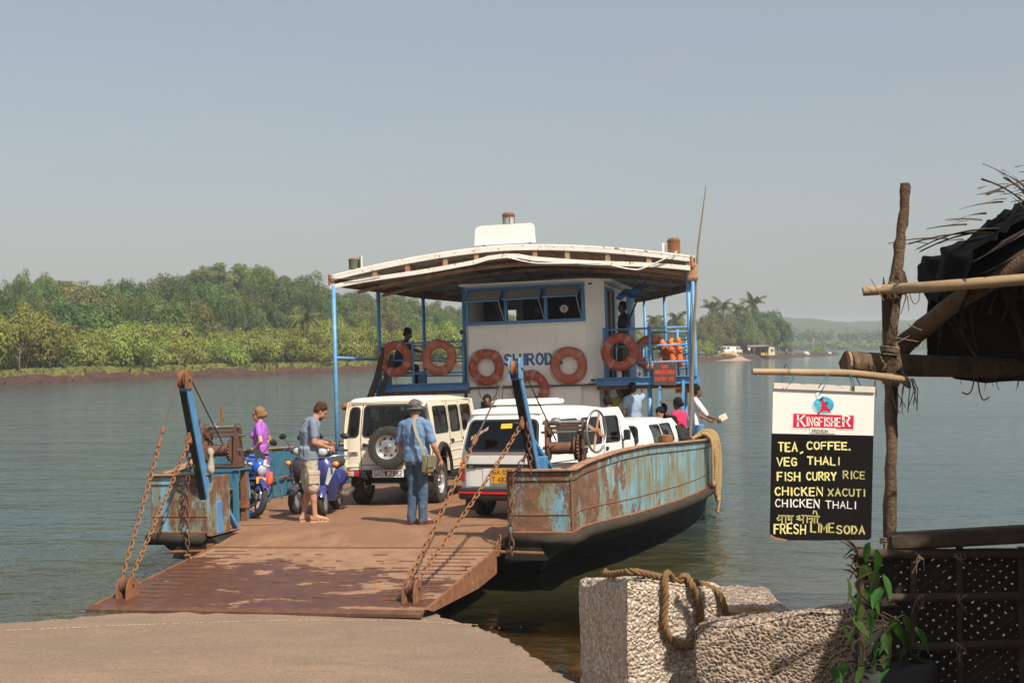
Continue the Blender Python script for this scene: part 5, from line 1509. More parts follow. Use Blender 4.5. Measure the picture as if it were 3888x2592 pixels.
for sd in (1, -1):
    fn = jside(sd); hs = list(SHOLE)
    # lower side with wheel-arch cut-outs
    holed(fn, .0, 3.0, .98, 1.74, hs, 14, 6).build('side_panel', M_cream, jeep, smooth=30)
    b = MB()
    poly = [(.0, .60), (.20, .60), (.24, .80), (.36, .92), (.58, .96), (.80, .92), (.92, .80), (.98, .52), (2.72, .52), (2.76, .78), (2.90, .92), (3.12, .96), (3.34, .90), (3.46, .74), (3.5, .60), (3.72, .60), (3.72, .98), (0, .98)]
    b.prism(poly, 0, .03, lambda y, z, o: V(sd * (JW - o), y, z)); b.build('side_panel', M_cream, jeep)
    for h in hs:
        seal(fn, h, .05, up=sd).build('window_seal', MT['black'], jeep, smooth=30); pane(fn, h, sd).build('window_pane', MT['glass'], jeep)
    b = MB()
    for y in (.60,): b.box(fn(y, 1.41) + V(-.002 * sd, 0, 0), (.03, .025, .42))
    b.build('window_bar', MT['black'], jeep)
    b = MB()
    for y in (1.07, 1.83, 2.70):
        b.tube([fn(y, z) + V(sd * .001, 0, 0) for z in lin(.56, 1.70, 8)], .0055, 4)
    b.tube([(sd * (JW + .001), 1.07, .56), (sd * (JW + .001), 2.7, .56)], .005, 4)
    b.build('door_gap', MT['black'], jeep)
    b = MB()
    for z in (1.0, .86, .70):
        b.beam((sd * (JW + .004), 1.0, z), (sd * (JW + .004), 3.4, z), .012, .018)
    b.build('pressed_rib', M_cream, jeep)
    for y in (1.20, 1.98):
        b = MB(); b.box((sd * (JW + .015), y, 1.02), (.03, .14, .04), bev=.01); b.box((sd * (JW + .004), y, 1.02), (.008, .17, .07)); b.build('door_handle', MT['black'], jeep)
    for (yc, arch) in ((.58, None), (3.12, None)):
        b = MB(); o, i_ = [], []
        for k in range(13):
            a = math.pi * k / 12; o.append(V(sd * (JW + .05), yc + .46 * math.cos(a), .55 + .47 * math.sin(a))); i_.append(V(sd * (JW - .02), yc + .44 * math.cos(a), .55 + .40 * math.sin(a)))
        m_ = [V(sd * (JW + .06), p.y, p.z - .05) for p in o]
        b.loft([[V(sd * (JW - .005), p.y, p.z + .02) for p in o], o, m_, i_], cap=False, closed=False); b.build('wheel_arch', MT['black'], jeep, smooth=30)
    b = MB(); b.box((sd * (JW - .02), 1.85, .47), (.1, 1.5, .06), bev=.015); b.build('side_step', MT['black'], jeep)
    b = MB(); b.box((sd * (JW + .12), 2.66, 1.28), (.16, .06, .20), bev=.02); b.beam((sd * JW, 2.7, 1.2), (sd * (JW + .1), 2.67, 1.22), .02, .02); b.build('wing_mirror', MT['black'], jeep)
# roof cap with rounded edge
b = MB(); rings = []
for (y, wz, z0) in ((.03, .60, 1.735), (.10, .68, 1.74), (.9, .70, 1.75), (1.8, .70, 1.745), (2.5, .67, 1.72), (2.78, .62, 1.70)):
    r = []
    for k in range(17):
        a = math.pi * k / 16
        c_, s_ = math.cos(a), math.sin(a)
        r.append(V((wz + .005) * (abs(c_) ** .45) * (1 if c_ > 0 else -1), y, z0 - .03 + (.105 if y > .06 else .06) * (s_ ** .55)))
    rings.append(r)
b.loft(rings, cap=True); b.build('roof', M_cream, jeep, smooth=50)
b = MB()
for sd in (1, -1): b.tube([(sd * .685, y, 1.735) for y in lin(.08, 2.7, 8)], .014, 6)
b.tube([(x, .035, 1.735) for x in lin(-.62, .62, 8)], .014, 6); b.build('rain_gutter', M_cream, jeep)
b = MB(); b.loft([[V(x, 2.78, 1.70), V(x, 3.0, 1.05), V(x, 3.0, 1.0), V(x, 2.74, 1.7)] for x in (-.68, .68)]); b.build('windscreen', MT['glass'], jeep)
b = MB(); b.box((0, 3.36, .99), (1.2, .74, .10), bev=.04); b.box((0, 3.70, .82), (1.2, .08, .36), bev=.03); b.box((0, 3.75, .56), (1.6, .12, .14), bev=.03); b.build('bonnet', M_cream, jeep)
for x in (-.5, .5):
    b = MB(); b.lathe([(.0, 0), (.10, .01), (.11, -.03)], (x, 3.76, .84), (0, 1, 0), 14, caps=False); b.build('headlight', MT['clear_lens'], jeep)
# tail: door seams, handle, ribs, badge, bumper, lamps
b = MB()
for x in (-.475, .475): b.tube([jrear(x, z) + V(0, -.002, 0) for z in lin(.62, 1.72, 9)], .006, 4)
b.tube([jrear(x, .685) + V(0, -.002, 0) for x in lin(-.475, .475, 5)], .005, 4); b.build('door_gap', MT['black'], jeep)
b = MB(); b.box(jrear(-.36, 1.02) + V(0, -.03, 0), (.14, .035, .035), bev=.01); b.box(jrear(-.41, 1.02) + V(0, -.012, 0), (.05, .02, .06)); b.build('door_handle', MT['black'], jeep)
b = MB()
for (xa, xb, z) in ((-.72, -.52, .88), (-.72, -.52, .67), (-.44, -.18, .86)):
    b.box(jrear((xa + xb) / 2, z) + V(0, -.004, 0), (xb - xa, .012, .035), bev=.004)
b.build('pressed_rib', M_cream, jeep)
b = MB(); b.box(jrear(-.62, .885) + V(0, -.012, 0), (.19, .008, .05)); bdg = b.build('model_badge', MT['silver'], jeep)
b = MB(); tw = text_width('JUDO', .034); stroke_text(b, 'JUDO', -.62 - tw / 2, .868, .034, .008, lambda x, z, o: jrear(x, z) + V(0, -.018 - o, 0)); b.build('badge_lettering', M_ink, bdg, recalc=False)
b = MB(); b.box((0, .0, .545), (1.56, .08, .12), bev=.01); b.box((0, -.015, .545), (.60, .10, .13)); b.build('rear_crossbar', MT['black'], jeep)
for sd in (-1, 1):
    for i, (x, w, key) in enumerate(((.70, .09, 'orange_lens'), (.625, .06, 'clear_lens'), (.545, .08, 'red_lens'))):
        b = MB(); b.box((sd * x, -.045, .545), (w, .04, .085), bev=.01); b.build('tail_lamp', MT[key], jeep)
    b = MB(); b.box((sd * .41, -.05, .53), (.12, .07, .12), bev=.015); b.build('bumper_block', MT['black'], jeep)
text_plate(jeep, ['GA01E2862'], (0.02, .545), (.54, .125), lambda x, z, o: V(x, -.075 - o, z), M_wh, M_ink, hrow=.085)
b = MB(); b.tube([(-.28, -.04, .37), (.20, -.04, .37)], .014, 8); b.build('tow_bar', MT['chrome'], jeep)
b = MB(); b.box((0, 1.8, .55), (1.3, 3.4, .10)); b.box((0, .56, .38), (1.1, .14, .12)); b.lathe([(.0, -.15), (.14, -.1), (.14, .1), (0, .15)], (.15, .56, .36), (1, 0, 0), 12); b.box((0, 3.12, .38), (1.1, .14, .1)); b.build('chassis', MT['black'], jeep)
b = MB()
for y in (.75, 1.55, 2.1):
    for x in ((-.36, .36) if y > 1 else (-.2, .25)): b.box((x, y, .85), (.5, .5, .22), bev=.05); b.box((x, y - .22, 1.15), (.48, .12, .5), bev=.05); b.box((x, y - .22, 1.47), (.24, .09, .16), bev=.04)
b.build('seats', MT['seat_tan'], jeep)
b = MB(); b.box((0, 1.4, .62), (1.44, 2.7, .04)); b.box((0, 1.3, 1.725), (1.30, 2.4, .012)); b.box((0, 2.85, 1.0), (1.3, .25, .2)); b.build('cabin_lining', MT['seat'], jeep)
for (x, y) in ((-.66, .58), (.66, .58), (-.66, 3.12), (.66, 3.12)): wheel(jeep, (x, y, .355), .355, .22, .20, 'silver')
sp = wheel(jeep, (.06, -.13, .985), .345, .21, .20, 'silver', axis=(0, -1, 0)); sp.name = 'spare_wheel'
b = MB(); b.lathe([(0, .05), (.05, .03), (.07, -.06)], (-.80, .15, 1.66), (0, -1, -.2), 10); b.tube([(-.80, .12, 1.66), (-.70, .08, 1.68)], .012, 5); b.build('work_lamp', MT['rust'], jeep)

# ---------------------------------------------------------------- white minivan
M_white = mat('white_van_paint', (.80, .79, .77), .3, var=.03, vscale=2, layers=[((.70, .66, .6), 3, .62, .85)], coat=.4)
VYAW = R_(-15)
van = empty('minivan', mat=fmat(1.49, 2.18, 0, VYAW), label='small white minivan with yellow plate and red striped bumper behind the right hoist mast', cat='van')
VW = .705
def slope(z): return .012 * max(0, z - .3) + (.18 * ((z - .98) / .58) ** 1.15 if z > .98 else 0)
def vtum(z):
    k = max(0, (z - .95) / .62); return .085 * k ** 1.6
def vrear(x, z):
    e = max(0, (abs(x) / VW - .78) / .22)
    return V(x * (1 - vtum(z) / VW), slope(z) + .07 * e * e, z)
VH = [(-.60, .60, 1.00, 1.42)]
holed(vrear, -VW, VW, .42, 1.55, VH, 14, 10).build('tailgate', M_white, van, smooth=35)
h = VH[0]
seal(vrear, h, .07, .025).build('window_seal', MT['black'], van, smooth=30); pane(vrear, h).build('rear_window', MT['glass'], van)
VS_H = [(.52, 1.22, 1.02, 1.40), (1.36, 1.98, 1.02, 1.40), (2.12, 2.66, 1.02, 1.40)]
for sd in (1, -1):
    fn = lambda y, z, sd=sd: V(sd * (VW - vtum(z)), y, z)
    holed(lambda y, z: fn(max(y, slope(z) + .06) if y < .4 else min(y, 3.22 - .75 * max(0, (z - 1.0))) , z), .06, 3.2, .96, 1.55, VS_H, 16, 6).build('side_panel', M_white, van, smooth=30)
    b = MB(); poly = [(.06, .40), (.22, .40), (.26, .55), (.36, .62), (.52, .64), (.68, .62), (.78, .55), (.82, .36), (2.42, .36), (2.46, .55), (2.6, .63), (2.76, .63), (2.9, .55), (2.95, .40), (3.25, .42), (3.28, .70), (3.22, .97), (.06, .97)]
    b.prism(poly, 0, .03, lambda y, z, o: V(sd * (VW - o), y, z)); b.build('side_panel', M_white, van)
    for h in VS_H:
        seal(fn, h, .05, up=sd).build('window_seal', MT['black'], van, smooth=30); pane(fn, h, sd).build('window_pane', MT['glass'], van)
    b = MB()
    for y in (1.29, 2.05, 2.74): b.tube([fn(y, z) + V(sd * .001, 0, 0) for z in lin(.42, 1.5, 8)], .005, 4)
    b.tube([(sd * (VW + .001), .1, .80), (sd * (VW + .001), 3.2, .80)], .006, 4); b.tube([(sd * (VW - .085), y, 1.50) for y in (.4, 2.5)], .006, 4); b.build('door_gap', MT['black'], van)
    for y in (1.40, 2.16):
        b = MB(); b.box((sd * (VW + .008), y, .91), (.02, .09, .06), bev=.008); b.build('door_handle', MT['black'], van)
    b = MB(); b.box((sd * (VW + .10), 2.72, 1.10), (.12, .05, .17), bev=.02); b.beam((sd * (VW - .02), 2.8, 1.0), (sd * (VW + .09), 2.73, 1.04), .02, .025); b.build('wing_mirror', MT['black'], van)
    b = MB(); p = vrear(sd * .665, .72); b.box((sd * .672, p.y + .01, .69), (.075, .06, .30), bev=.015); b.build('tail_lamp', MT['red_lens'], van)
    b = MB(); b.box((sd * .672, .045, .79), (.077, .062, .09), bev=.012); b.build('indicator_lamp', MT['orange_lens'], van)
b = MB(); rings = []
for (y, wz, z0, hh) in ((.17, .58, 1.54, .03), (.22, .60, 1.56, .07), (.8, .615, 1.565, .085), (1.8, .615, 1.545, .085), (2.4, .60, 1.52, .065), (2.66, .56, 1.49, .03)):
    rings.append([V((wz + .005) * (abs(math.cos(math.pi * k / 16)) ** .45) * (1 if k < 8 else -1), y, z0 - .02 + hh * (math.sin(math.pi * k / 16) ** .6)) for k in range(17)])
b.loft(rings); b.build('roof', M_white, van, smooth=50)
b = MB(); b.box((-.06, 1.0, 1.685), (.86, .8, .07), bev=.025); b.box((-.06, 1.0, 1.725), (.72, .66, .02), bev=.008); b.build('roof_carrier', M_white, van)
b = MB(); b.loft([[V(x * .86, 2.66, 1.50), V(x, 3.2, 1.0), V(x, 3.2, .96), V(x * .86, 2.6, 1.5)] for x in (-.68, .68)]); b.build('windscreen', MT['glass'], van)
for x in (-.635, .635):
    b = MB(); b.beam((x * .92, 2.66, 1.51), (x * 1.06, 3.22, .98), .05, .05); b.build('windscreen_pillar', M_white, van)
b = MB(); b.box((0, 3.25, .70), (1.38, .10, .55), bev=.04); b.box((0, 3.31, .42), (1.4, .12, .16), bev=.03); b.build('front_panel', M_white, van)
b = MB(); b.box((0, -.015, .365), (1.40, .13, .17), bev=.03); b.build('rear_bumper', MT['black'], van)
b = MB(); b.box((0, -.083, .385), (1.36, .012, .030)); b.build('bumper_stripe', mat('red_stripe', (.70, .02, .02), .4, var=0), van)
b = MB(); b.box((0, slope(.80) - .004, .775), (1.18, .02, .05)); b.build('garnish_strip', MT['black'], van)
b = MB(); b.box((.0, slope(.6) + .002, .60), (.62, .02, .26), bev=.008); b.build('plate_recess', M_white, van)
b = MB(); b.tube([vrear(x, .95) + V(0, -.003, 0) for x in lin(-.64, .64, 8)], .006, 4); b.tube([vrear(x, .47) + V(0, -.003, 0) for x in lin(-.62, .62, 8)], .006, 4); b.build('tailgate_gap', mat('panel_gap_grey', (.25, .24, .22), .7, var=0), van)
text_plate(van, ['GA 03', 'T 4825'], (.02, .63), (.34, .22), lambda x, z, o: V(x, -.012 - o, z), M_yel, M_ink)
b = MB(); b.box((-.50, -.004, .755), (.15, .01, .045)); bd = b.build('maker_badge', MT['black'], van)
b = MB()
for i, r in enumerate(('MARUTI', 'SUZUKI')):
    tw = text_width(r, .016); stroke_text(b, r, -.50 - tw / 2, .758 - i * .022, .016, .0035, lambda x, z, o: V(x, -.0095 - o, z))
b.build('badge_lettering', MT['silver'], bd, recalc=False)
b = MB(); ps = lambda x, z, o: vrear(x, z) + fdnorm(vrear, x, z) * (.004 + o)
b.add([ps(x, z, 0) for (x, z) in ((-.04, 1.31), (.16, 1.315), (.16, 1.385), (-.04, 1.38))], [(0, 1, 2, 3)]); b.build('yellow_sticker', mat('yellow_sticker', (.75, .52, .04), .5, var=0), van)
b = MB(); rs = random.Random(3)
stroke_text(b, 'SAI', -.535, 1.17, .045, .009, lambda x, z, o: ps(x, z + (x + .5) * .55, o), jit=.02, rnd=rs); stroke_text(b, 'SERVICE', -.44, 1.17, .04, .008, lambda x, z, o: ps(x, z + (x + .5) * .55, o), adv=.75, jit=.02, rnd=rs); b.build('window_lettering', mat('pale_pink_lettering', (.75, .5, .48), .5, var=0), van, recalc=False)
text_plate(van, ['GA03', 'T4825'], (.64, .68), (.20, .17), lambda y, z, o: V(VW + o, y, z), M_yel, M_ink, name='side_plate')
for sd, y in ((1, .52), (-1, .52), (1, 2.68), (-1, 2.68)): wheel(van, (sd * .60, y, .27), .27, .155, .155, 'silver', 'black')
b = MB(); b.box((0, 1.7, .36), (1.3, 2.9, .06)); b.box((0, .4, .3), (.9, .3, .12)); b.tube([(.3, .0, .24), (.3, .5, .26)], .03, 8); b.build('chassis', MT['black'], van)
for x in (-.6, .6):
    b = MB(); b.box((x, .14, .24), (.2, .012, .26)); b.build('mud_flap', MT['black'], van)
b = MB()
for (x, y) in ((0, .55), (0, 1.3), (-.36, 2.1), (.36, 2.1)): w = 1.2 if x == 0 else .5; b.box((x, y, .72), (w, .45, .16), bev=.05); b.box((x, y - .2, 1.0), (w, .12, .5), bev=.05)
b.build('seats', MT['seat'], van)
b = MB(); b.box((0, 1.6, .45), (1.32, 2.6, .03)); b.box((0, 2.85, .95), (1.2, .3, .2)); b.build('cabin_floor', MT['seat'], van)

# ---------------------------------------------------------------- white hatchback beyond the minivan
hat = empty('hatchback_car', mat=fmat(2.32, 6.35, 0, R_(-7)) @ Matrix.Scale(.93, 4, (0, 0, 1)), label='white hatchback car standing beyond the minivan, seen from behind', cat='car')
HW = .72
def hrear(x, z):
    e = max(0, (abs(x) / HW - .75) / .25); k = max(0, (z - .86) / .5)
    return V(x * (1 - .20 * k * k - .03 * k), .02 + .34 * k ** 1.2 + .10 * e * e, z)
HH = [(-.55, .55, .92, 1.24)]
holed(hrear, -HW, HW, .35, 1.34, HH, 14, 10).build('tailgate', M_white, hat, smooth=35)
seal(hrear, HH[0], .07).build('window_seal', MT['black'], hat, smooth=30); pane(hrear, HH[0]).build('rear_window', MT['glass'], hat)
for sd in (1, -1):
    fn = lambda y, z, sd=sd: V(sd * (HW * (1 - .20 * max(0, (z - .86) / .5) ** 2 - .03 * max(0, (z - .86) / .5))), y, z)
    hs = [(.55, 1.15, .92, 1.24), (1.25, 1.95, .92, 1.24)]
    holed(lambda y, z: fn(max(y, hrear(HW, z).y) if y < .5 else min(y, 2.9 - 1.1 * max(0, z - .86)), z), .1, 3.0, .84, 1.34, hs, 14, 6).build('side_panel', M_white, hat, smooth=30)
    b = MB(); b.prism([(.12, .32), (.36, .30), (.42, .50), (.62, .58), (.82, .50), (.88, .26), (2.4, .26), (2.46, .5), (2.66, .58), (2.86, .5), (2.92, .3), (3.28, .34), (3.3, .62), (2.95, .85), (.12, .85)], 0, .03, lambda y, z, o: V(sd * (HW - o), y, z)); b.build('side_panel', M_white, hat)
    for h in hs: seal(fn, h, .04, up=sd).build('window_seal', MT['black'], hat); pane(fn, h, sd).build('window_pane', MT['glass'], hat)
    b = MB(); b.box((sd * .63, .05, .72), (.14, .08, .16), bev=.02); b.build('tail_lamp', MT['red_lens'], hat)
b = MB(); rings = []
for (y, wz, z0) in ((.36, .50, 1.33), (.6, .54, 1.37), (1.3, .56, 1.38), (1.9, .54, 1.36), (2.3, .50, 1.28)):
    rings.append([V(wz * (abs(math.cos(math.pi * k / 16)) ** .5) * (1 if k < 8 else -1), y, z0 - .04 + .06 * (math.sin(math.pi * k / 16) ** .6)) for k in range(17)])
b.loft(rings); b.build('roof', M_white, hat, smooth=50)
b = MB(); b.loft([[V(x * .8, 2.3, 1.27), V(x, 2.9, .86), V(x, 2.9, .82), V(x * .8, 2.25, 1.27)] for x in (-.62, .62)]); b.build('windscreen', MT['glass'], hat)
b = MB(); b.box((0, 3.1, .72), (1.35, .5, .18), bev=.07); b.box((0, 3.3, .48), (1.4, .1, .4), bev=.04); b.box((0, .02, .4), (1.42, .12, .18), bev=.04); b.build('bumpers', M_white, hat)
b = MB()
for (r, x) in (('ZEN', .02), ('LX', .30)): stroke_text(b, r, x, .80, .04, .009, lambda x, z, o: hrear(x, z) + V(0, -.006 - o, 0))
b.build('badge_lettering', MT['black'], hat, recalc=False)
for sd, y in ((1, .62), (-1, .62), (1, 2.66), (-1, 2.66)): wheel(hat, (sd * .63, y, .26), .26, .15, .16, 'silver', 'black')
b = MB(); b.box((0, 1.6, .3), (1.3, 2.8, .05)); b.box((0, .8, .8), (1.2, .14, .5), bev=.05); b.box((-.3, 1.6, .85), (.45, .14, .6), bev=.05); b.box((.3, 1.6, .85), (.45, .14, .6), bev=.05); b.build('cabin', mat('lilac_grey_seat', (.22, .20, .26), .8, var=.1), hat)

# ---------------------------------------------------------------- blue motorcycle (front wheel at y = -.62, faces -y)
M_mblue = mat('bright_blue_paint', (.02, .10, .50), .25, var=.05, coat=.6); M_vio = mat('violet_blue_paint', (.028, .04, .17), .28, var=.08, coat=.6)
moto = empty('motorcycle', mat=fmat(-2.96, 2.92, 0, R_(34)), label='blue motorcycle leaning on its side stand beside the woman in purple', cat='motorcycle')
moto.matrix_world = moto.matrix_world @ Matrix.Rotation(R_(11), 4, 'Y')
def moto_wheel(y, yaw, R, name, band):
    e = bpy.data.objects.new(name, None); COL.objects.link(e); e.parent = moto; e.location = (0, y, R); e.rotation_euler.z = yaw; e.empty_display_size = .1
    b = MB(); b.lathe([(R * .74, -.04), (R * .88, -.052), (R * .97, -.035), (R, 0), (R * .97, .035), (R * .88, .052), (R * .74, .04), (R * .72, 0), (R * .74, -.04)], (0, 0, 0), (1, 0, 0), 32, caps=False); b.build('tyre', MT['rubber'], e, smooth=50)
    b = MB(); b.lathe([(R * .75, -.042), (R * .68, -.03), (R * .66, 0), (R * .68, .03), (R * .75, .042)], (0, 0, 0), (1, 0, 0), 32, caps=False)
    for s in (-1, 1): b.ring((s * .043, 0, 0), R * .745, .009, (1, 0, 0), 32, 6)
    b.build('rim', band, e, smooth=50)
    b = MB()
    for k in range(6):
        a = k * math.pi / 3; d = V(0, math.cos(a), math.sin(a)); b.beam(d * .04, d * R * .69, .03, .02, up=(1, 0, 0))
    b.lathe([(.05, -.05), (.05, .05)], (0, 0, 0), (1, 0, 0), 14); b.build('spokes', MT['black'], e)
    b = MB(); b.lathe([(R * .28, -.058), (R * .48, -.058), (R * .48, -.054), (R * .28, -.054), (R * .28, -.058)], (0, 0, 0), (1, 0, 0), 26, caps=False); b.box((-.06, -R * .38, .05), (.04, .07, .09), bev=.01); b.build('brake_disc', MT['alu'], e)
    return e
FYW = R_(30)
fw = moto_wheel(-.62, FYW, .30, 'front_wheel', M_mblue); moto_wheel(.66, 0, .30, 'rear_wheel', M_mblue)
Rz = Matrix.Rotation(FYW, 3, 'Z')
# everything that steers is turned about the head
def stm(b): b.v = [tuple(Rz @ (V(p) - V(0, -.62, 0)) + V(0, -.62, 0)) for p in b.v]; return b
for sd in (-1, 1):
    b = MB(); b.tube([(sd * .085, -.62, .30), (sd * .085, -.47, .62)], .028, 10); b.tube([(sd * .085, -.50, .56), (sd * .085, -.36, .86)], .019, 10); stm(b).build('fork_leg', MT['silver'], moto, smooth=True)
b = MB(); rings = []
for k in range(9):
    a = R_(35 + 115 * k / 8); c_ = V(0, -.62 + .335 * -math.cos(a) * -1 * -1, .30 + .335 * math.sin(a)); rings.append([c_ + V(-.065, 0, -.03), c_ + V(-.05, 0, .01), c_ + V(0, 0, .022), c_ + V(.05, 0, .01), c_ + V(.065, 0, -.03)])
b.loft(rings, cap=False, closed=False); stm(b).build('front_mudguard', M_vio, moto, smooth=True)
b = MB(); b.ell((0, -.60, .80), (.12, .13, .14), n=14, m=10); stm(b).build('headlamp_fairing', M_mblue, moto, smooth=True)
b = MB(); b.ell((0, -.695, .76), (.085, .05, .095), n=14, m=8); stm(b).build('headlamp', MT['clear_lens'], moto, smooth=True)
b = MB(); b.loft([[V(x * .8, -.66, .86), V(x * .9, -.58, .98), V(x * .6, -.48, 1.07)] for x in lin(-.12, .12, 6)], cap=False, closed=False); stm(b).build('wind_visor', MT['black'], moto, smooth=True)
b = MB(); b.box((0, -.735, .885), (.05, .01, .09)); stm(b).build('visor_sticker', M_wh, moto)
b = MB(); b.box((0, -.72, .60), (.19, .01, .10), Matrix.Rotation(-.3, 3, 'X')); stm(b).build('front_plate', M_yel, moto)
b = MB(); b.tube(smooth_pts([(-.36, -.30, 1.0), (-.25, -.36, 1.0), (-.08, -.40, .94), (.08, -.40, .94), (.25, -.36, 1.0), (.36, -.30, 1.0)]), .013, 7)
for sd in (-1, 1): b.tube([(sd * .26, -.36, 1.0), (sd * .38, -.29, 1.0)], .02, 8); b.tube([(sd * .22, -.40, 1.01), (sd * .37, -.36, 1.0)], .006, 5)
stm(b).build('handlebar', MT['black'], moto, smooth=True)
for sd in (-1, 1):
    b = MB(); b.tube([(sd * .22, -.36, 1.0), (sd * .28, -.40, 1.12), (sd * .33, -.41, 1.18)], .007, 5); b.ell((sd * .36, -.41, 1.21), (.085, .025, .052), Matrix.Rotation(sd * .25, 3, 'Y'), 12, 8); stm(b).build('mirror', MT['black'], moto, smooth=True)
    b = MB(); b.ell((sd * .17, -.60, .83), (.05, .03, .03), n=8, m=6); stm(b).build('indicator', MT['clear_lens'], moto, smooth=True)
b = MB(); b.ell((0, -.10, .84), (.145, .28, .15), n=16, m=10); b.v = [(x * (1.15 if y < -.1 else .9), y, z) for x, y, z in b.v]; b.build('fuel_tank', M_mblue, moto, smooth=True)
for sd in (-1, 1):
    b = MB(); b.loft([[V(sd * .10, -.46, .86), V(sd * .15, -.30, .88), V(sd * .15, -.14, .80)], [V(sd * .09, -.48, .68), V(sd * .17, -.34, .64), V(sd * .16, -.18, .66)]], cap=False, closed=False); b.build('tank_shroud', M_mblue, moto, smooth=True)
b = MB(); b.box((0, .38, .82), (.24, .62, .10), bev=.04); b.box((0, .62, .87), (.2, .2, .06), bev=.02); b.build('saddle', MT['seat'], moto)
b = MB(); b.box((0, .72, .72), (.18, .34, .12), bev=.04); b.build('tail_fairing', M_mblue, moto); b = MB(); b.box((0, .91, .74), (.12, .03, .06), bev=.01); b.build('tail_lamp', MT['red_lens'], moto)
b = MB(); b.box((0, -.05, .42), (.24, .34, .26), bev=.05); b.lathe([(.09, -.15), (.11, -.1), (.11, .1), (.09, .15)], (0, 0, .35), (1, 0, 0), 16)
for k in range(6): b.box((0, -.16, .52 + k * .028), (.20, .18, .012))
b.tube([(0, -.40, .85), (0, -.28, .5), (0, -.1, .28), (0, .3, .3), (0, .3, .72), (0, -.25, .72)], .022, 8); b.build('engine', MT['black'], moto)
b = MB(); b.tube([(.08, -.2, .45), (.10, -.28, .3), (.13, -.1, .22), (.15, .3, .26), (.17, .75, .36)], [.02, .022, .025, .045, .04], 10); b.build('exhaust_pipe', MT['chrome'], moto, smooth=True)
b = MB()
for sd in (-1, 1): b.tube(smooth_pts([(sd * .04, -.30, .62), (sd * .24, -.33, .60), (sd * .30, -.32, .46), (sd * .24, -.27, .32), (sd * .05, -.2, .26)]), .013, 7)
b.build('crash_guard', MT['black'], moto, smooth=True)
b = MB(); b.tube([(-.10, .1, .3), (-.24, .06, .03)], .012, 6); b.box((-.25, .06, .025), (.05, .08, .015)); b.build('side_stand', MT['black'], moto)
b = MB(); b.tube([(.20, -.52, .75), (.21, -.54, .60), (.19, -.53, .50)], [.03, .05, .02], 8); b.v = [(x + .015 * noise.noise(V(x, y, z) * 25), y, z) for x, y, z in b.v]
tag(link_mesh('cloth_rag', b.mesh('cloth_rag', mat('orange_cloth', (.80, .10, .02), .8, var=.1), smooth=True)), 'bright orange cloth hanging from the motorcycle handlebar', 'cloth').matrix_world = moto.matrix_world

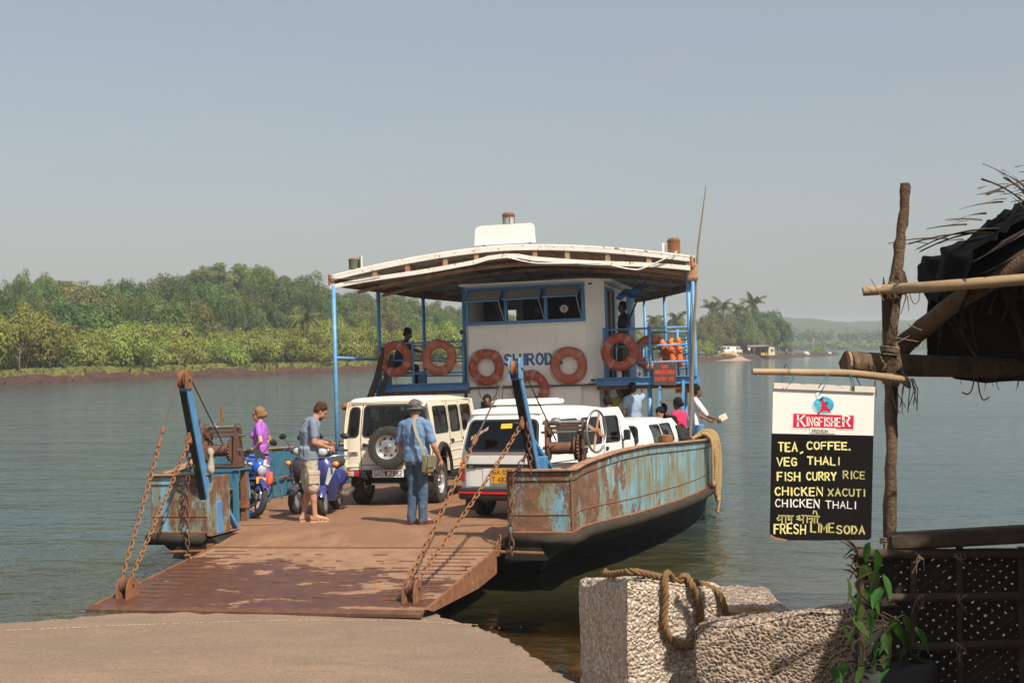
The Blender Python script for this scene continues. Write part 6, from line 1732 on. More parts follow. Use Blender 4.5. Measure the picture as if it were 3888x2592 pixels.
# ---------------------------------------------------------------- scooters (face -y)
def scooter(m4, label, paint):
    e = empty('scooter', mat=m4, label=label, cat='scooter', group='scooters standing on the ferry deck')
    R = .22
    for (y, nm) in ((-.58, 'front_wheel'), (.62, 'rear_wheel')):
        w = bpy.data.objects.new(nm, None); COL.objects.link(w); w.parent = e; w.location = (0, y, R); w.empty_display_size = .1
        b = MB(); b.lathe([(.13, -.045), (.18, -.055), (.21, -.04), (R, 0), (.21, .04), (.18, .055), (.13, .045)], (0, 0, 0), (1, 0, 0), 24); b.build('tyre', MT['rubber'], w, smooth=50)
        b = MB(); b.lathe([(.0, -.06), (.11, -.058), (.135, -.047), (.135, .047), (.11, .058), (0, .06)], (0, 0, 0), (1, 0, 0), 20, caps=False); b.build('rim', MT['silver'], w, smooth=40)
    b = MB(); rings = []
    for k in range(9):
        a = R_(20 + 140 * k / 8); c_ = V(0, -.58 - .26 * math.cos(a), R + .25 * math.sin(a)); rings.append([c_ + V(-.075, 0, -.07), c_ + V(-.06, 0, .0), c_ + V(0, 0, .03), c_ + V(.06, 0, .0), c_ + V(.075, 0, -.07)])
    b.loft(rings, cap=False, closed=False); b.build('front_mudguard', paint, e, smooth=True)
    b = MB(); rings = []
    for (z, w, y, d) in ((.22, .15, -.30, .04), (.40, .20, -.36, .07), (.60, .22, -.42, .10), (.78, .20, -.45, .10), (.90, .10, -.42, .06)):
        rings.append([V(w * math.cos(t), y + d * (1 if math.sin(t) > 0 else -1.3) * abs(math.sin(t)), z) for t in [2 * math.pi * k / 16 for k in range(16)]])
    b.loft(rings); b.build('leg_shield', paint, e, smooth=50)
    b = MB()
    for sd in (-1, 1): b.add([V(sd * .20, -.50, .74), V(sd * .10, -.56, .76), V(sd * .04, -.56, .50), V(sd * .08, -.55, .48)], [(0, 1, 2, 3)])
    b.build('shield_flash', MT['clear_lens'], e)
    b = MB(); b.box((0, -.02, .26), (.34, .56, .08), bev=.03); b.build('footboard', MT['black'], e)
    b = MB(); rings = []
    for (y, w, z0, z1) in ((.16, .14, .30, .66), (.34, .20, .32, .74), (.62, .21, .36, .74), (.86, .16, .46, .72), (.98, .10, .52, .69), (1.05, .03, .58, .65)):
        rings.append([V(w * math.cos(t), y, (z0 + z1) / 2 + (z1 - z0) / 2 * math.sin(t)) for t in [2 * math.pi * k / 16 for k in range(16)]])
    b.loft(rings); b.build('rear_body', paint, e, smooth=50)
    b = MB(); b.box((0, .48, .78), (.28, .66, .10), bev=.045); b.build('saddle', MT['seat'], e)
    b = MB(); b.tube(smooth_pts([(.12, .78, .78), (.15, .95, .84), (0, 1.02, .86), (-.15, .95, .84), (-.12, .78, .78)]), .012, 6); b.build('grab_rail', MT['silver'], e, smooth=True)
    b = MB(); b.ell((0, -.44, 1.0), (.20, .11, .085), n=16, m=10); b.build('handlebar_cowl', paint, e, smooth=True)
    b = MB(); b.ell((0, -.535, .99), (.085, .05, .065), n=14, m=8); b.build('headlamp', MT['clear_lens'], e, smooth=True)
    for sd in (-1, 1):
        b = MB(); b.ell((sd * .20, -.49, .80), (.055, .05, .045), n=10, m=8); b.build('indicator', MT['orange_lens'], e, smooth=True)
        b = MB(); b.tube([(sd * .15, -.40, 1.02), (sd * .36, -.30, 1.0)], .018, 8); b.tube([(sd * .2, -.43, 1.01), (sd * .36, -.37, .99)], .006, 5); b.build('grip', MT['black'], e, smooth=True)
        b = MB(); b.tube([(sd * .22, -.40, 1.03), (sd * .26, -.42, 1.14), (sd * .30, -.42, 1.20)], .007, 5); b.ell((sd * .34, -.42, 1.23), (.075, .022, .048), Matrix.Rotation(sd * .2, 3, 'Y'), 12, 8); b.build('mirror', MT['black'], e, smooth=True)
    b = MB(); b.box((-.02, -.53, .30), (.17, .012, .10)); b.build('front_plate', MT['black'], e)
    b = MB(); b.tube([(-.12, .2, .25), (-.22, .18, .02)], .011, 6); b.tube([(.10, .3, .28), (.20, .5, .26), (.22, .85, .30)], [.02, .04, .045], 8); b.build('stand_and_silencer', MT['alu'], e)
    return e
scooter(fmat(-1.62, 3.20, 0, R_(12)), 'violet blue scooter behind the man in the grey shirt', M_vio)
scooter(fmat(-2.02, 3.6, 0, R_(-8)), 'dark grey scooter half hidden to the left of the violet blue scooter', mat('dark_grey_scooter_paint', (.045, .042, .042), .3, var=.08, coat=.5))
# ================================================================ people (facing +y; x right, z up)
def skin(name, c): return mat(name, c, .55, var=.08, vscale=6, spec=.35)
SK = {'pale': skin('pale_skin', (.52, .27, .18)), 'tan': skin('tanned_skin', (.42, .21, .13)), 'brown': skin('brown_skin', (.16, .075, .042))}
HAIR = {'brown': mat('brown_hair', (.07, .03, .014), .85, var=.4, vscale=30, spec=.2, bump=.9, bscale=80, bdist=.02), 'black': mat('black_hair', (.014, .011, .010), .9, var=.3, spec=.15, bump=.8, bscale=90), 'blonde': mat('dark_blonde_hair', (.25, .135, .055), .75, var=.45, vscale=40, spec=.25, bump=.8, bscale=90), 'grey': mat('grey_hair', (.09, .085, .08), .6, var=.3)}
CL = {}
def cloth(name, c, **k):
    if name not in CL: CL[name] = mat(name, c, k.pop('rough', .85), var=k.pop('var', .14), vscale=k.pop('vscale', 9), bump=.4, bscale=22, bdist=.02, **k)
    return CL[name]
TMP = bpy.data.scenes.new('workbench')     # scratch scene, so that each remesh evaluates one object only
def remeshed(b, name, m, parent, voxel, fold=0.0, fscale=7.0, it=3, stretch=(1, 1, .45)):
    me = b.mesh('tmp', m)
    o = bpy.data.objects.new('tmp', me); TMP.collection.objects.link(o)
    r = o.modifiers.new('r', 'REMESH'); r.mode = 'VOXEL'; r.voxel_size = voxel; r.use_smooth_shade = True
    s = o.modifiers.new('s', 'SMOOTH'); s.factor = .5; s.iterations = it
    TMP.view_layers[0].update(); dg = TMP.view_layers[0].depsgraph
    out = bpy.data.meshes.new_from_object(o.evaluated_get(dg))
    bpy.data.objects.remove(o); bpy.data.meshes.remove(me)
    out.name = name
    if fold:
        for v in out.vertices:
            p = v.co
            f = noise.noise(V(p.x * stretch[0], p.y * stretch[1], p.z * stretch[2]) * fscale * 2.2) + .6 * noise.noise(V(p.x + p.z * .7, p.y, p.z) * fscale * 3.2)
            v.co = p + v.normal * (fold * f)
    out.polygons.foreach_set('use_smooth', [True] * len(out.polygons))
    return link_mesh(name, out, parent)
def ering(c, rx, ry, tw=0.0, tilt=(0, 0), n=16):
    c = V(c); out = []
    for k in range(n):
        t = 2 * math.pi * k / n
        x, y = rx * math.cos(t), ry * math.sin(t)
        out.append(c + V(x * math.cos(tw) - y * math.sin(tw), x * math.sin(tw) + y * math.cos(tw), x * tilt[0] + y * tilt[1]))
    return out
def limb(b, pts, rs, n=12):
    for i in range(len(pts) - 1): b.cap(pts[i], pts[i + 1], rs[i], rs[i + 1], n)
def hand(b, w, d, palm_n, curl=.6, s=1.0):
    """palm plus four fingers and a thumb; d points along the hand, palm_n out of the palm"""
    d = V(d).normalized(); pn = V(palm_n); pn = (pn - d * pn.dot(d)).normalized(); x = d.cross(pn)
    w = V(w)
    M3 = Matrix((x, pn, d)).transposed()
    b.ell(w + d * .048 * s, (.042 * s, .018 * s, .055 * s), M3, 10, 8)
    for i, (o, L, a) in enumerate(((-.030, .066, -.06), (-.010, .076, -.02), (.011, .072, .03), (.030, .056, .08))):
        p = w + d * .088 * s + x * o * s
        c1 = curl * (.7 + .1 * i); d1 = (d * math.cos(c1 * .6) + pn * math.sin(c1 * .6) + x * a).normalized(); q = p + d1 * L * .52 * s
        d2 = (d * math.cos(c1 * 1.7) + pn * math.sin(c1 * 1.7)).normalized(); e = q + d2 * L * .5 * s
        b.cap(p - d * .02, q, .0095 * s, .0085 * s, 6); b.cap(q, e, .0085 * s, .007 * s, 6)
    p = w + d * .03 * s - x * .03 * s; q = p + (d * .6 - x * .75 + pn * .35).normalized() * .042 * s; e = q + (d * .85 - x * .1 + pn * .5).normalized() * .034 * s
    b.cap(p, q, .013 * s, .010 * s, 6); b.cap(q, e, .010 * s, .008 * s, 6)
def head_parts(b, hc, M3, s=1.0):
    f = lambda x, y, z: V(hc) + M3 @ (V(x, y, z) * s)
    b.ell(f(0, -.012, .045), (.074 * s, .094 * s, .082 * s), M3, 16, 12)
    b.ell(f(0, .022, -.025), (.060 * s, .070 * s, .085 * s), M3, 14, 10)
    b.ell(f(0, .050, -.072), (.034 * s, .036 * s, .034 * s), M3, 10, 8)
    b.cap(f(0, .088, .018), f(0, .106, -.018), .009 * s, .015 * s, 8)
    for sd in (-1, 1):
        b.ell(f(sd * .075, -.012, -.002), (.012 * s, .022 * s, .034 * s), M3, 8, 6)
        b.ell(f(sd * .030, .072, .035), (.024 * s, .016 * s, .010 * s), M3, 8, 6)
    b.ell(f(0, .085, -.046), (.024 * s, .012 * s, .010 * s), M3, 8, 6)
def person(m4, label, J, top=None, bottom=None, hair='black', sk='brown', voxel=.016, group=None, female=False, bald=False, facing=0.0, nod=0.0, tiltz=0.0, hands=True, shoes=None, sleeve=.55, hat=None, bun=False, fold=.010, collar=False, long=False, bulk=1.0):
    """J: joints (pelvis, chest, neck, head, sh/el/wr/hp/kn/an/toe for L and R); top/bottom: (kind, material)"""
    e = empty('person', mat=m4, label=label, cat='person', group=group)
    g = {k: V(v) for k, v in J.items() if k != 'curl'}
    M3 = Matrix.Rotation(facing, 3, 'Z') @ Matrix.Rotation(nod, 3, 'X') @ Matrix.Rotation(tiltz, 3, 'Y')
    w = (.90 if female else 1.0) * bulk ** .5
    shv = (g['shR'] - g['shL']); tw = math.atan2(shv.y, shv.x); hv = (g['hpR'] - g['hpL']); tw0 = math.atan2(hv.y, hv.x)
    def trunk(b, off, up=True):
        pe, ch, nk = g['pelvis'], g['chest'], g['neck']
        wa = pe.lerp(ch, .42)
        ax = (nk - pe).normalized(); ty = -ax.y / max(.3, ax.z); tx = -ax.x / max(.3, ax.z)
        R = [(pe - ax * .10, .145, .105, tw0), (pe, .165 * (1.05 if female else 1), .118, tw0), (wa, .138 * w, .100, (tw + tw0) / 2), (pe.lerp(ch, .75), .150 * w, .112, tw), (ch, .168 * w, .118, tw), (ch.lerp(nk, .55), .160 * w, .098, tw), (ch.lerp(nk, .85), .10 * w, .075, tw), (nk, .062, .060, tw)]
        b.loft([ering(c, rx * bulk + off, ry * bulk + off, t, (tx, ty)) for (c, rx, ry, t) in R])
        if female: 
            fw_ = M3 @ V(0, 1, 0) if False else V(-math.sin(tw), math.cos(tw), 0)
            for sd in (-1, 1): b.ell(ch + fw_ * .085 + V(math.cos(tw), math.sin(tw), 0) * .07 * sd - V(0, 0, .02), (.07 + off * .5, .065 + off * .5, .065), None, 10, 8)
    b = MB(); trunk(b, -.006)
    b.cap(g['neck'] - V(0, 0, .03), g['head'] - M3 @ V(0, .015, .04), .054 * w, .052 * w)
    head_parts(b, g['head'], M3, .97 if female else 1.0)
    for s in 'LR':
        limb(b, [g['neck'].lerp(g['sh' + s], .35) - V(0, 0, .012), g['sh' + s] - V(0, 0, .008), g['el' + s], g['wr' + s]], [.046 * w, .048 * w, .041 * w, .027 * w])
        b.cap(g['el' + s].lerp(g['wr' + s], .15), g['el' + s].lerp(g['wr' + s], .45), .043 * w, .040 * w)
        limb(b, [g['hp' + s], g['kn' + s], g['an' + s]], [.085, .055, .038])
        b.cap(g['kn' + s].lerp(g['an' + s], .15), g['kn' + s].lerp(g['an' + s], .45), .058, .056)
        to = g['toe' + s]; an = g['an' + s]; dd = (to - an); hl = an - V(dd.x, dd.y, 0).normalized() * .045; hl.z = to.z + .012
        limb(b, [an, hl], [.038, .030]); limb(b, [hl, an.lerp(to, .55), to], [.030, .034, .024]); b.cap(an, an.lerp(to, .6), .036, .030)
    body = remeshed(b, 'body', SK[sk], e, voxel, 0)
    if hands:
        for s in 'LR':
            b = MB(); d = g['wr' + s] - g['el' + s]
            hand(b, g['wr' + s], g.get('hd' + s, d), g.get('pn' + s, V(-1 if s == 'R' else 1, .3, 0)), J.get('curl', .7), .98)
            hm = b.mesh('hand', SK[sk], smooth=True)
            bm = bmesh.new(); bm.from_mesh(body.data); bm.from_mesh(hm); bm.to_mesh(body.data); bm.free(); bpy.data.meshes.remove(hm)
    body.data.polygons.foreach_set('use_smooth', [True] * len(body.data.polygons))
    f = lambda x, y, z: g['head'] + M3 @ V(x, y, z)
    for sd in (-1, 1):
        b = MB(); b.ell(f(sd * .030, .078, .018), (.013, .009, .009), M3, 8, 6); b.build('eye', M_ink, body, smooth=True)
    # clothes
    if top:
        b = MB(); kind, m = top
        trunk(b, .014)
        if kind in ('shirt', 'tee', 'blouse'):
            b.loft([ering(g['pelvis'] + V(0, 0, z), .178 * bulk * (1 if not female else 1.02), .132 * bulk, tw0) for z in (-.07, .0, .12)])
        for s in 'LR':
            q = g['sh' + s].lerp(g['el' + s], sleeve if sleeve <= 1 else 1)
            b.cap(g['neck'].lerp(g['sh' + s], .30), g['sh' + s], .060 * w, .062 * w)
            L = [g['sh' + s].lerp(q, t) for t in (0, .5, 1)]
            for i in range(2): b.cap(L[i], L[i + 1], (.062 + .001 * i) * w, (.063 + .001 * i) * w)
            dq = (q - g['sh' + s]).normalized(); b.cap(q, q + dq * .012, .064 * w, .060 * w)
            if sleeve > 1: b.cap(g['el' + s], g['el' + s].lerp(g['wr' + s], sleeve - 1), .056, .042)
        remeshed(b, kind, m, e, voxel * .95, fold, 6)
        if collar:
            b = MB(); b.loft([ering(g['neck'] + V(0, -.005, z), r, r * .95, tw, (0, .25)) for z, r in ((-.045, .088), (.0, .074), (.022, .072), (.02, .066))], cap=False); b.build('collar', m, e, smooth=True)
    if bottom:
        b = MB(); kind, m = bottom
        if kind in ('dress', 'skirt'):
            pe = g['pelvis']; kz = (g['anL'] + g['anR']) / 2
            b.loft([ering(pe + V(0, 0, .12), .150, .112, tw0, n=24), ering(pe, .185, .140, tw0, n=24), ering(pe.lerp(kz, .35), .185, .155, tw0, n=24), ering(pe.lerp(kz, .7), .185, .165, tw0, n=24), ering(pe.lerp(kz, .86), .19, .17, tw0, n=24)])
            remeshed(b, kind, m, e, voxel, .016, 5, 2, (1.6, 1.6, .12))
        else:
            b.loft([ering(g['pelvis'] + V(0, 0, z), rx * bulk, ry * bulk, tw0) for z, rx, ry in ((-.13, .155, .118), (-.05, .172, .126), (.04, .166, .118), (.085, .155, .112))])
            for s in 'LR':
                hp, kn, an = g['hp' + s], g['kn' + s], g['an' + s]
                if kind == 'shorts':
                    q = hp.lerp(kn, .96); L = [hp, hp.lerp(q, .5), q]
                    for i in range(2): b.cap(L[i], L[i + 1], (.104, .110)[i], (.110, .110)[i])
                    b.cap(q, q + (kn - hp).normalized() * .02, .110, .108)
                else:
                    b.cap(hp, kn, .100, .078); b.cap(kn, an + V(0, 0, .05), .078, .066); b.cap(an + V(0, 0, .05), an + V(0, 0, -.025), .067, .070)
            remeshed(b, kind, m, e, voxel * .95, fold * 1.1, 6)
    # hair / hat
    if not bald:
        b = MB(); b.ell(f(0, -.026, .064), (.088, .097, .090), M3, 18, 12)
        for sd in (-1, 1): b.ell(f(sd * .062, -.035, .01), (.024, .05, .05), M3, 10, 8)
        b.ell(f(0, -.075, .005), (.062, .038, .06), M3, 12, 8)
        if bun: b.ell(f(.01, -.115, .01), (.052, .045, .05), M3, 12, 8)
        if long: b.loft([[f(x * r, y * r - .06, z) for x, y in [(.085 * math.cos(t), .06 * math.sin(t)) for t in [2 * math.pi * k / 12 for k in range(12)]]] for z, r in ((.05, 1), (-.06, 1.05), (-.16, 1.1), (-.26, .9))])
        remeshed(b, 'hair', HAIR[hair], e, .010 if voxel < .014 else .014, .012 if not bun else .006, 16, 1, (1, 1, 1))
    if hat:
        b = MB(); b.v = []
        hb = MB(); hb.lathe([(.0, .135), (.055, .132), (.082, .115), (.090, .06), (.096, .035), (.125, .012), (.128, .006), (.094, .025), (.088, .04)], (0, -.01, 0), (0, 0, 1), 24, caps=False)
        hb.v = [tuple(f(*p)) for p in hb.v]; hb.build('hat', hat, e, smooth=True)
    if shoes:
        b = MB()
        for s in 'LR':
            to = g['toe' + s]; an = g['an' + s]; dd = V(to.x - an.x, to.y - an.y, 0).normalized(); sx = V(dd.y, -dd.x, 0)
            base = V(an.x, an.y, to.z - .02) - dd * .075
            pr = [(-.0, .033), (.05, .038), (.13, .036), (.19, .046), (.245, .042), (.275, .02)]
            if shoes[0] == 'sandal':
                o = [base + dd * t + sx * h for t, h in pr] + [base + dd * t - sx * h for t, h in pr[::-1]]
                n = len(o); b.add([p + V(0, 0, -.012) for p in o] + [p + V(0, 0, .008) for p in o], [tuple(range(n))[::-1], tuple(range(n, 2 * n))] + [(i, (i + 1) % n, n + (i + 1) % n, n + i) for i in range(n)])
                for t0 in (.12, .17):
                    b.tube([base + dd * t0 + sx * .044, base + dd * (t0 + .02) + V(0, 0, .055), base + dd * t0 - sx * .044], .009, 5)
            else:
                b.loft([[base + dd * t + V(0, 0, -.012)] * 0 + [base + dd * t + sx * (h * math.cos(a)) * 1.08 + V(0, 0, -.012 + hh * max(0, math.sin(a)) - .003 * (math.sin(a) < 0)) for a in [2 * math.pi * k / 14 for k in range(14)]] for (t, h), hh in zip(pr, (.085, .105, .095, .07, .055, .035))])
        b.build('sandals' if shoes[0] == 'sandal' else 'shoes', shoes[1], e, smooth=50)
    return e
def stand(H=1.72, wid=1.0, elL=(-.24, -.02, 1.12), elR=(.24, -.02, 1.12), wrL=(-.25, .10, .88), wrR=(.25, .10, .88), lean=0.0, feet=.11, **kw):
    k = H / 1.72
    J = dict(pelvis=(0, 0, .95), chest=(0, -.01 + lean * .3, 1.27), neck=(0, -.02 + lean * .5, 1.465), head=(0, .015 + lean * .75, 1.60), shL=(-.185 * wid, -.02 + lean * .45, 1.405), shR=(.185 * wid, -.02 + lean * .45, 1.405), elL=elL, elR=elR, wrL=wrL, wrR=wrR,
             hpL=(-.085, 0, .90), hpR=(.085, 0, .90), knL=(-feet * .95, .02, .50), knR=(feet * .95, .02, .50), anL=(-feet, -.02, .085), anR=(feet, -.02, .085), toeL=(-feet - .03, .15, .03), toeR=(feet + .03, .15, .03))
    J.update(kw)
    return {a: (tuple(c * k for c in v) if isinstance(v, (tuple, list)) and not a.startswith(('hd', 'pn')) else v) for a, v in J.items()}
def sit(H=1.70, seat=.45, wrL=(-.15, .38, .72), wrR=(.15, .38, .72), elL=(-.24, .10, .80), elR=(.24, .10, .80), lean=.06, **kw):
    d = seat - .45
    J = dict(pelvis=(0, 0, .57), chest=(0, lean * .6, .87), neck=(0, lean, 1.06), head=(0, lean + .04, 1.20), shL=(-.18, lean * .9, 1.01), shR=(.18, lean * .9, 1.01), elL=elL, elR=elR, wrL=wrL, wrR=wrR,
             hpL=(-.09, .02, .54), hpR=(.09, .02, .54), knL=(-.12, .42, .50), knR=(.12, .42, .50), anL=(-.12, .40, .10), anR=(.12, .40, .10), toeL=(-.13, .55, .03), toeR=(.13, .55, .03))
    J.update(kw)
    return J
# --- the three in front
J = stand(1.80, wid=1.14, elR=(.25, .02, 1.13), wrR=(.13, .27, 1.04), elL=(-.24, .06, 1.16), wrL=(-.10, .30, 1.10), lean=.10, anL=(-.11, -.07, .085), toeL=(-.15, .10, .03), anR=(.12, .04, .085), toeR=(.15, .22, .03), neck=(0, .085, 1.45), head=(.0, .185, 1.555), pnR=(-1, .2, -.3), pnL=(1, .2, -.3))
p = person(fmat(-1.40, 1.90, .0, R_(-52)), 'man in grey blue t-shirt and beige cargo shorts looking down beside the scooters', J, ('tee', cloth('faded_blue_grey_jersey', (.165, .205, .265), layers=[((.24, .28, .33), 5, .5, .7)])), ('shorts', cloth('beige_camo_cotton', (.40, .33, .25), layers=[((.22, .19, .14), 6, .55, .68), ((.54, .47, .38), 9, .58, .7)])), 'brown', 'tan', .014, bulk=1.14, nod=-.62, facing=-.12, shoes=('sandal', cloth('tan_sandal', (.42, .28, .16))), sleeve=.62, fold=.011)
b = MB(); b.box((.205, .02, .66), (.035, .17, .19), bev=.012); b.box((.222, .02, .735), (.015, .18, .06), bev=.006); b.build('cargo_pocket', CL['beige_camo_cotton'], p)
b = MB(); b.ell((0, 0, 0), (.058, .035, .05), None, 10, 8)
HM = Matrix.Translation(V(0, .185, 1.555) * (1.8 / 1.72)) @ Matrix.Rotation(-.12, 4, 'Z') @ Matrix.Rotation(-.62, 4, 'X') @ Matrix.Translation((0, .055, -.075)); b.v = [tuple(HM @ V(q)) for q in b.v]
b.build('beard', HAIR['brown'], p, smooth=True)
J = stand(1.76, wid=1.08, elR=(.285, -.01, 1.10), wrR=(.30, .14, .89), elL=(-.285, .02, 1.10), wrL=(-.25, .22, .93), shL=(-.195, -.02, 1.39), shR=(.195, -.02, 1.39), feet=.08, anL=(-.085, -.03, .085), anR=(.075, .0, .085), toeL=(-.08, .14, .03), toeR=(.13, .16, .03), pelvis=(0, 0, .95), pnR=(-1, 0, 0), pnL=(1, 0, 0), curl=.9)
m_polo = cloth('blue_polo_shirt', (.125, .215, .37), layers=[((.17, .27, .43), 5, .5, .7)])
p = person(fmat(.43, 1.50, .0, R_(-12)), 'stout man in blue polo shirt, jeans and grey sun hat seen from behind', J, ('shirt', m_polo), ('jeans', cloth('blue_denim', (.045, .08, .135), layers=[((.10, .16, .25), 4, .54, .7)])), 'grey', 'tan', .014, bulk=1.12, shoes=('shoe', cloth('brown_leather', (.09, .03, .02), rough=.4)), sleeve=.75, hat=cloth('grey_canvas_hat', (.085, .085, .082)), collar=True, facing=.1)
b = MB(); b.ell((.0, .03, 1.10), (.19, .165, .17), None, 14, 10); b.build('belly', m_polo, p, smooth=True)
# shoulder bag carried by the man in the hat
bag = empty('shoulder_bag', mat=fmat(.43, 1.50, .0, R_(-12)), label='olive canvas shoulder bag hanging at the hip of the man in the blue polo', cat='bag')
m_bag = cloth('olive_canvas', (.17, .155, .085)); 
b = MB(); b.box((.235, -.08, .86), (.11, .23, .26), Matrix.Rotation(.12, 3, 'Y'), bev=.03); b.build('bag_body', m_bag, bag, smooth=40)
b = MB(); b.box((.243, -.175, .90), (.10, .022, .19), Matrix.Rotation(.12, 3, 'Y'), bev=.008); b.box((.30, -.08, .90), (.016, .235, .17), Matrix.Rotation(.12, 3, 'Y'), bev=.006); b.build('bag_flap', m_bag, bag)
b = MB(); b.box((.247, -.19, .845), (.05, .006, .02)); b.build('bag_tag', mat('red_tag', (.4, .08, .05)), bag)
b = MB()
st_ = smooth_pts([(.24, -.17, .98), (.20, -.20, 1.15), (.12, -.195, 1.32), (.06, -.14, 1.46), (.07, -.02, 1.52), (.10, .10, 1.44), (.19, .16, 1.2), (.24, .05, .98)], 5)
for i in range(len(st_) - 1): b.beam(st_[i], st_[i + 1] + (st_[i + 1] - st_[i]) * .1, .04, .008, up=(st_[i] - V(0, 0, 1.2)))
b.build('bag_strap', cloth('pale_olive_webbing', (.27, .25, .17)), bag)
J = stand(1.68, wid=.9, elR=(.30, -.10, 1.15), wrR=(.19, .04, 1.02), elL=(-.30, -.10, 1.15), wrL=(-.19, .04, 1.02), feet=.08, hdR=(-.5, .6, -.5), hdL=(.5, .6, -.5), pnR=(-.7, -.2, .3), pnL=(.7, -.2, .3), knR=(.09, .14, .56), anR=(.08, .06, .26), toeR=(.10, .20, .17))
p = person(fmat(-3.33, 4.30, .0, R_(100)), 'woman in long purple dress with hands on hips looking over the river', J, ('blouse', cloth('purple_jersey', (.36, .105, .46), var=.1)), ('dress', CL['purple_jersey']), 'blonde', 'pale', .014, female=True, bun=True, sleeve=.5, shoes=('sandal', cloth('white_sandal', (.6, .57, .52))))
b = MB()
for sd in (-1, 1): b.ell((sd * .032, .1 + .0, 1.58), (.026, .012, .018), None, 10, 6)
b.tube([(-.075, .0, 1.585), (-.06, .10, 1.585), (.06, .10, 1.585), (.075, .0, 1.585)], .004, 5); b.build('sunglasses', MT['black'], p)
# --- crew and passengers
DKB = cloth('dark_navy_cloth', (.022, .028, .055)); BLK = cloth('black_cloth', (.012, .012, .013)); KH = cloth('khaki_cloth', (.15, .125, .07)); OL = cloth('olive_cloth', (.10, .09, .04)); WH = cloth('white_cotton', (.72, .70, .66)); LB = cloth('pale_blue_cotton', (.27, .34, .47))
def passenger(u, v, w, rz, label, J, **k):
    return person(fmat(u, v, w, R_(rz)), label, J, **{**dict(voxel=.026, hands=True, fold=.008), **k})
b = MB(); b.box((-3.0, 11.0, 2.30), (.9, .36, .05), bev=.01)
for dx in (-.38, .38): b.box((-3.0 + dx, 11.0, 2.12), (.05, .3, .32))
tag(b.build('bench', MT['blue'], None), 'low blue bench under the seated reader on the upper deck', 'bench').matrix_world = FM
passenger(-3.18, 11.0, 1.955, -72, 'man in navy shirt sitting on the upper deck bent over a paper', sit(1.72, seat=.40, lean=.22, elL=(-.22, .36, .86), elR=(.22, .36, .86), wrL=(-.12, .58, .80), wrR=(.12, .58, .80), pelvis=(0, 0, .50), knL=(-.12, .42, .46), knR=(.12, .42, .46)), top=('shirt', DKB), bottom=('trousers', BLK), nod=-.35, sleeve=.6)
b = MB(); b.grid(lambda x, y: V(x, .62 + y * .5 + .03 * math.sin(x * 12), .80 + y * .8), lin(-.17, .17, 6), lin(-.12, .10, 3))
n_ = b.build('newspaper', mat('grey_newsprint', (.38, .38, .37), .8, var=.15, vscale=25)); tag(n_, 'folded newspaper in the hands of the seated man upstairs', 'newspaper'); n_.matrix_world = fmat(-3.18, 11.0, 1.955, R_(-72))
passenger(1.84, 11.45, 1.955, 120, 'crewman in dark shirt and khaki shorts standing outside the wheelhouse door', stand(1.72, wrL=(-.12, .24, 1.02), elL=(-.26, .02, 1.12)), top=('shirt', DKB), bottom=('shorts', KH), sleeve=.6, shoes=('sandal', BLK), facing=.2)
passenger(-.05, HV + 1.0, 2.04, 175, 'helmsman in the dark behind the wheelhouse windows', stand(1.66, elR=(.3, .18, 1.12), wrR=(.2, .42, 1.15), elL=(-.3, .18, 1.12), wrL=(-.2, .42, 1.15)), top=('shirt', BLK), bottom=('trousers', BLK))
passenger(2.20, 10.2, .22, 40, 'man in blue grey shirt holding the deck beam above his head', stand(1.70, elR=(.30, .08, 1.50), wrR=(.28, .12, 1.80), hdR=(0, .2, 1), pnR=(0, 1, 0)), top=('shirt', LB), bottom=('trousers', DKB), facing=-.5, collar=True)
passenger(1.78, 9.75, .04, 30, 'passenger in black t-shirt with head bowed beside the hatchback', stand(1.60, lean=.10), top=('tee', BLK), bottom=('trousers', BLK), nod=-.5)
passenger(1.84, 10.75, .18, 30, 'grey haired man in mustard yellow shirt under the upper deck', stand(1.70, elL=(-.3, .05, 1.46), wrL=(-.3, .12, 1.74), hdL=(0, .1, 1), pnL=(0, 1, 0)), top=('shirt', cloth('mustard_cotton', (.32, .24, .03))), bottom=('trousers', BLK), hair='grey', sleeve=.6)
passenger(2.02, 10.6, .12, -20, 'long haired woman with pale wrap under the upper deck', stand(1.66, wid=.9), top=('blouse', cloth('cream_patterned_cotton', (.55, .48, .38), layers=[((.2, .15, .1), 8, .58, .66)])), bottom=('skirt', BLK), female=True, long=True)
passenger(2.72, 10.9, -.20, 15, 'man in brown camouflage shirt behind the stair', stand(1.66), top=('shirt', cloth('camouflage_cotton', (.17, .13, .10), layers=[((.07, .06, .05), 7, .5, .58), ((.28, .23, .18), 9, .58, .66)])), bottom=('trousers', KH), facing=-.3)
passenger(2.93, 9.35, .10, 160, 'young woman in black top sitting on the bulwark step below the stair', sit(1.6, lean=.10), top=('tee', BLK), bottom=('trousers', OL), hair='black', female=True, long=True, sk='tan', nod=-.3)
passenger(3.22, 9.6, .28, 60, 'woman in bright pink top beside the stair', sit(1.62, lean=.02), top=('blouse', cloth('bright_pink_cotton', (.62, .02, .10))), bottom=('trousers', BLK), female=True, bun=True)
passenger(3.52, 8.75, .05, 85, 'person in black clothes slumped against the canopy post', sit(1.6, lean=.24, seat=.4, head=(0, .34, 1.08), neck=(0, .26, .98)), top=('shirt', BLK), bottom=('trousers', BLK), nod=-.5, sleeve=1.6)
passenger(3.42, 10.15, .15, -70, 'man in white shirt leaning over the side with a paper in his hand', stand(1.68, lean=.12, elR=(.26, .22, 1.12), wrR=(.18, .46, 1.02), elL=(-.26, .15, 1.12), wrL=(-.16, .34, 1.02)), top=('shirt', WH), bottom=('trousers', KH), sleeve=.9)
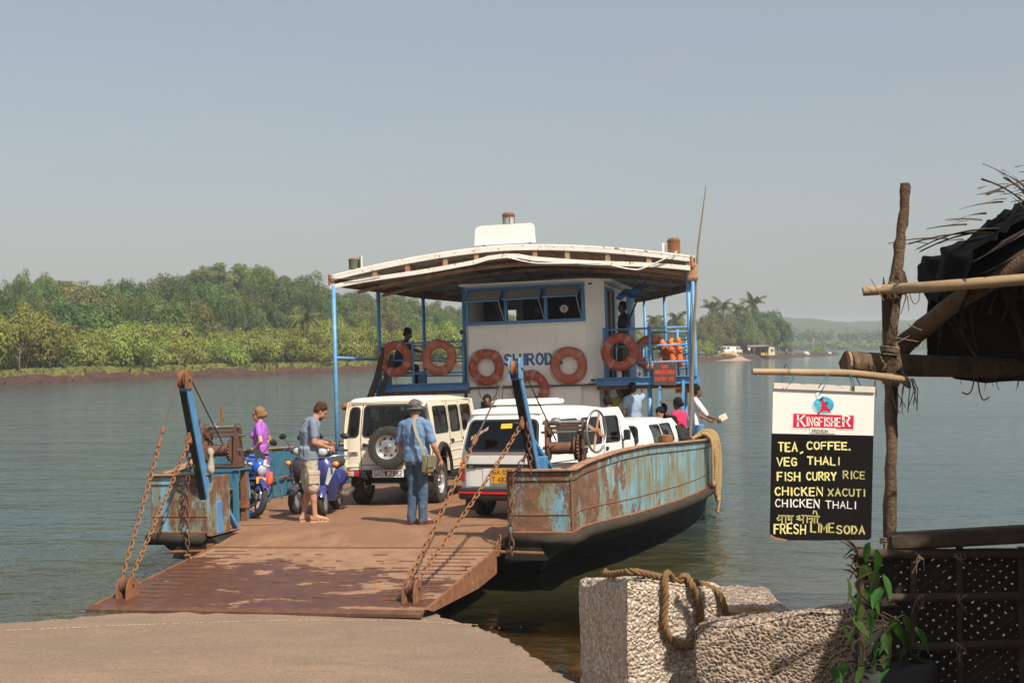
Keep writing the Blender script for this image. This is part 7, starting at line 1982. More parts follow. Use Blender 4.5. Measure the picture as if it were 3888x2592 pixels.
b = MB(); b.box((.15, .58, 1.04), (.012, .16, .12), Matrix.Rotation(.4, 3, 'X')); b.box((.155, .585, 1.05), (.012, .10, .05), Matrix.Rotation(.4, 3, 'X'))
n_ = b.build('leaflet', mat('pink_cream_leaflet', (.75, .55, .45), .6, var=.25, vscale=30)); tag(n_, 'pink and cream leaflet held out over the water by the man in white', 'leaflet'); n_.matrix_world = fmat(3.42, 10.15, .15, R_(-70))
passenger(-1.30, 10.0, -.05, 160, 'dark haired passenger standing beyond the cream car, left of the wheelhouse', stand(1.70), top=('shirt', DKB), bottom=('trousers', BLK), facing=.6)
passenger(-.78, 9.75, .02, 190, 'tall passenger in black in the shade below the wheelhouse corner', stand(1.74), top=('shirt', BLK), bottom=('trousers', BLK))
passenger(-.05, 7.4, -.06, 100, 'passenger with black hair between the cream car and the minivan', stand(1.62), top=('shirt', DKB), bottom=('trousers', BLK), sk='tan')

bpy.data.scenes.remove(TMP)
# ================================================================ things hung on or lying about the ferry
RB = {}
def ring_meshes(key):
    if key in RB: return RB[key]
    b = MB(); b.ring((0, 0, 0), .29, .098, (0, 1, 0), 36, 12, flat=.85)
    b.v = [tuple(V(p) * (1 + .012 * noise.noise(V(p) * 9))) for p in b.v]
    body = b.mesh('ring_body', MT[key], smooth=True)
    b = MB(); b.ring((0, 0, 0), .29, .1015, (0, 1, 0), 4, 12, -.13, .13, flat=.86); band = b.mesh('ring_band', MT['ring_band'], smooth=40)
    b = MB()
    pts = []
    for k in range(33):
        a = 2 * math.pi * k / 32; r = .40 + .015 * math.cos(4 * a) ; pts.append((r * math.cos(a), -.02, r * math.sin(a) - .015 * abs(math.sin(4 * a))))
    b.tube(pts, .007, 5); rope = b.mesh('grab_line', MT['rope_thin'], smooth=True)
    b = MB(); b.box((0, -.09, 0), (.03, .03, .09), bev=.008); hook = b.mesh('ring_hook', MT['ring_band'])
    RB[key] = (body, band, rope, hook); return RB[key]
def lifering(u, v, w, label, key='ring', spin=.8, yaw=0, tilt=0, hooks=False):
    e = empty('life_ring', mat=fmat(u, v, w, yaw) @ Matrix.Rotation(tilt, 4, 'X'), label=label, cat='life ring', group='life rings on the ferry')
    body, band, rope, hook = ring_meshes(key)
    o = link_mesh('ring_body', body, e); o.rotation_euler.y = random.uniform(0, 6)
    for k in range(4):
        o = link_mesh('ring_band', band, e); o.rotation_euler = (0, spin + k * math.pi / 2, 0)
    o = link_mesh('grab_line', rope, e); o.rotation_euler.y = spin
    if hooks:
        for a in (math.pi / 2, -.75, math.pi + .75):
            o = link_mesh('ring_hook', hook, e, (.24 * math.cos(a), 0, .24 * math.sin(a))); o.rotation_euler.y = math.pi / 2 - a
    return e
lifering(-2.98, HV - .13, 2.60, 'faded red life ring on the left railing in front of the seated reader', spin=.4)
lifering(-1.98, HV - .13, 2.60, 'orange red life ring on the left railing next to the wheelhouse', 'ring2', 1.1)
lifering(-.95, HV - .09, 2.36, 'red life ring on the white house front left of the blue name', 'ring', .75, hooks=True)
lifering(.84, HV - .09, 2.34, 'orange red life ring on the white house front covering the end of the blue name', 'ring2', .8, hooks=True)
lifering(.015, HV - .09, 1.87, 'half hidden life ring low on the house front behind the right hoist mast', 'ring', .2)
lifering(1.94, HV - .15, 2.58, 'large pale red life ring on the right railing beside the crewman', 'ring', .6)
lifering(2.45, HV + .85, 2.56, 'shiny orange life ring on the inner railing behind the right canopy posts', 'ring2', .3, yaw=.2)
for i, (u, w, pts) in enumerate(((-2.98, 2.2, [(0, 0, 0), (.04, 0, -.22), (-.02, 0, -.40)]), (-.62, 2.2, [(0, 0, .1), (.03, 0, -.3), (.0, 0, -.5), (.05, 0, -.6)]), (-1.15, 2.05, [(0, 0, 0), (.05, 0, -.3), (.25, 0, -.42), (.40, 0, -.25), (.42, 0, -.05)]))):
    b = MB(); b.tube(smooth_pts([(u + p[0], HV - .12 + .03 * i, w + p[2]) for p in pts], 5), .009, 5); b.build('hanging_line', MT['rope_thin'], ferry)
# life jacket
lj = empty('life_jacket', mat=fmat(2.98, HV + .72, 2.80), label='bright orange life jacket draped over the railing above the red lettered sign', cat='life jacket')
b = MB()
for x in (-.11, .09): b.loft([ering_ for ering_ in [[V(x + r * 1.0 * math.cos(t) + sw, .8 * r * math.sin(t), z) for t in [2 * math.pi * k / 12 for k in range(12)]] for z, r, sw in ((.06, .05, .02), (.0, .075, 0), (-.2, .085, 0), (-.4, .085, .01), (-.56, .06, .02))]])
b.v = [tuple(V(x * .8, y * .8, z) + V(.03 * noise.noise(V(x, y, z) * 9), .02 * noise.noise(V(x, y, z) * 14), 0)) for x, y, z in b.v]
b.build('jacket_pad', MT['jacket'], lj, smooth=True)
b = MB(); b.ring((-.01, 0, .0), .10, .055, (0, 1, 0), 14, 8, 0, math.pi); b.build('jacket_collar', MT['jacket'], lj, smooth=True)
b = MB(); b.box((-.01, -.08, -.2), (.34, .02, .03)); b.box((-.01, -.08, -.42), (.34, .02, .03)); b.build('jacket_strap', mat('dark_orange_webbing', (.35, .06, .02), .8), lj)
# NO ADMISSION board
sg = empty('no_admission_sign', mat=fmat(2.85, HV - .13, 2.10) @ Matrix.Rotation(.03, 4, 'Y'), label='small dark board with red NO ADMISSION lettering hung from the right railing', cat='sign')
b = MB(); b.box((0, 0, 0), (.47, .02, .47), bev=.006); b.build('sign_board', mat('dark_brown_sign_paint', (.075, .055, .045), .7, var=.15), sg)
b = MB(); F_ = lambda x, y, z: V(x, -.012 - z, y); rs = random.Random(4)
wd = text_width('NO', .07); stroke_text(b, 'NO', -wd / 2, .115, .07, .018, F_, jit=.03, rnd=rs)
a = .41 / text_width('ADMISSION', .075); stroke_text(b, 'ADMISSION', -.205, .0, .075, .017, F_, jit=.03, rnd=rs, adv=a)
for (x0, sh) in ((-.20, [[(0, 4), (5.6, 4)], [(1, 3.6), (.2, 2.6), (1.4, 2), (.4, .6)], [(2.8, 4), (2.8, .4)], [(4.6, 4), (4.6, .4)], [(3.4, 1.8), (4.6, 2.4)]]), (-.07, [[(0, 4), (5, 4)], [(.8, 4), (.8, 2), (2.2, 1.6), (2.2, 4)], [(2.2, 2), (2.2, .3)], [(2, 4), (.6, 6)], [(4, 4), (3.2, 2.2), (4.4, 1.4), (3.6, .2)]]), (.08, [[(0, 4), (4.6, 4)], [(.3, 2.2), (1.6, 2.2)], [(1.6, 4), (1.6, .3)], [(2.4, 3.8), (3.2, 2), (4, 2)], [(4, 4), (4, .3)], [(4, 4), (2.8, 6)]])):
    for st_ in sh: ribbon(b, [(x0 + p[0] * .022, -.155 + p[1] * .018) for p in st_], .013, F_, .0002 * len(b.v) / 50)
b.build('sign_lettering', mat('red_sign_lettering', (.75, .05, .015), .6, var=.1), sg, recalc=False)
for x in (-.17, .19):
    b = MB(); b.ring((x, 0, .26), .03, .006, (0, 1, 0), 12, 5); b.build('sign_hook', MT['silver'], sg)
# mooring rope hanging over the right bulwark
def rope(path, r, mt, name='rope', parent=None, n=6, turns=9.0, rm=None):
    """three-strand rope along a path"""
    path = [V(p) for p in path]; b = MB(); L = 0; acc = [0]
    for a, c in zip(path, path[1:]): L += (c - a).length; acc.append(L)
    for s in range(3):
        pts = []; prev = None
        for i, p in enumerate(path):
            d = (path[min(i + 1, len(path) - 1)] - path[max(i - 1, 0)]).normalized()
            if prev is None:
                x = d.cross(V(0, 0, 1)); x = x if x.length > .05 else d.cross(V(1, 0, 0))
            else: x = prev - d * prev.dot(d)
            x.normalize(); prev = x; y = d.cross(x)
            t = 2 * math.pi * (acc[i] * turns + s / 3)
            pts.append(p + (x * math.cos(t) + y * math.sin(t)) * r * .52)
        b.tube(pts, r * .56, n)
    return b.build(name, rm or MT[mt], parent, smooth=True)
co = empty('mooring_rope', mat=FM, label='thick tan mooring rope hung in many loops over the right bulwark', cat='rope')
rs = random.Random(6)
for i in range(9):
    v = 6.75 + .10 * i + rs.uniform(-.03, .03); u = half(v) + .05; dp = rs.uniform(.72, 1.22) * (1.0 if i > 3 else .75)
    w1 = .20 + rs.uniform(-.06, .1); tp = top(v) + .05 + rs.uniform(0, .07)
    pts = smooth_pts([(u - .30, v - .05, tp - .25), (u - .16, v, tp + .02), (u + .0, v + .02, tp + .04), (u + .10, v + .05, tp - .10), (u + .10 + rs.uniform(0, .05), v + .08, tp - dp * .6), (u + .08, v + .12 + w1 * .2, tp - dp), (u + .10, v + .10 + w1, tp - dp * .95), (u + .13, v + .10 + w1 * 1.2, tp - dp * .5), (u + .08, v + .1 + w1, tp - .06), (u - .1, v + w1, tp + .03), (u - .25, v + w1, tp - .2)], 12)
    rope(pts, .030, 'rope', 'rope_loop', co, 5, 6.0)
rope(smooth_pts([(half(6.2) - .08, 6.1, top(6.2) + .05), (half(6.8) - .04, 6.7, top(6.8) + .10), (half(7.5) + .02, 7.5, top(7.5) + .09), (half(7.9) + .10, 8.0, top(7.9) - .1), (half(7.9) + .14, 8.05, -.1), (half(7.9) + .1, 8.0, -.5)], 16), .03, 'rope', 'rope_tail', co, 5, 6.0)
# rolled flag under the right of the canopy
fl = empty('rolled_flag', mat=FM, label='dark blue flag rolled on its stick under the right side of the canopy', cat='flag')
b = MB(); b.tube([(1.92, HV + .5, 3.0), (2.45, HV + .3, 4.05)], .018, 6); b.build('flag_stick', MT['wood_dark'], fl)
b = MB(); b.grid(lambda s, t: V(2.40 - s * .55 + .04 * math.sin(t * 9), HV + .28 + .07 * math.sin(s * 9 + t * 6), 4.0 - .16 * s - t * .22 * (1 - .3 * s) + .03 * math.sin(s * 11)), lin(0, 1, 14), lin(0, 1, 8)); b.build('flag_cloth', cloth('dark_blue_cloth', (.03, .10, .24)), fl, smooth=True)
# blue drum and rusty crate tops seen over the bulwark
b = MB(); b.lathe([(.10, 0), (.105, .02), (.10, .3), (.108, .32), (.10, .33)], (0, 0, 0), n=16); o = b.build('drum', MT['blue_pole'], smooth=40); o.matrix_world = fmat(3.62, 9.3, .75); tag(o, 'small blue drum on the bulwark beside the double canopy post', 'drum')
b = MB(); b.box((0, 0, 0), (.36, .02, .16)); o = b.build('orange_box', MT['jacket']); o.matrix_world = fmat(3.2, HV + .2, 1.78); tag(o, 'flat orange box tucked under the right end of the upper deck', 'box')
# ================================================================ foreground: blocks, hut, menu board
def agg_mat(name, light, dark, mortar, sc_, bright):
    m = bpy.data.materials.new(name); m.use_nodes = True; nt = m.node_tree; bs = nt.nodes['Principled BSDF']; bs.inputs['Roughness'].default_value = .75
    c = coords(nt); 
    wv = nd(nt, 'ShaderNodeMix', data_type='VECTOR'); wv.inputs[0].default_value = .06
    nn = nd(nt, 'ShaderNodeTexNoise'); nn.inputs['Scale'].default_value = 9; nt.links.new(c, nn.inputs['Vector']); nt.links.new(c, wv.inputs[4]); nt.links.new(nn.outputs[1], wv.inputs[5])
    vo = nd(nt, 'ShaderNodeTexVoronoi'); vo.inputs['Scale'].default_value = sc_; nt.links.new(wv.outputs[1], vo.inputs['Vector'])
    bw = nd(nt, 'ShaderNodeRGBToBW'); nt.links.new(vo.outputs['Color'], bw.inputs[0])
    st = nd(nt, 'ShaderNodeMapRange'); nt.links.new(bw.outputs[0], st.inputs[0]); st.inputs[1].default_value = .25; st.inputs[2].default_value = .75
    stone = mixc(nt, st.outputs[0], dark, light)
    patch = noise_fac(nt, c, 3.2, 5, .6, .5 - bright, .68 - bright)
    ed = nd(nt, 'ShaderNodeMapRange'); nt.links.new(vo.outputs['Distance'], ed.inputs[0]); ed.inputs[1].default_value = .42; ed.inputs[2].default_value = .62
    cc = mixc(nt, ed.outputs[0], stone, mortar)
    cc = mixc(nt, patch, cc, mixc(nt, .55, cc, mortar))
    nt.links.new(cc, bs.inputs['Base Color'])
    bp = nd(nt, 'ShaderNodeBump'); bp.inputs['Strength'].default_value = 1.0; bp.inputs['Distance'].default_value = .022; bp.invert = True
    ad = nd(nt, 'ShaderNodeMath', operation='MULTIPLY_ADD'); nt.links.new(noise_fac(nt, c, 60, 4, .7), ad.inputs[0]); ad.inputs[1].default_value = .5; nt.links.new(vo.outputs['Distance'], ad.inputs[2])
    nt.links.new(ad.outputs[0], bp.inputs['Height']); nt.links.new(bp.outputs[0], bs.inputs['Normal'])
    return m
def block(name, foot, z0, ztop, m, label, n=54, amp=.010, chip=.05, seed=0):
    """rough cast block; foot = four plan corners, ztop per corner"""
    b = MB(); c = sum((V(*p, 0) for p in foot), V(0, 0, 0)) / 4; c.z = (z0 + sum(ztop) / 4) / 2
    T = [V(p[0], p[1], z) for p, z in zip(foot, ztop)]; B = [V(p[0], p[1], z0) for p in foot]
    fs = [(B[i], B[(i + 1) % 4], T[(i + 1) % 4], T[i]) for i in range(4)] + [(T[0], T[1], T[2], T[3])]
    for (p, q, r, s) in fs:
        def fn(a, t):
            x = p.lerp(q, a).lerp(s.lerp(r, a), t)
            d = (x - c); dn = d.normalized()
            e = min(min(a, 1 - a) * (q - p).length, min(t, 1 - t) * (s - p).length)
            rnd = -chip * max(0, 1 - e / .07) ** 2 * (.7 + .9 * noise.noise(x * 6 + V(seed, 0, 0)))
            k = noise.voronoi(x * 34 + V(seed, 3, 1))[0]
            return x + dn * (rnd + amp * (.5 - k[0]) * 1.6 + .012 * noise.noise(x * 12) + .02 * noise.noise(x * 3 + V(seed, 1, 2)) - .10 * max(0, noise.noise(x * V(1.2, 1.2, 5) * 1.0 + V(seed * 3, 5, 1)) - .45))
        b.grid(fn, lin(0, 1, n), lin(0, 1, n))
    me = b.mesh(name, m, smooth=True)
    bm = bmesh.new(); bm.from_mesh(me); bmesh.ops.remove_doubles(bm, verts=list(bm.verts), dist=.002); bm.to_mesh(me); bm.free()
    me.polygons.foreach_set('use_smooth', [True] * len(me.polygons))
    return tag(link_mesh(name, me), label, 'concrete block')
m_agl = agg_mat('pale_pebble_concrete', (.70, .63, .55), (.30, .23, .18), (.46, .35, .26), 46, -.14)
m_agd = agg_mat('brown_pebble_concrete', (.27, .215, .18), (.075, .06, .052), (.46, .34, .25), 58, -.08)
block('concrete_block', [(.73, 8.2), (1.42, 8.62), (1.17, 9.5), (.46, 9.1)], .1, [1.725, 1.60, 1.48, 1.555], m_agl, 'tall pale pebbly concrete block with a brown rope slung over it', seed=1)
block('concrete_block', [(1.25, 8.55), (2.0, 8.95), (1.96, 9.85), (1.30, 9.75)], .1, [1.36, 1.33, 1.36, 1.40], m_agd, 'low flat concrete block lying behind the roped block at the water', n=36, seed=5)
block('concrete_block', [(1.06, 7.5), (2.02, 7.38), (2.15, 8.0), (1.22, 8.25)], .2, [1.575, 1.70, 1.60, 1.44], m_agd, 'brown pebbly concrete block nearest the camera, left of the vine', n=60, amp=.011, seed=9)
def ray_plane(x, y, P, nrm):
    d = V((x - 1176) / 2964, 1, (790 - y) / 2964); o = V(0, 0, EYE); P = V(P); nrm = V(nrm)
    return o + d * ((P - o).dot(nrm) / d.dot(nrm))
nf = V(.53, -.85, 0).normalized(); Pf = V(.73, 8.2, 1) + nf * .035
Z = lambda x, y, D: px(x, D, y)
rp_ = empty('thick_rope', (0, 0, 0), 0, 'old brown rope knotted and looped over the tall pale block', 'rope')
top_ = [Z(1389, 1312, 8.62), Z(1402, 1318, 8.52), Z(1449, 1312, 8.26), Z(1493, 1319, 8.34), Z(1545, 1331, 8.46), Z(1590, 1336, 8.55), Z(1625, 1346, 8.60), Z(1650, 1362, 8.58), Z(1662, 1388, 8.56), Z(1668, 1412, 8.56)]
rope(smooth_pts(top_, 14), .024, 'rope_brown', 'rope_top', rp_, 6, 7)
lp = [Z(1545, 1330, 8.46), Z(1533, 1316, 8.38)] + [ray_plane(x, y, Pf, nf) for x, y in ((1527, 1340), (1528, 1380), (1526, 1430), (1536, 1460), (1556, 1481), (1578, 1484), (1597, 1473), (1606, 1440), (1608, 1405), (1600, 1370), (1590, 1345))] + [Z(1580, 1326, 8.50), Z(1568, 1324, 8.48), Z(1560, 1334, 8.48)]
rope(smooth_pts(lp, 14), .024, 'rope_brown', 'rope_loop', rp_, 6, 7)
b = MB(); rs = random.Random(2)
for i in range(70):
    p = Z(1668 + rs.uniform(-4, 30), 1412 + rs.uniform(-5, 3), 8.66); q = p + V(rs.uniform(.10, .30), rs.uniform(-.05, .06), rs.uniform(-.02, .05))
    b.tube([p, p.lerp(q, .5) + V(0, 0, rs.uniform(0, .03)), q], [.004, .004, .001], 3)
b.build('frayed_end', mat('golden_fibre', (.45, .27, .09), .9, var=.3), rp_)

# ---------------------------------------------------------------- the hut
hut = empty('thatched_hut', px(2045, 7.2) * 1, 0, 'palm thatched waterside hut of rough poles at the right edge', 'hut')
hut.location.z = .8
def hb_(b, name, m, smooth=False, **k):
    o = b.build(name, m, hut, smooth, **k)
    o.location = -hut.location
    return o
rs = random.Random(15)
def rough_pole(pts, rr, name, m, n=12, j=.10, sub=5):
    P = smooth_pts(pts, sub); k = len(P); R = []
    for i in range(k):
        t = i / (k - 1) * (len(rr) - 1); a = min(int(t), len(rr) - 2); R.append(rr[a] + (rr[a + 1] - rr[a]) * (t - a))
    b = MB(); b.tube(P, R, n)
    b.v = [tuple(V(p) + V(noise.noise(V(p) * 22), noise.noise(V(p) * 22 + V(9, 0, 0)), 0) * max(R) * .28) for p in b.v]
    return hb_(b, name, m, smooth=55)
D0 = 7.2
rough_pole([Z(2079, 421, D0), Z(2077, 480, D0), Z(2068, 545, D0), Z(2058, 640, D0), Z(2048, 700, D0), Z(2043, 780, D0), Z(2046, 850, D0), Z(2047, 1000, D0), Z(2043, 1200, D0), Z(2040, 1400, D0), Z(2038, 1640, D0)], [.027, .029, .029, .036, .045, .040, .036, .032, .033, .036, .038], 'corner_post', MT['wood'])
b = MB(); b.prism([(-.012, 0), (.010, 0), (.014, .16), (-.006, .30), (-.016, .2)], 0, .015, lambda x, y, z: Z(2033, 760, D0 - .05) + V(x, z, y)); hb_(b, 'split_bark', MT['wood_dark'])
b = MB(); b.prism([(-.0, 0), (.03, .03), (.012, .10), (-.01, .12)], 0, .03, lambda x, y, z: Z(2074, 665, D0) + V(x, z, y)); hb_(b, 'branch_stub', MT['wood'])
rough_pole([Z(1946, 833, 7.15), Z(2030, 837, 7.25), Z(2200, 842, 7.4), Z(2480, 846, 7.6)], [.068, .066, .062, .06], 'tie_beam', MT['wood'], 14)
b = MB(); b.lathe([(0, 0), (.062, 0), (.066, .012)], Z(1945, 833, 7.15), (1, .1, -.02), 14); hb_(b, 'cut_end', mat('cut_wood', (.30, .19, .11), .9, var=.3, vscale=20))
rough_pole([Z(1982, 669, 7.15), Z(2060, 663, 7.10), Z(2150, 658, 6.85), Z(2420, 636, 6.55)], [.026, .029, .030, .03], 'upper_bamboo', MT['bamboo'], 12)
rough_pole([Z(1728, 853, 6.2), Z(1850, 855, 6.24), Z(1960, 858, 6.45), Z(2080, 872, 7.12)], [.015, .017, .019, .02], 'sign_bamboo', MT['bamboo'], 12)
rough_pole([Z(2052, 812, 7.3), Z(2080, 790, 7.32), Z(2120, 752, 7.2), Z(2200, 690, 6.95), Z(2290, 640, 6.75), Z(2420, 560, 6.55)], [.05, .056, .054, .05, .046, .04], 'forked_brace', MT['wood'], 12)
rough_pole([Z(2170, 830, 7.9), Z(2260, 760, 7.8), Z(2420, 650, 7.6)], [.028, .028, .028], 'inner_brace', MT['wood_dark'], 10)
# lashings
def lashing(x, y, D, r, turns, tilt=0.0, m='rope_thin', tails=3):
    b = MB(); c = Z(x, y, D)
    for k in range(turns): b.ring(c + V(0, 0, (k - turns / 2) * .011), r + rs.uniform(-.002, .004), .005, (tilt + rs.uniform(-.12, .12), rs.uniform(-.15, .15), 1), 16, 5)
    for k in range(tails):
        a = rs.uniform(0, 6); p = c + V(r * math.cos(a), -r * abs(math.sin(a)), 0)
        b.tube([p, p + V(rs.uniform(-.03, .03), -.01, -.06), p + V(rs.uniform(-.05, .05), -.01, -.06 - rs.uniform(.05, .14))], .003, 4)
    hb_(b, 'lashing', MT[m])
lashing(2061, 660, D0, .046, 4, .4); lashing(2044, 803, D0, .048, 5, .2); lashing(2046, 868, D0, .044, 6, .15, tails=6); lashing(2041, 1240, D0, .044, 3, .1, tails=5)
lashing(1992, 838, D0, .07, 1, 2.5, 'wire'); lashing(2075, 868, 7.25, .05, 3, 1.2, tails=8)
b = MB()
for (pts) in ([(2000, 640), (2030, 690)], [(2055, 775), (2110, 785)], [(2040, 800), (2090, 770)], [(2085, 745), (2120, 760)]):
    b.tube([Z(*pts[0], 7.1), Z(*pts[1], 7.1)], .0025, 4)
b.tube(smooth_pts([Z(2090, 655, 7.05), Z(2091, 680, 7.05), Z(2100, 697, 7.05), Z(2110, 690, 7.05), Z(2112, 665, 7.05)], 5), .003, 4); hb_(b, 'loose_twine', MT['rope_thin'])
# roof: woven palm thatch on rafters, black sheet over the edge
m_thatch = mat('dry_palm_thatch', (.05, .034, .021), .95, var=.4, vscale=9, layers=[((.10, .07, .04), 12, .55, .7, (1, .15, 1)), ((.03, .02, .014), 10, .5, .7)], bump=.6, bscale=50)
m_leafdry = mat('dry_palm_leaf', (.05, .034, .02), .85, var=.35, vscale=12, layers=[((.09, .06, .035), 8, .5, .7)])
E0 = V(2.50, 7.2, 3.63)
def roofp(s, y, h=0.0):      # s = metres up the slope from the eave
    k = V(.86, 0, .51); n_ = V(-.51, 0, .86)
    return V(E0.x, y, E0.z) + k * s + n_ * (h + .03 * noise.noise(V(s * 3, y * 3, 1)) + .015 * noise.noise(V(s * 11, y * 9, 4)))
YS = lin(3.3, 7.35, 36); SS = lin(-.06, 3.2, 34)  # roof runs on out of view so the fence lies in shade
def s0_(s, y): return s if y > 6.62 else .52 + max(0, s) * .84     # unseen near eave, cut back so sun reaches the front block
b = MB(); b.grid(lambda s, y: roofp(s0_(s, y), y, .05), SS, YS); b.grid(lambda s, y: roofp(s0_(s, y), y, -.03), SS, YS); hb_(b, 'thatch_layer', m_thatch)
strip = []
for v in range(4):
    b = MB(); r2 = random.Random(v); w = .03 + .006 * v; L = .75
    rows = []
    for i in range(6):
        t = i / 5; rows.append([V(-w * (1 - .75 * t * t), .0, 0) + V(.03 * v * t, L * t, -.10 * t * t * (1 + v * .4)), V(0, L * t, .012 - .10 * t * t * (1 + v * .4)), V(w * (1 - .75 * t * t), L * t, -.10 * t * t * (1 + v * .4))])
    b.loft(rows, cap=False, closed=False); strip.append(b.mesh('thatch_leaf', m_leafdry))
def leafstrip(p, rot, s=1.0):
    o = link_mesh('thatch_leaf', strip[rs.randrange(4)], hut, p - hut.location); o.rotation_euler = rot; o.scale = (s, s, s); return o
for i in range(60):          # leaves lying on the slope, tips towards the eave and over the gable
    y = rs.uniform(5.2, 7.4); s = rs.uniform(.9, 2.0)
    leafstrip(roofp(s, y, .06 + rs.uniform(0, .03)), (rs.uniform(-.1, .1), -.53 + rs.uniform(-.2, .2), 1.9 + rs.uniform(-.5, .5)), rs.uniform(.5, .9))
# dark gable wall of hanging leaves
m_gable = mat('old_dark_palm_leaf', (.02, .014, .01), .95, var=.4, vscale=8, layers=[((.04, .028, .018), 9, .55, .7)])
b = MB()
GX = lin(2.40, 4.6, 26)
def gab(x, t):
    zt = 3.58 + max(0, x - 2.42) * .58; zb = 3.17 - .12 * math.sin(x * 3.1) if x < 2.52 else 2.985 - .03 * noise.noise(V(x * 6, 0, 0))
    return V(x, 7.42 + .04 * noise.noise(V(x * 5, t * 3, 2)) + .03 * t, zt + (zb - zt) * t)
b.grid(gab, GX, lin(0, 1, 10)); b.grid(lambda x, t: gab(x, t) + V(0, .03, 0), GX, lin(0, 1, 10)); hb_(b, 'gable_thatch', m_gable)
for i in range(40):
    x = rs.uniform(2.42, 4.0); z = gab(x, rs.uniform(.05, .4)).z
    leafstrip(V(x, 7.38, z), (-math.pi / 2 + rs.uniform(-.15, .1), rs.uniform(-.5, .5), rs.uniform(-.2, .2)), rs.uniform(.3, .55)).data = strip[rs.randrange(4)]
for i in range(16):
    x = rs.uniform(2.55, 3.3); leafstrip(V(x, 7.38, 3.02), (-math.pi / 2 + rs.uniform(-.3, .2), rs.uniform(-.4, .4), rs.uniform(-.4, .4)), rs.uniform(.05, .12))
# black plastic sheet draped over the eave
m_tarp = mat('black_plastic_sheet', (.006, .006, .006), .75, var=.3, spec=.1, vscale=5, bump=.3, bscale=14, bdist=.03)
b = MB()
def tarp(s, y):
    q = roofp(max(s, -.05), y, .09 + .07 * noise.noise(V(s * 4, y * 4, 7)) + .05 * abs(noise.noise(V(s * 13, y * 9, 3))))
    if s < -.05: q = q + V(-.02 + .05 * noise.noise(V(s * 6, y * 5, 1)), .03 * noise.noise(V(s * 7, y * 7, 4)), (s + .05) * (.9 + .5 * noise.noise(V(y * 4, 1, 1))))
    return q
b.grid(tarp, lin(-.36, 1.7, 60), lin(6.75, 7.52, 26)); hb_(b, 'plastic_sheet', m_tarp, smooth=True)
for i in range(34):
    y = rs.uniform(6.75, 7.5); s = rs.uniform(-.05, .9); leafstrip(roofp(s, y, .17 + rs.uniform(0, .05)), (rs.uniform(-.15, .15), -.53 + rs.uniform(-.3, .3), 1.7 + rs.uniform(-.6, .6)), rs.uniform(.16, .32))
for (x, y, D, rz) in ((2205, 542, 7.0, -1.5), (2222, 533, 7.0, -1.45), (2240, 536, 7.0, -1.6)):
    leafstrip(Z(x + 75, y - 6, D), (.05, .1, rz + math.pi + .0), .62)
for i in range(9): leafstrip(Z(2356 + rs.uniform(-6, 10), 470 + rs.uniform(-40, 20), 7.0), (rs.uniform(.7, 1.2), rs.uniform(-.6, .6), rs.uniform(.3, 1.2)), rs.uniform(.22, .4))
for i in range(7): leafstrip(Z(2285 + 9 * i, 600 + rs.uniform(-15, 15), 6.9), (-math.pi / 2 + rs.uniform(-.3, .3), rs.uniform(-.5, .5), rs.uniform(-.3, .3)), rs.uniform(.25, .4))
for i, (x, z) in enumerate(((2.9, 3.75), (3.6, 4.15), (4.3, 4.55))):
    rough_pole([(x, 4.6, z), (x, 6, z), (x, 7.5, z)], [.03, .03, .03], 'rafter', MT['wood_dark'], 8)
b = MB(); b.grid(lambda x, z: V(x, 3.45 + .02 * noise.noise(V(x * 6, 0, z * 6)), z), lin(1.62, 4.6, 20), lin(.4, 3.3, 14)); hb_(b, 'added_shade_wall', m_gable)  # unseen wall, added to keep daylight off the fence and inside
b = MB(); b.grid(lambda y, z: V(4.55 + .02 * noise.noise(V(0, y * 6, z * 6)), y, z), lin(3.45, 7.4, 20), lin(.4, 4.7, 14)); hb_(b, 'added_side_shade_wall', m_gable)  # also added out of view, to hold the hut inside dark
for x in (4.4,):
    for y in (4.9, 7.3): rough_pole([(x, y, .6), (x, y, 2.6), (x, y, 4.6)], [.05, .05, .045], 'inner_post', MT['wood_dark'], 10)
b = MB(); b.tube(smooth_pts([Z(2238, 868, 7.3), Z(2232, 895, 7.3), Z(2222, 905, 7.3), Z(2210, 900, 7.3)], 5), .004, 5); b.tube(smooth_pts([Z(2245, 868, 7.3), Z(2250, 900, 7.3), Z(2258, 918, 7.3), Z(2272, 912, 7.3)], 5), .004, 5); hb_(b, 'hanging_wire', MT['black'])

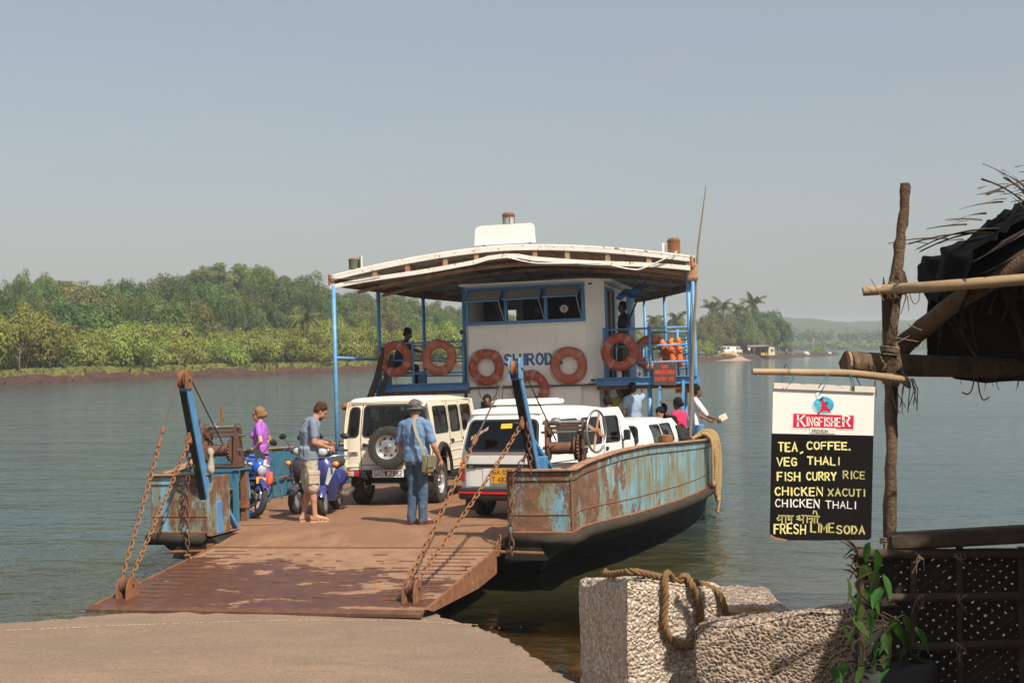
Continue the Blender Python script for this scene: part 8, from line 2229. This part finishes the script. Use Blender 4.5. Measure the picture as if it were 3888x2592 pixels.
# ---------------------------------------------------------------- woven fence
fence = empty('lattice_fence', (1.8, 6.75, .7), 0, 'dark woven lattice fence with bamboo rails along the hut side', 'fence')
def fpart(b, name, m, smooth=False): o = b.build(name, m, fence, smooth); o.location = -fence.location; return o
FY = 6.75; FX0, FX1, FZ0, FZ1 = 1.80, 3.15, .72, 2.10
b = MB(); b.box((0, 0, 0), (1, .036, .0035)); slat = b.mesh('slat', mat('grey_brown_slat', (.03, .021, .015), .9, var=.35, vscale=6, obvar=.25, layers=[((.055, .04, .028), 9, .55, .7)]))
for lay, ang in ((0, R_(36)), (1, R_(-47))):
    d = V(math.cos(ang), 0, math.sin(ang)); nn = V(-d.z, 0, d.x); c = V((FX0 + FX1) / 2, 0, (FZ0 + FZ1) / 2)
    k = -1.3
    while k < 1.3:
        k += rs.uniform(.0385, .050); o = c + nn * k
        lo, hi = -9, 9
        for (p0, dd, a, bb) in ((o.x, d.x, FX0, FX1), (o.z, d.z, FZ0, FZ1)):
            t0, t1 = sorted(((a - p0) / dd, (bb - p0) / dd)); lo, hi = max(lo, t0), min(hi, t1)
        if hi - lo < .08: continue
        q = o + d * ((lo + hi) / 2)
        ob = link_mesh('slat', slat, fence, V(q.x, FY + .006 * (1 if lay else -1) + rs.uniform(-.002, .002), q.z) - fence.location)
        ob.rotation_euler = (math.pi / 2 * 0 + 0, -ang + rs.uniform(-.012, .012), 0); ob.scale = (hi - lo, 1, 1)
        ob.rotation_euler = (Matrix.Rotation(-ang + rs.uniform(-.012, .012), 3, 'Y') @ Matrix.Rotation(math.pi / 2, 3, 'X')).to_euler()
def bam(p, q, r, name, m='wood_dark'):
    b = MB(); P = [V(p).lerp(V(q), t) for t in lin(0, 1, 10)]; b.tube(P, [r * (1.06 if i % 3 == 0 else .97) for i in range(11)], 10); fpart(b, name, MT[m], smooth=50)
bam(Z(1968, 1272, 6.68), Z(2480, 1268, 6.68), .026, 'top_rail'); bam(Z(2040, 1372, 6.68), Z(2480, 1366, 6.68), .022, 'middle_rail'); bam(Z(2090, 1486, 6.68), Z(2480, 1470, 6.68), .022, 'lower_rail')
for x in (1976, 2098, 2203, 2345): bam(Z(x, 1255, 6.71), Z(x + 2, 1640, 6.71), .018, 'fence_stake')
b = MB(); b.beam(Z(2040, 1243, 6.72), Z(2480, 1218, 6.6), .10, .085, bev=.012); fpart(b, 'capping_timber', MT['wood_dark'])
b = MB()
for x in (2110, 2205):
    for y in (1278, 1372, 1484):
        p = Z(x, y, 6.62)
        for k in range(4): b.tube([p + V(rs.uniform(-.03, .03), 0, .02), p + V(rs.uniform(-.03, .03), -.015, -.01), p + V(rs.uniform(-.04, .04), -.01, rs.uniform(-.09, .03))], .0022, 4)
fpart(b, 'twine_tie', MT['rope_thin'])['kind'] = 'stuff'
for i in range(14):
    p = Z(1970 + rs.uniform(-8, 6), 1262 + rs.uniform(-6, 60), 6.7); q = p + V(rs.uniform(-.10, -.03), rs.uniform(-.1, .05), rs.uniform(-.08, .07))
    b = MB(); b.tube([p, p.lerp(q, .5) + V(0, 0, .01), q], [.006, .005, .002], 5); fpart(b, 'twig', MT['wood_dark'])
b = MB(); b.loft([[V(x * (1 + .05 * math.sin(k)), y, z + .03 * math.sin(x * 9)) + Z(2058, 1600, 6.55) for x, y in [(.20 * math.cos(t), .08 * math.sin(t)) for t in [2 * math.pi * j / 14 for j in range(14)]]] for k, z in enumerate((-.2, 0, .10, .155))]); tag(b.build('sack', mat('dark_grey_sack', (.035, .035, .038), .8, var=.3, bump=.4, bscale=20), smooth=True), 'dark grey sack slumped at the foot of the lattice fence', 'sack')
# ---------------------------------------------------------------- climbing plant
vine = empty('climbing_plant', V(1.85, 6.5, .7), 0, 'green climbing plant with large pointed leaves on the fence corner', 'plant')
m_leaf = leaf_mat('vine_leaf', (.055, .13, .028), var=.25, obvar=.3, trans=.35)
lv = []
for v in range(3):
    b = MB(); rows = []
    for i in range(7):
        t = i / 6; w = .30 * math.sin(math.pi * min(1, t ** .75)) ** .9 * (1 - .12 * v) + .004
        z = -.25 * t * t * (1 + .5 * v); rows.append([V(-w, t, z + .05), V(-w * .5, t, z + .015), V(0, t, z), V(w * .5, t, z + .015), V(w, t, z + .05)])
    b.loft(rows, cap=False, closed=False); lv.append(b.mesh('leaf', m_leaf, smooth=True))
VP = [(2000, 1245), (2012, 1262), (1992, 1300), (2018, 1310), (2026, 1318), (1966, 1345), (1985, 1352), (1950, 1362), (1975, 1385), (2005, 1375), (2028, 1382), (1990, 1400), (1955, 1420), (1930, 1432), (1965, 1440), (2010, 1425), (2040, 1420), (2060, 1430), (2075, 1410), (2035, 1450), (1998, 1455), (1975, 1470), (2020, 1475), (2050, 1465), (2080, 1455), (2095, 1475), (2100, 1440), (2005, 1495), (2035, 1500), (2065, 1495), (1920, 1505), (1940, 1520), (1910, 1530), (1950, 1545), (1930, 1555), (1965, 1500), (2015, 1520), (2045, 1535), (1985, 1530), (2090, 1500), (2025, 1350), (1945, 1330)]
for i, (x, y) in enumerate(VP):
    p = Z(x, y, 6.45 + rs.uniform(-.12, .12))
    o = link_mesh('leaf', lv[i % 3], vine, p - vine.location); s = rs.uniform(.085, .15)
    o.scale = (s, s, s); o.rotation_euler = (rs.uniform(-1.5, -.3), rs.uniform(-.5, .5), rs.choice((-1, 1)) * rs.uniform(.3, 2.6))
for i in range(7):
    st_ = [Z(2030 + rs.uniform(-20, 20), 1640, 6.5)] + [Z(VP[k][0] + rs.uniform(-8, 8), VP[k][1], 6.5) for k in sorted(rs.sample(range(len(VP)), 3), key=lambda k: -VP[k][1])]
    b = MB(); b.tube(smooth_pts(st_, 6), .0035, 5); o = b.build('stem', MT['wood_dark'], vine); o.location = -vine.location

# ---------------------------------------------------------------- menu board
SD = 6.2
def sgn(zx, zy, off=0.0): return px((2900 + zx * .4144) / 1.6531, SD - off, (1430 + zy * .4144) / 1.6531)
board = empty('menu_board', sgn(540, 1490), 0, 'hanging menu board with white beer advert above chalked dishes on black', 'sign')
def bb(b, name, m, smooth=False, recalc=False, parent=None):
    o = b.build(name, m, parent or board, smooth, recalc=recalc)
    if not parent: o.location = -board.location
    return o
def poly(b, pts, off, th=None):
    P = [sgn(x, y, off) for x, y in pts]; b.add(P, [tuple(range(len(P)))])
    if th:
        n = len(P); Q = [p + V(0, th, 0) for p in P]; b.add(P + Q, [(i, n + i, n + (i + 1) % n, (i + 1) % n) for i in range(n)]); b.add(Q, [tuple(range(n))[::-1]])
b = MB(); poly(b, [(85, 92), (1014, 125), (1004, 538), (78, 518)], 0, .022); bb(b, 'white_panel', mat('white_sign_paint', (.80, .76, .72), .45, var=.04, layers=[((.55, .48, .42), 10, .68, .75)]), recalc=True)
b = MB(); poly(b, [(78, 519), (1004, 539), (984, 1470), (960, 1492), (560, 1497), (200, 1495), (110, 1470), (62, 1440)], 0, .022); bb(b, 'black_panel', mat('chalkboard_black', (.008, .007, .007), .8, spec=.12, var=.3, vscale=6, layers=[((.06, .035, .02), 9, .66, .74)]), recalc=True)
b = MB(); poly(b, [(60, 1440), (112, 1470), (215, 1490), (205, 1502), (105, 1485), (60, 1455)], .003, .02); bb(b, 'chipped_edge', mat('bare_plywood', (.32, .18, .09), .9), recalc=True)
b = MB(); b.beam(sgn(88, 80), sgn(1015, 118), .02, .028); bb(b, 'top_batten', mat('peeling_white_batten', (.62, .56, .5), .7, var=.15, layers=[((.12, .07, .04), 9, .55, .6)]), recalc=True)
rs2 = random.Random(10)
F2 = lambda x, y, z: sgn(x, -y, .0012 + z)
m_y = mat('yellow_chalk_paint', (.78, .70, .27), .8, var=.2, vscale=30); m_y2 = mat('thin_yellow_paint', (.50, .45, .17), .8, var=.3, vscale=30); m_w2 = mat('white_chalk_paint', (.78, .74, .72), .8, var=.15, vscale=30)
def line(t, x0, x1, base, h, m, w=13, slope_=.02):
    b = MB(); a = (x1 - x0) / text_width(t, h, .3)
    stroke_text(b, t, x0, 0, h, w, lambda x, y, z: F2(x, y - base - (x - x0) * slope_, z), gap=.3, jit=.035, rnd=rs2, adv=a); return b, m
for args in (('TEA', 135, 305, 678, 76, m_y), (',', 335, 352, 690, 40, m_y), ('COFFEE.', 395, 785, 660, 66, m_y), ('VEG', 122, 298, 812, 72, m_y), ('THALI', 402, 688, 800, 66, m_y), ('FISH', 126, 326, 948, 74, m_y), ('CURRY', 392, 660, 942, 70, m_y), ('RICE', 728, 924, 930, 66, m_y2, 10), ('CHICKEN', 102, 535, 1080, 72, m_y), ('XACUTI', 590, 922, 1088, 64, m_y2, 11), ('CHICKEN', 106, 505, 1188, 68, m_w2, 11), ('THALI', 568, 838, 1200, 64, m_w2, 9), ('FRESH', 96, 380, 1430, 84, m_y), ('LIME', 432, 640, 1420, 80, m_y2), ('SODA', 668, 922, 1432, 70, m_y2)):
    b, m = line(*args); bb(b, 'menu_line', m)
b = MB()
for st_ in ([(135, 1268), (270, 1272)], [(150, 1270), (120, 1300), (130, 1312), (165, 1305)], [(168, 1270), (166, 1342)], [(200, 1270), (200, 1338)], [(250, 1272), (222, 1290), (226, 1308), (252, 1302)], [(255, 1272), (252, 1340)],
            [(345, 1268), (510, 1278)], [(300, 1282), (325, 1272), (330, 1292), (304, 1304), (330, 1310), (362, 1302)], [(362, 1270), (360, 1338)], [(398, 1272), (396, 1334)], [(412, 1300), (440, 1292), (444, 1318), (424, 1330)], [(438, 1304), (468, 1300)], [(466, 1276), (463, 1338)], [(492, 1278), (490, 1334)], [(492, 1278), (480, 1232), (458, 1226), (452, 1252)]):
    ribbon(b, [(x, -y) for x, y in st_], 11, F2, .0001)
bb(b, 'menu_line', m_y2)
# advert
m_red = mat('beer_red', (.62, .012, .045), .45, var=.03); m_bl = mat('emblem_blue', (.05, .40, .58), .45, var=.5, vscale=16, layers=[((.45, .68, .75), 14, .5, .62)]); m_dk = mat('emblem_dark', (.03, .06, .12), .5, var=.1); m_pl = mat('emblem_pale', (.62, .74, .80), .5, var=.1)
b = MB(); poly(b, [(262, 326), (834, 345), (830, 488), (257, 474)], .0008); bb(b, 'advert_border', mat('advert_border', (.75, .55, .5), .5, var=0))
b = MB(); poly(b, [(265, 330), (831, 348), (827, 485), (260, 471)], .0012); bb(b, 'advert_white', mat('advert_white', (.8, .77, .74), .5, var=0))
b = MB(); poly(b, [(272, 336), (825, 354), (821, 479), (267, 465)], .0016); bb(b, 'advert_red', m_red)
b = MB(); poly(b, [(548 + 102 * math.cos(t), 258 + 84 * math.sin(t)) for t in lin(0, 2 * math.pi, 32)[:-1]], .0020); bb(b, 'emblem_rim', mat('emblem_rim', (.72, .74, .74), .5, var=0))
b = MB(); poly(b, [(548 + 94 * math.cos(t), 258 + 77 * math.sin(t)) for t in lin(0, 2 * math.pi, 32)[:-1]], .0024); bb(b, 'emblem_disc', m_bl)
b = MB(); poly(b, [(500, 345), (520, 300), (528, 250), (522, 215), (540, 200), (556, 235), (575, 265), (606, 300), (612, 340), (596, 318), (570, 310), (530, 318), (508, 342)], .0030); bb(b, 'bird_body', m_red)
b = MB(); poly(b, [(520, 215), (484, 195), (478, 150), (500, 132), (520, 160), (536, 205)], .0034); bb(b, 'bird_wing', m_pl)
b = MB(); poly(b, [(498, 210), (530, 188), (552, 180), (545, 205), (520, 222)], .0038); poly(b, [(560, 232), (590, 228), (580, 255), (566, 252)], .0038); poly(b, [(488, 345), (502, 320), (512, 322), (500, 346)], .0038); bb(b, 'bird_dark_feathers', m_dk)
b = MB(); F3 = lambda x, y, z: sgn(x, -y, .0022 + z)
def serif_text(t, x, base, h, w, adv_, slope_):
    for ch in t:
        g = GL[ch]; s = h / 6; wd = max(max(p[0] for p in st_) for st_ in g) * s * adv_
        for st_ in g:
            ribbon(b, [(x + p[0] * s * adv_, p[1] * s - base - (x + p[0] * s) * slope_) for p in st_], w, F3, .0001)
            for e in (st_[0], st_[-1]):
                if e[1] in (0, 6): ribbon(b, [(x + e[0] * s * adv_ - w * .75, e[1] * s - base - x * slope_), (x + e[0] * s * adv_ + w * .75, e[1] * s - base - x * slope_)], w * .35, F3, .0002)
        x += wd + h * .20
    return x
x = serif_text('K', 312, 442, 96, 15, 1.0, .025); x = serif_text('INGFISHE', 390, 436, 76, 11, .64, .025); serif_text('R', 728, 432, 96, 15, .95, .025); bb(b, 'brand_lettering', mat('brand_white', (.82, .80, .78), .45, var=0))
b = MB(); b.ring(sgn(793, 372, .002), .0032, .0007, (0, 1, 0), 12, 4); bb(b, 'registered_mark', mat('brand_white2', (.8, .78, .76), .5, var=0))
b = MB(); poly(b, [(424, 464), (660, 472), (657, 522), (422, 514)], .0026); bb(b, 'premium_panel', mat('premium_panel', (.74, .71, .66), .5, var=0))
b = MB(); F3 = lambda x, y, z: sgn(x, -y, .0032 + z); serif_text('PREMIUM', 444, 497, 28, 4.5, .92, .03); bb(b, 'premium_lettering', mat('premium_grey', (.16, .12, .09), .5, var=0))
b = MB()
for (x0, y0, x1, y1, x2, y2) in ((1800, 848, 1795, 872, 1799, 893), (1812, 846, 1822, 868, 1805, 893), (1800, 848, 1806, 836, 1816, 850), (1905, 850, 1892, 872, 1880, 890), (1905, 850, 1896, 880, 1884, 903), (1950, 856, 1956, 878, 1962, 897), (1946, 856, 1960, 874, 1962, 897)):
    b.tube(smooth_pts([Z(x0, y0, 6.22 if x0 < 1850 else 6.33 if x0 < 1920 else 6.43), Z(x1, y1, 6.2), Z(x2, y2, 6.19)], 5), .0026, 5)
bb(b, 'hanging_cord', mat('teal_twine', (.03, .12, .14), .7), recalc=True)
# ================================================================ the landing on the headland
def Zg(x, D, z): p = px(x, D); p.z = z; return p
b = MB(); P = [Zg(1640, 270, .9), Zg(1700, 274, .9), Zg(1712, 262, .25), Zg(1735, 246, -.1), Zg(1650, 240, -.1), Zg(1628, 250, .1)]
b.add(P, [tuple(range(6))]); tag(b.build('landing_ramp', mat('pale_sand_concrete', (.36, .24, .16), .9, var=.2, vscale=.5)), kind='structure')
b = MB(); b.ell(Zg(1672, 272, .6), (2.6, 2.0, 1.0), n=14, m=8); b.v = [tuple(V(p) + V(0, 0, .25 * noise.noise(V(p) * .9))) for p in b.v]; tag(b.build('sand_heap', mat('orange_sand', (.42, .25, .14), .95, var=.15), smooth=True), 'heap of orange sand in front of the parked white cars on the headland', 'sand heap')
m_crw = mat('cream_shed_wall', (.62, .50, .33), .85, var=.12, vscale=.8); m_tin = mat('rusty_tin_roof', (.20, .16, .14), .7, var=.3, vscale=.6, layers=[((.28, .14, .08), 1.2, .55, .7)]); m_tile = mat('red_tile_roof', (.24, .075, .045), .85, var=.25, vscale=1.2)
SDp = 285
sh = empty('waterside_shed', Zg(1755, SDp, .75), 0, 'cream ended open shed with a tin and blue sheet roof on the headland shore', 'shed')
k = SDp / 2964.
b = MB(); x0 = -34 * k; x1 = 24 * k
b.prism([(9 * k, 0), (24 * k, 0), (24 * k, 17 * k), (9 * k, 22 * k)], -1.5, 1.6, lambda x, y, z: V(x, z + 1.0, y)); b.build('end_wall', m_crw, sh)
b = MB(); b.box((17 * k, -.53, 11 * k), (.35, .04, .5)); b.build('window', MT['black'], sh)
b = MB(); b.box((-12 * k, 2.4, 9 * k), (40 * k, .1, 18 * k)); b.build('back_wall', mat('dark_plank_wall', (.05, .04, .03), .9), sh)
b = MB(); b.add([V(-36 * k, -1.2, 19.5 * k), V(12 * k, -1.2, 20.5 * k), V(12 * k, 2.6, 24 * k), V(-36 * k, 2.6, 23 * k)] + [V(-36 * k, -1.2, 18.8 * k), V(12 * k, -1.2, 19.8 * k), V(12 * k, 2.6, 23.3 * k), V(-36 * k, 2.6, 22.3 * k)], [(0, 1, 2, 3), (7, 6, 5, 4), (0, 4, 5, 1), (1, 5, 6, 2), (2, 6, 7, 3), (3, 7, 4, 0)]); b.build('roof', m_tin, sh)
b = MB(); b.add([V(-2 * k, -1.3, 20.6 * k), V(11 * k, -1.3, 21.2 * k), V(11 * k, 1.2, 23.4 * k), V(3 * k, 1.2, 23 * k)], [(0, 1, 2, 3)]); b.build('blue_sheet', mat('blue_roof_sheet', (.06, .17, .42), .6), sh)
for x in (-34, -22, -10, 1): b = MB(); b.box((x * k, -1.1, 9.5 * k), (.14, .14, 19 * k)); b.build('post', MT['wood_dark'], sh)
b = MB(); b.box((-3 * k, -1.0, 3 * k), (16 * k, .1, .6)); b.build('yellow_counter', mat('yellow_counter', (.55, .32, .04), .7), sh)
b = MB(); b.add([V(24 * k, -1, 17 * k), V(62 * k, -.6, 11 * k), V(62 * k, 2.4, 11.5 * k), V(24 * k, 2.4, 18 * k)], [(0, 1, 2, 3)]); b.build('lean_to_roof', m_tin, sh)
for x in (36, 48, 58): b = MB(); b.box((x * k, -.5, 6 * k), (.12, .12, 12 * k)); b.build('lean_to_post', MT['wood'], sh)
ho = empty('tiled_house', Zg(1661, 300, .8), 0, 'dark house with a red tiled roof among the headland trees', 'house'); k = 300 / 2964.
b = MB(); b.box((0, 2.5, 7 * k), (24 * k, 4, 14 * k)); b.build('wall', mat('dark_house_wall', (.07, .045, .035), .9), ho)
b = MB(); b.add([V(-11 * k, 0, 13 * k), V(15 * k, 0, 13 * k), V(13 * k, 2.5, 27 * k), V(-6 * k, 2.5, 27 * k), V(-11 * k, 5, 13 * k), V(15 * k, 5, 13 * k)], [(0, 1, 2, 3), (3, 2, 5, 4), (0, 3, 4), (1, 5, 2)]); b.build('roof', m_tile, ho)
b = MB(); b.box((-4 * k, .45, 6 * k), (4 * k, .1, 10 * k)); b.build('door', MT['black'], ho)
def far_car(x, D, z, L, label, yaw=0.0, paint=None, boxy=False, cat='car'):
    e = empty('parked_car', Zg(x, D, z), yaw, label, cat); m = paint or M_white
    b = MB(); b.prism([(-L / 2, .35), (L / 2, .35), (L / 2, .85), (L / 2 - .2, .98), (L * .2, 1.02), (-L * .48, 1.02), (-L / 2, .8)], -.8, .8, lambda a, y, w: V(a, w, y)); b.build('body', m, e)
    b = MB(); tp = .30 if not boxy else .42
    b.prism([(-L * .47, 1.02), (L * .22, 1.02), (L * (tp - .22), 1.68), (-L * .43, 1.70)], -.68, .68, lambda a, y, w: V(a, w, y)); b.build('cabin', m, e)
    b = MB()
    for (a, c) in ((-.44, -.26), (-.23, -.04), (-.01, .14)):
        b.prism([(L * a, 1.08), (L * c, 1.08), (L * (c - .02), 1.55), (L * a + .03, 1.55)], -.70, .70, lambda p, y, w: V(p, w, y))
    b.build('side_windows', MT['seat'], e)
    for sx in (-.30, .30):
        for sy in (-.72, .72): b = MB(); b.lathe([(.1, -.09), (.33, -.09), (.33, .09), (.1, .09)], (L * sx, sy, .33), (0, 1, 0), 14); b.build('wheel', MT['rubber'], e)
    return e
far_car(1668, 280, 1.05, 4.2, 'white off road car parked under the headland trees by the sand heap', .15, boxy=True)
far_car(1603, 256, .9, 3.8, 'white car parked at the water just right of the canopy posts', 1.2)
far_car(1690, 282, 1.0, 4.6, 'cream van parked left of the open shed on the headland', 1.1, M_cream, True, 'van')
far_car(1709, 290, .95, 3.6, 'dark car in the shade between the cream van and the shed', .1, mat('dark_car_paint', (.02, .025, .04), .3))
b = MB()
def far_person(x, D, z, cols, label):
    e = empty('person', Zg(x, D, z), random.uniform(0, 6), label, 'person')
    b = MB(); b.cap((0, 0, 1.52), (0, 0, 1.60), .10, .10, 8); b.cap((0, 0, 1.35), (0, 0, 1.5), .06, .05, 8)
    for s in (-1, 1): b.cap((s * .2, 0, 1.35), (s * .26, .05, 1.08), .05, .045, 6); b.cap((s * .26, .05, 1.08), (s * .25, .12, .85), .045, .035, 6); b.cap((s * .09, 0, .85), (s * .11, 0, .05), .085, .05, 6); b.cap((s * .11, -.02, .04), (s * .12, .16, .03), .04, .03, 6)
    b.cap((0, 0, .92), (0, 0, 1.32), .15, .18, 8)
    remeshed(b, 'body', SK['brown'], e, .05)
    b = MB(); b.cap((0, 0, .95), (0, 0, 1.34), .17, .20, 8)
    for s in (-1, 1): b.cap((s * .19, 0, 1.36), (s * .25, .04, 1.12), .075, .065, 6)
    b.build('shirt', cols[0], e); b = MB()
    for s in (-1, 1): b.cap((s * .09, 0, .9), (s * .11, 0, .12), .11, .08, 6)
    b.build('trousers', cols[1], e)
TMP = bpy.data.scenes.new('workbench')
far_person(1716, 272, .95, (DKB, BLK), 'distant person in dark blue beside the dark car on the headland')
far_person(1720.5, 274, .95, (WH, BLK), 'distant person in a white shirt at the left end of the open shed')
far_person(1731, 284, .85, (cloth('dull_red_cotton', (.3, .06, .04)), KH), 'distant person in a reddish shirt under the shed roof')
far_person(1806, 300, .55, (LB, BLK), 'distant person in pale blue standing right of the lean-to')
bpy.data.scenes.remove(TMP)
m_wr = mat('white_rock', (.48, .43, .38), .85, var=.2, vscale=2)
for i, (x, D, r, lb) in enumerate(((1852, 335, .85, 'large white boulder on the headland spit below the bare tree'), (1906, 352, .55, 'small white boulder right of the round bush at the end of the spit'), (1628, 247, .6, 'pale broken rock at the left foot of the landing ramp'))):
    b = MB(); b.ell((0, 0, 0), (r, r * .8, r * .75), n=9, m=6); b.v = [tuple(V(p) * (1 + .3 * noise.noise(V(p) * 1.4 + V(i, 0, 0)))) for p in b.v]
    o = b.build('boulder', m_wr); o.location = Zg(x, D, .7 if i < 2 else .3); tag(o, lb, 'boulder')
tag(HAZE_B.build('haze', m_h), kind='stuff')
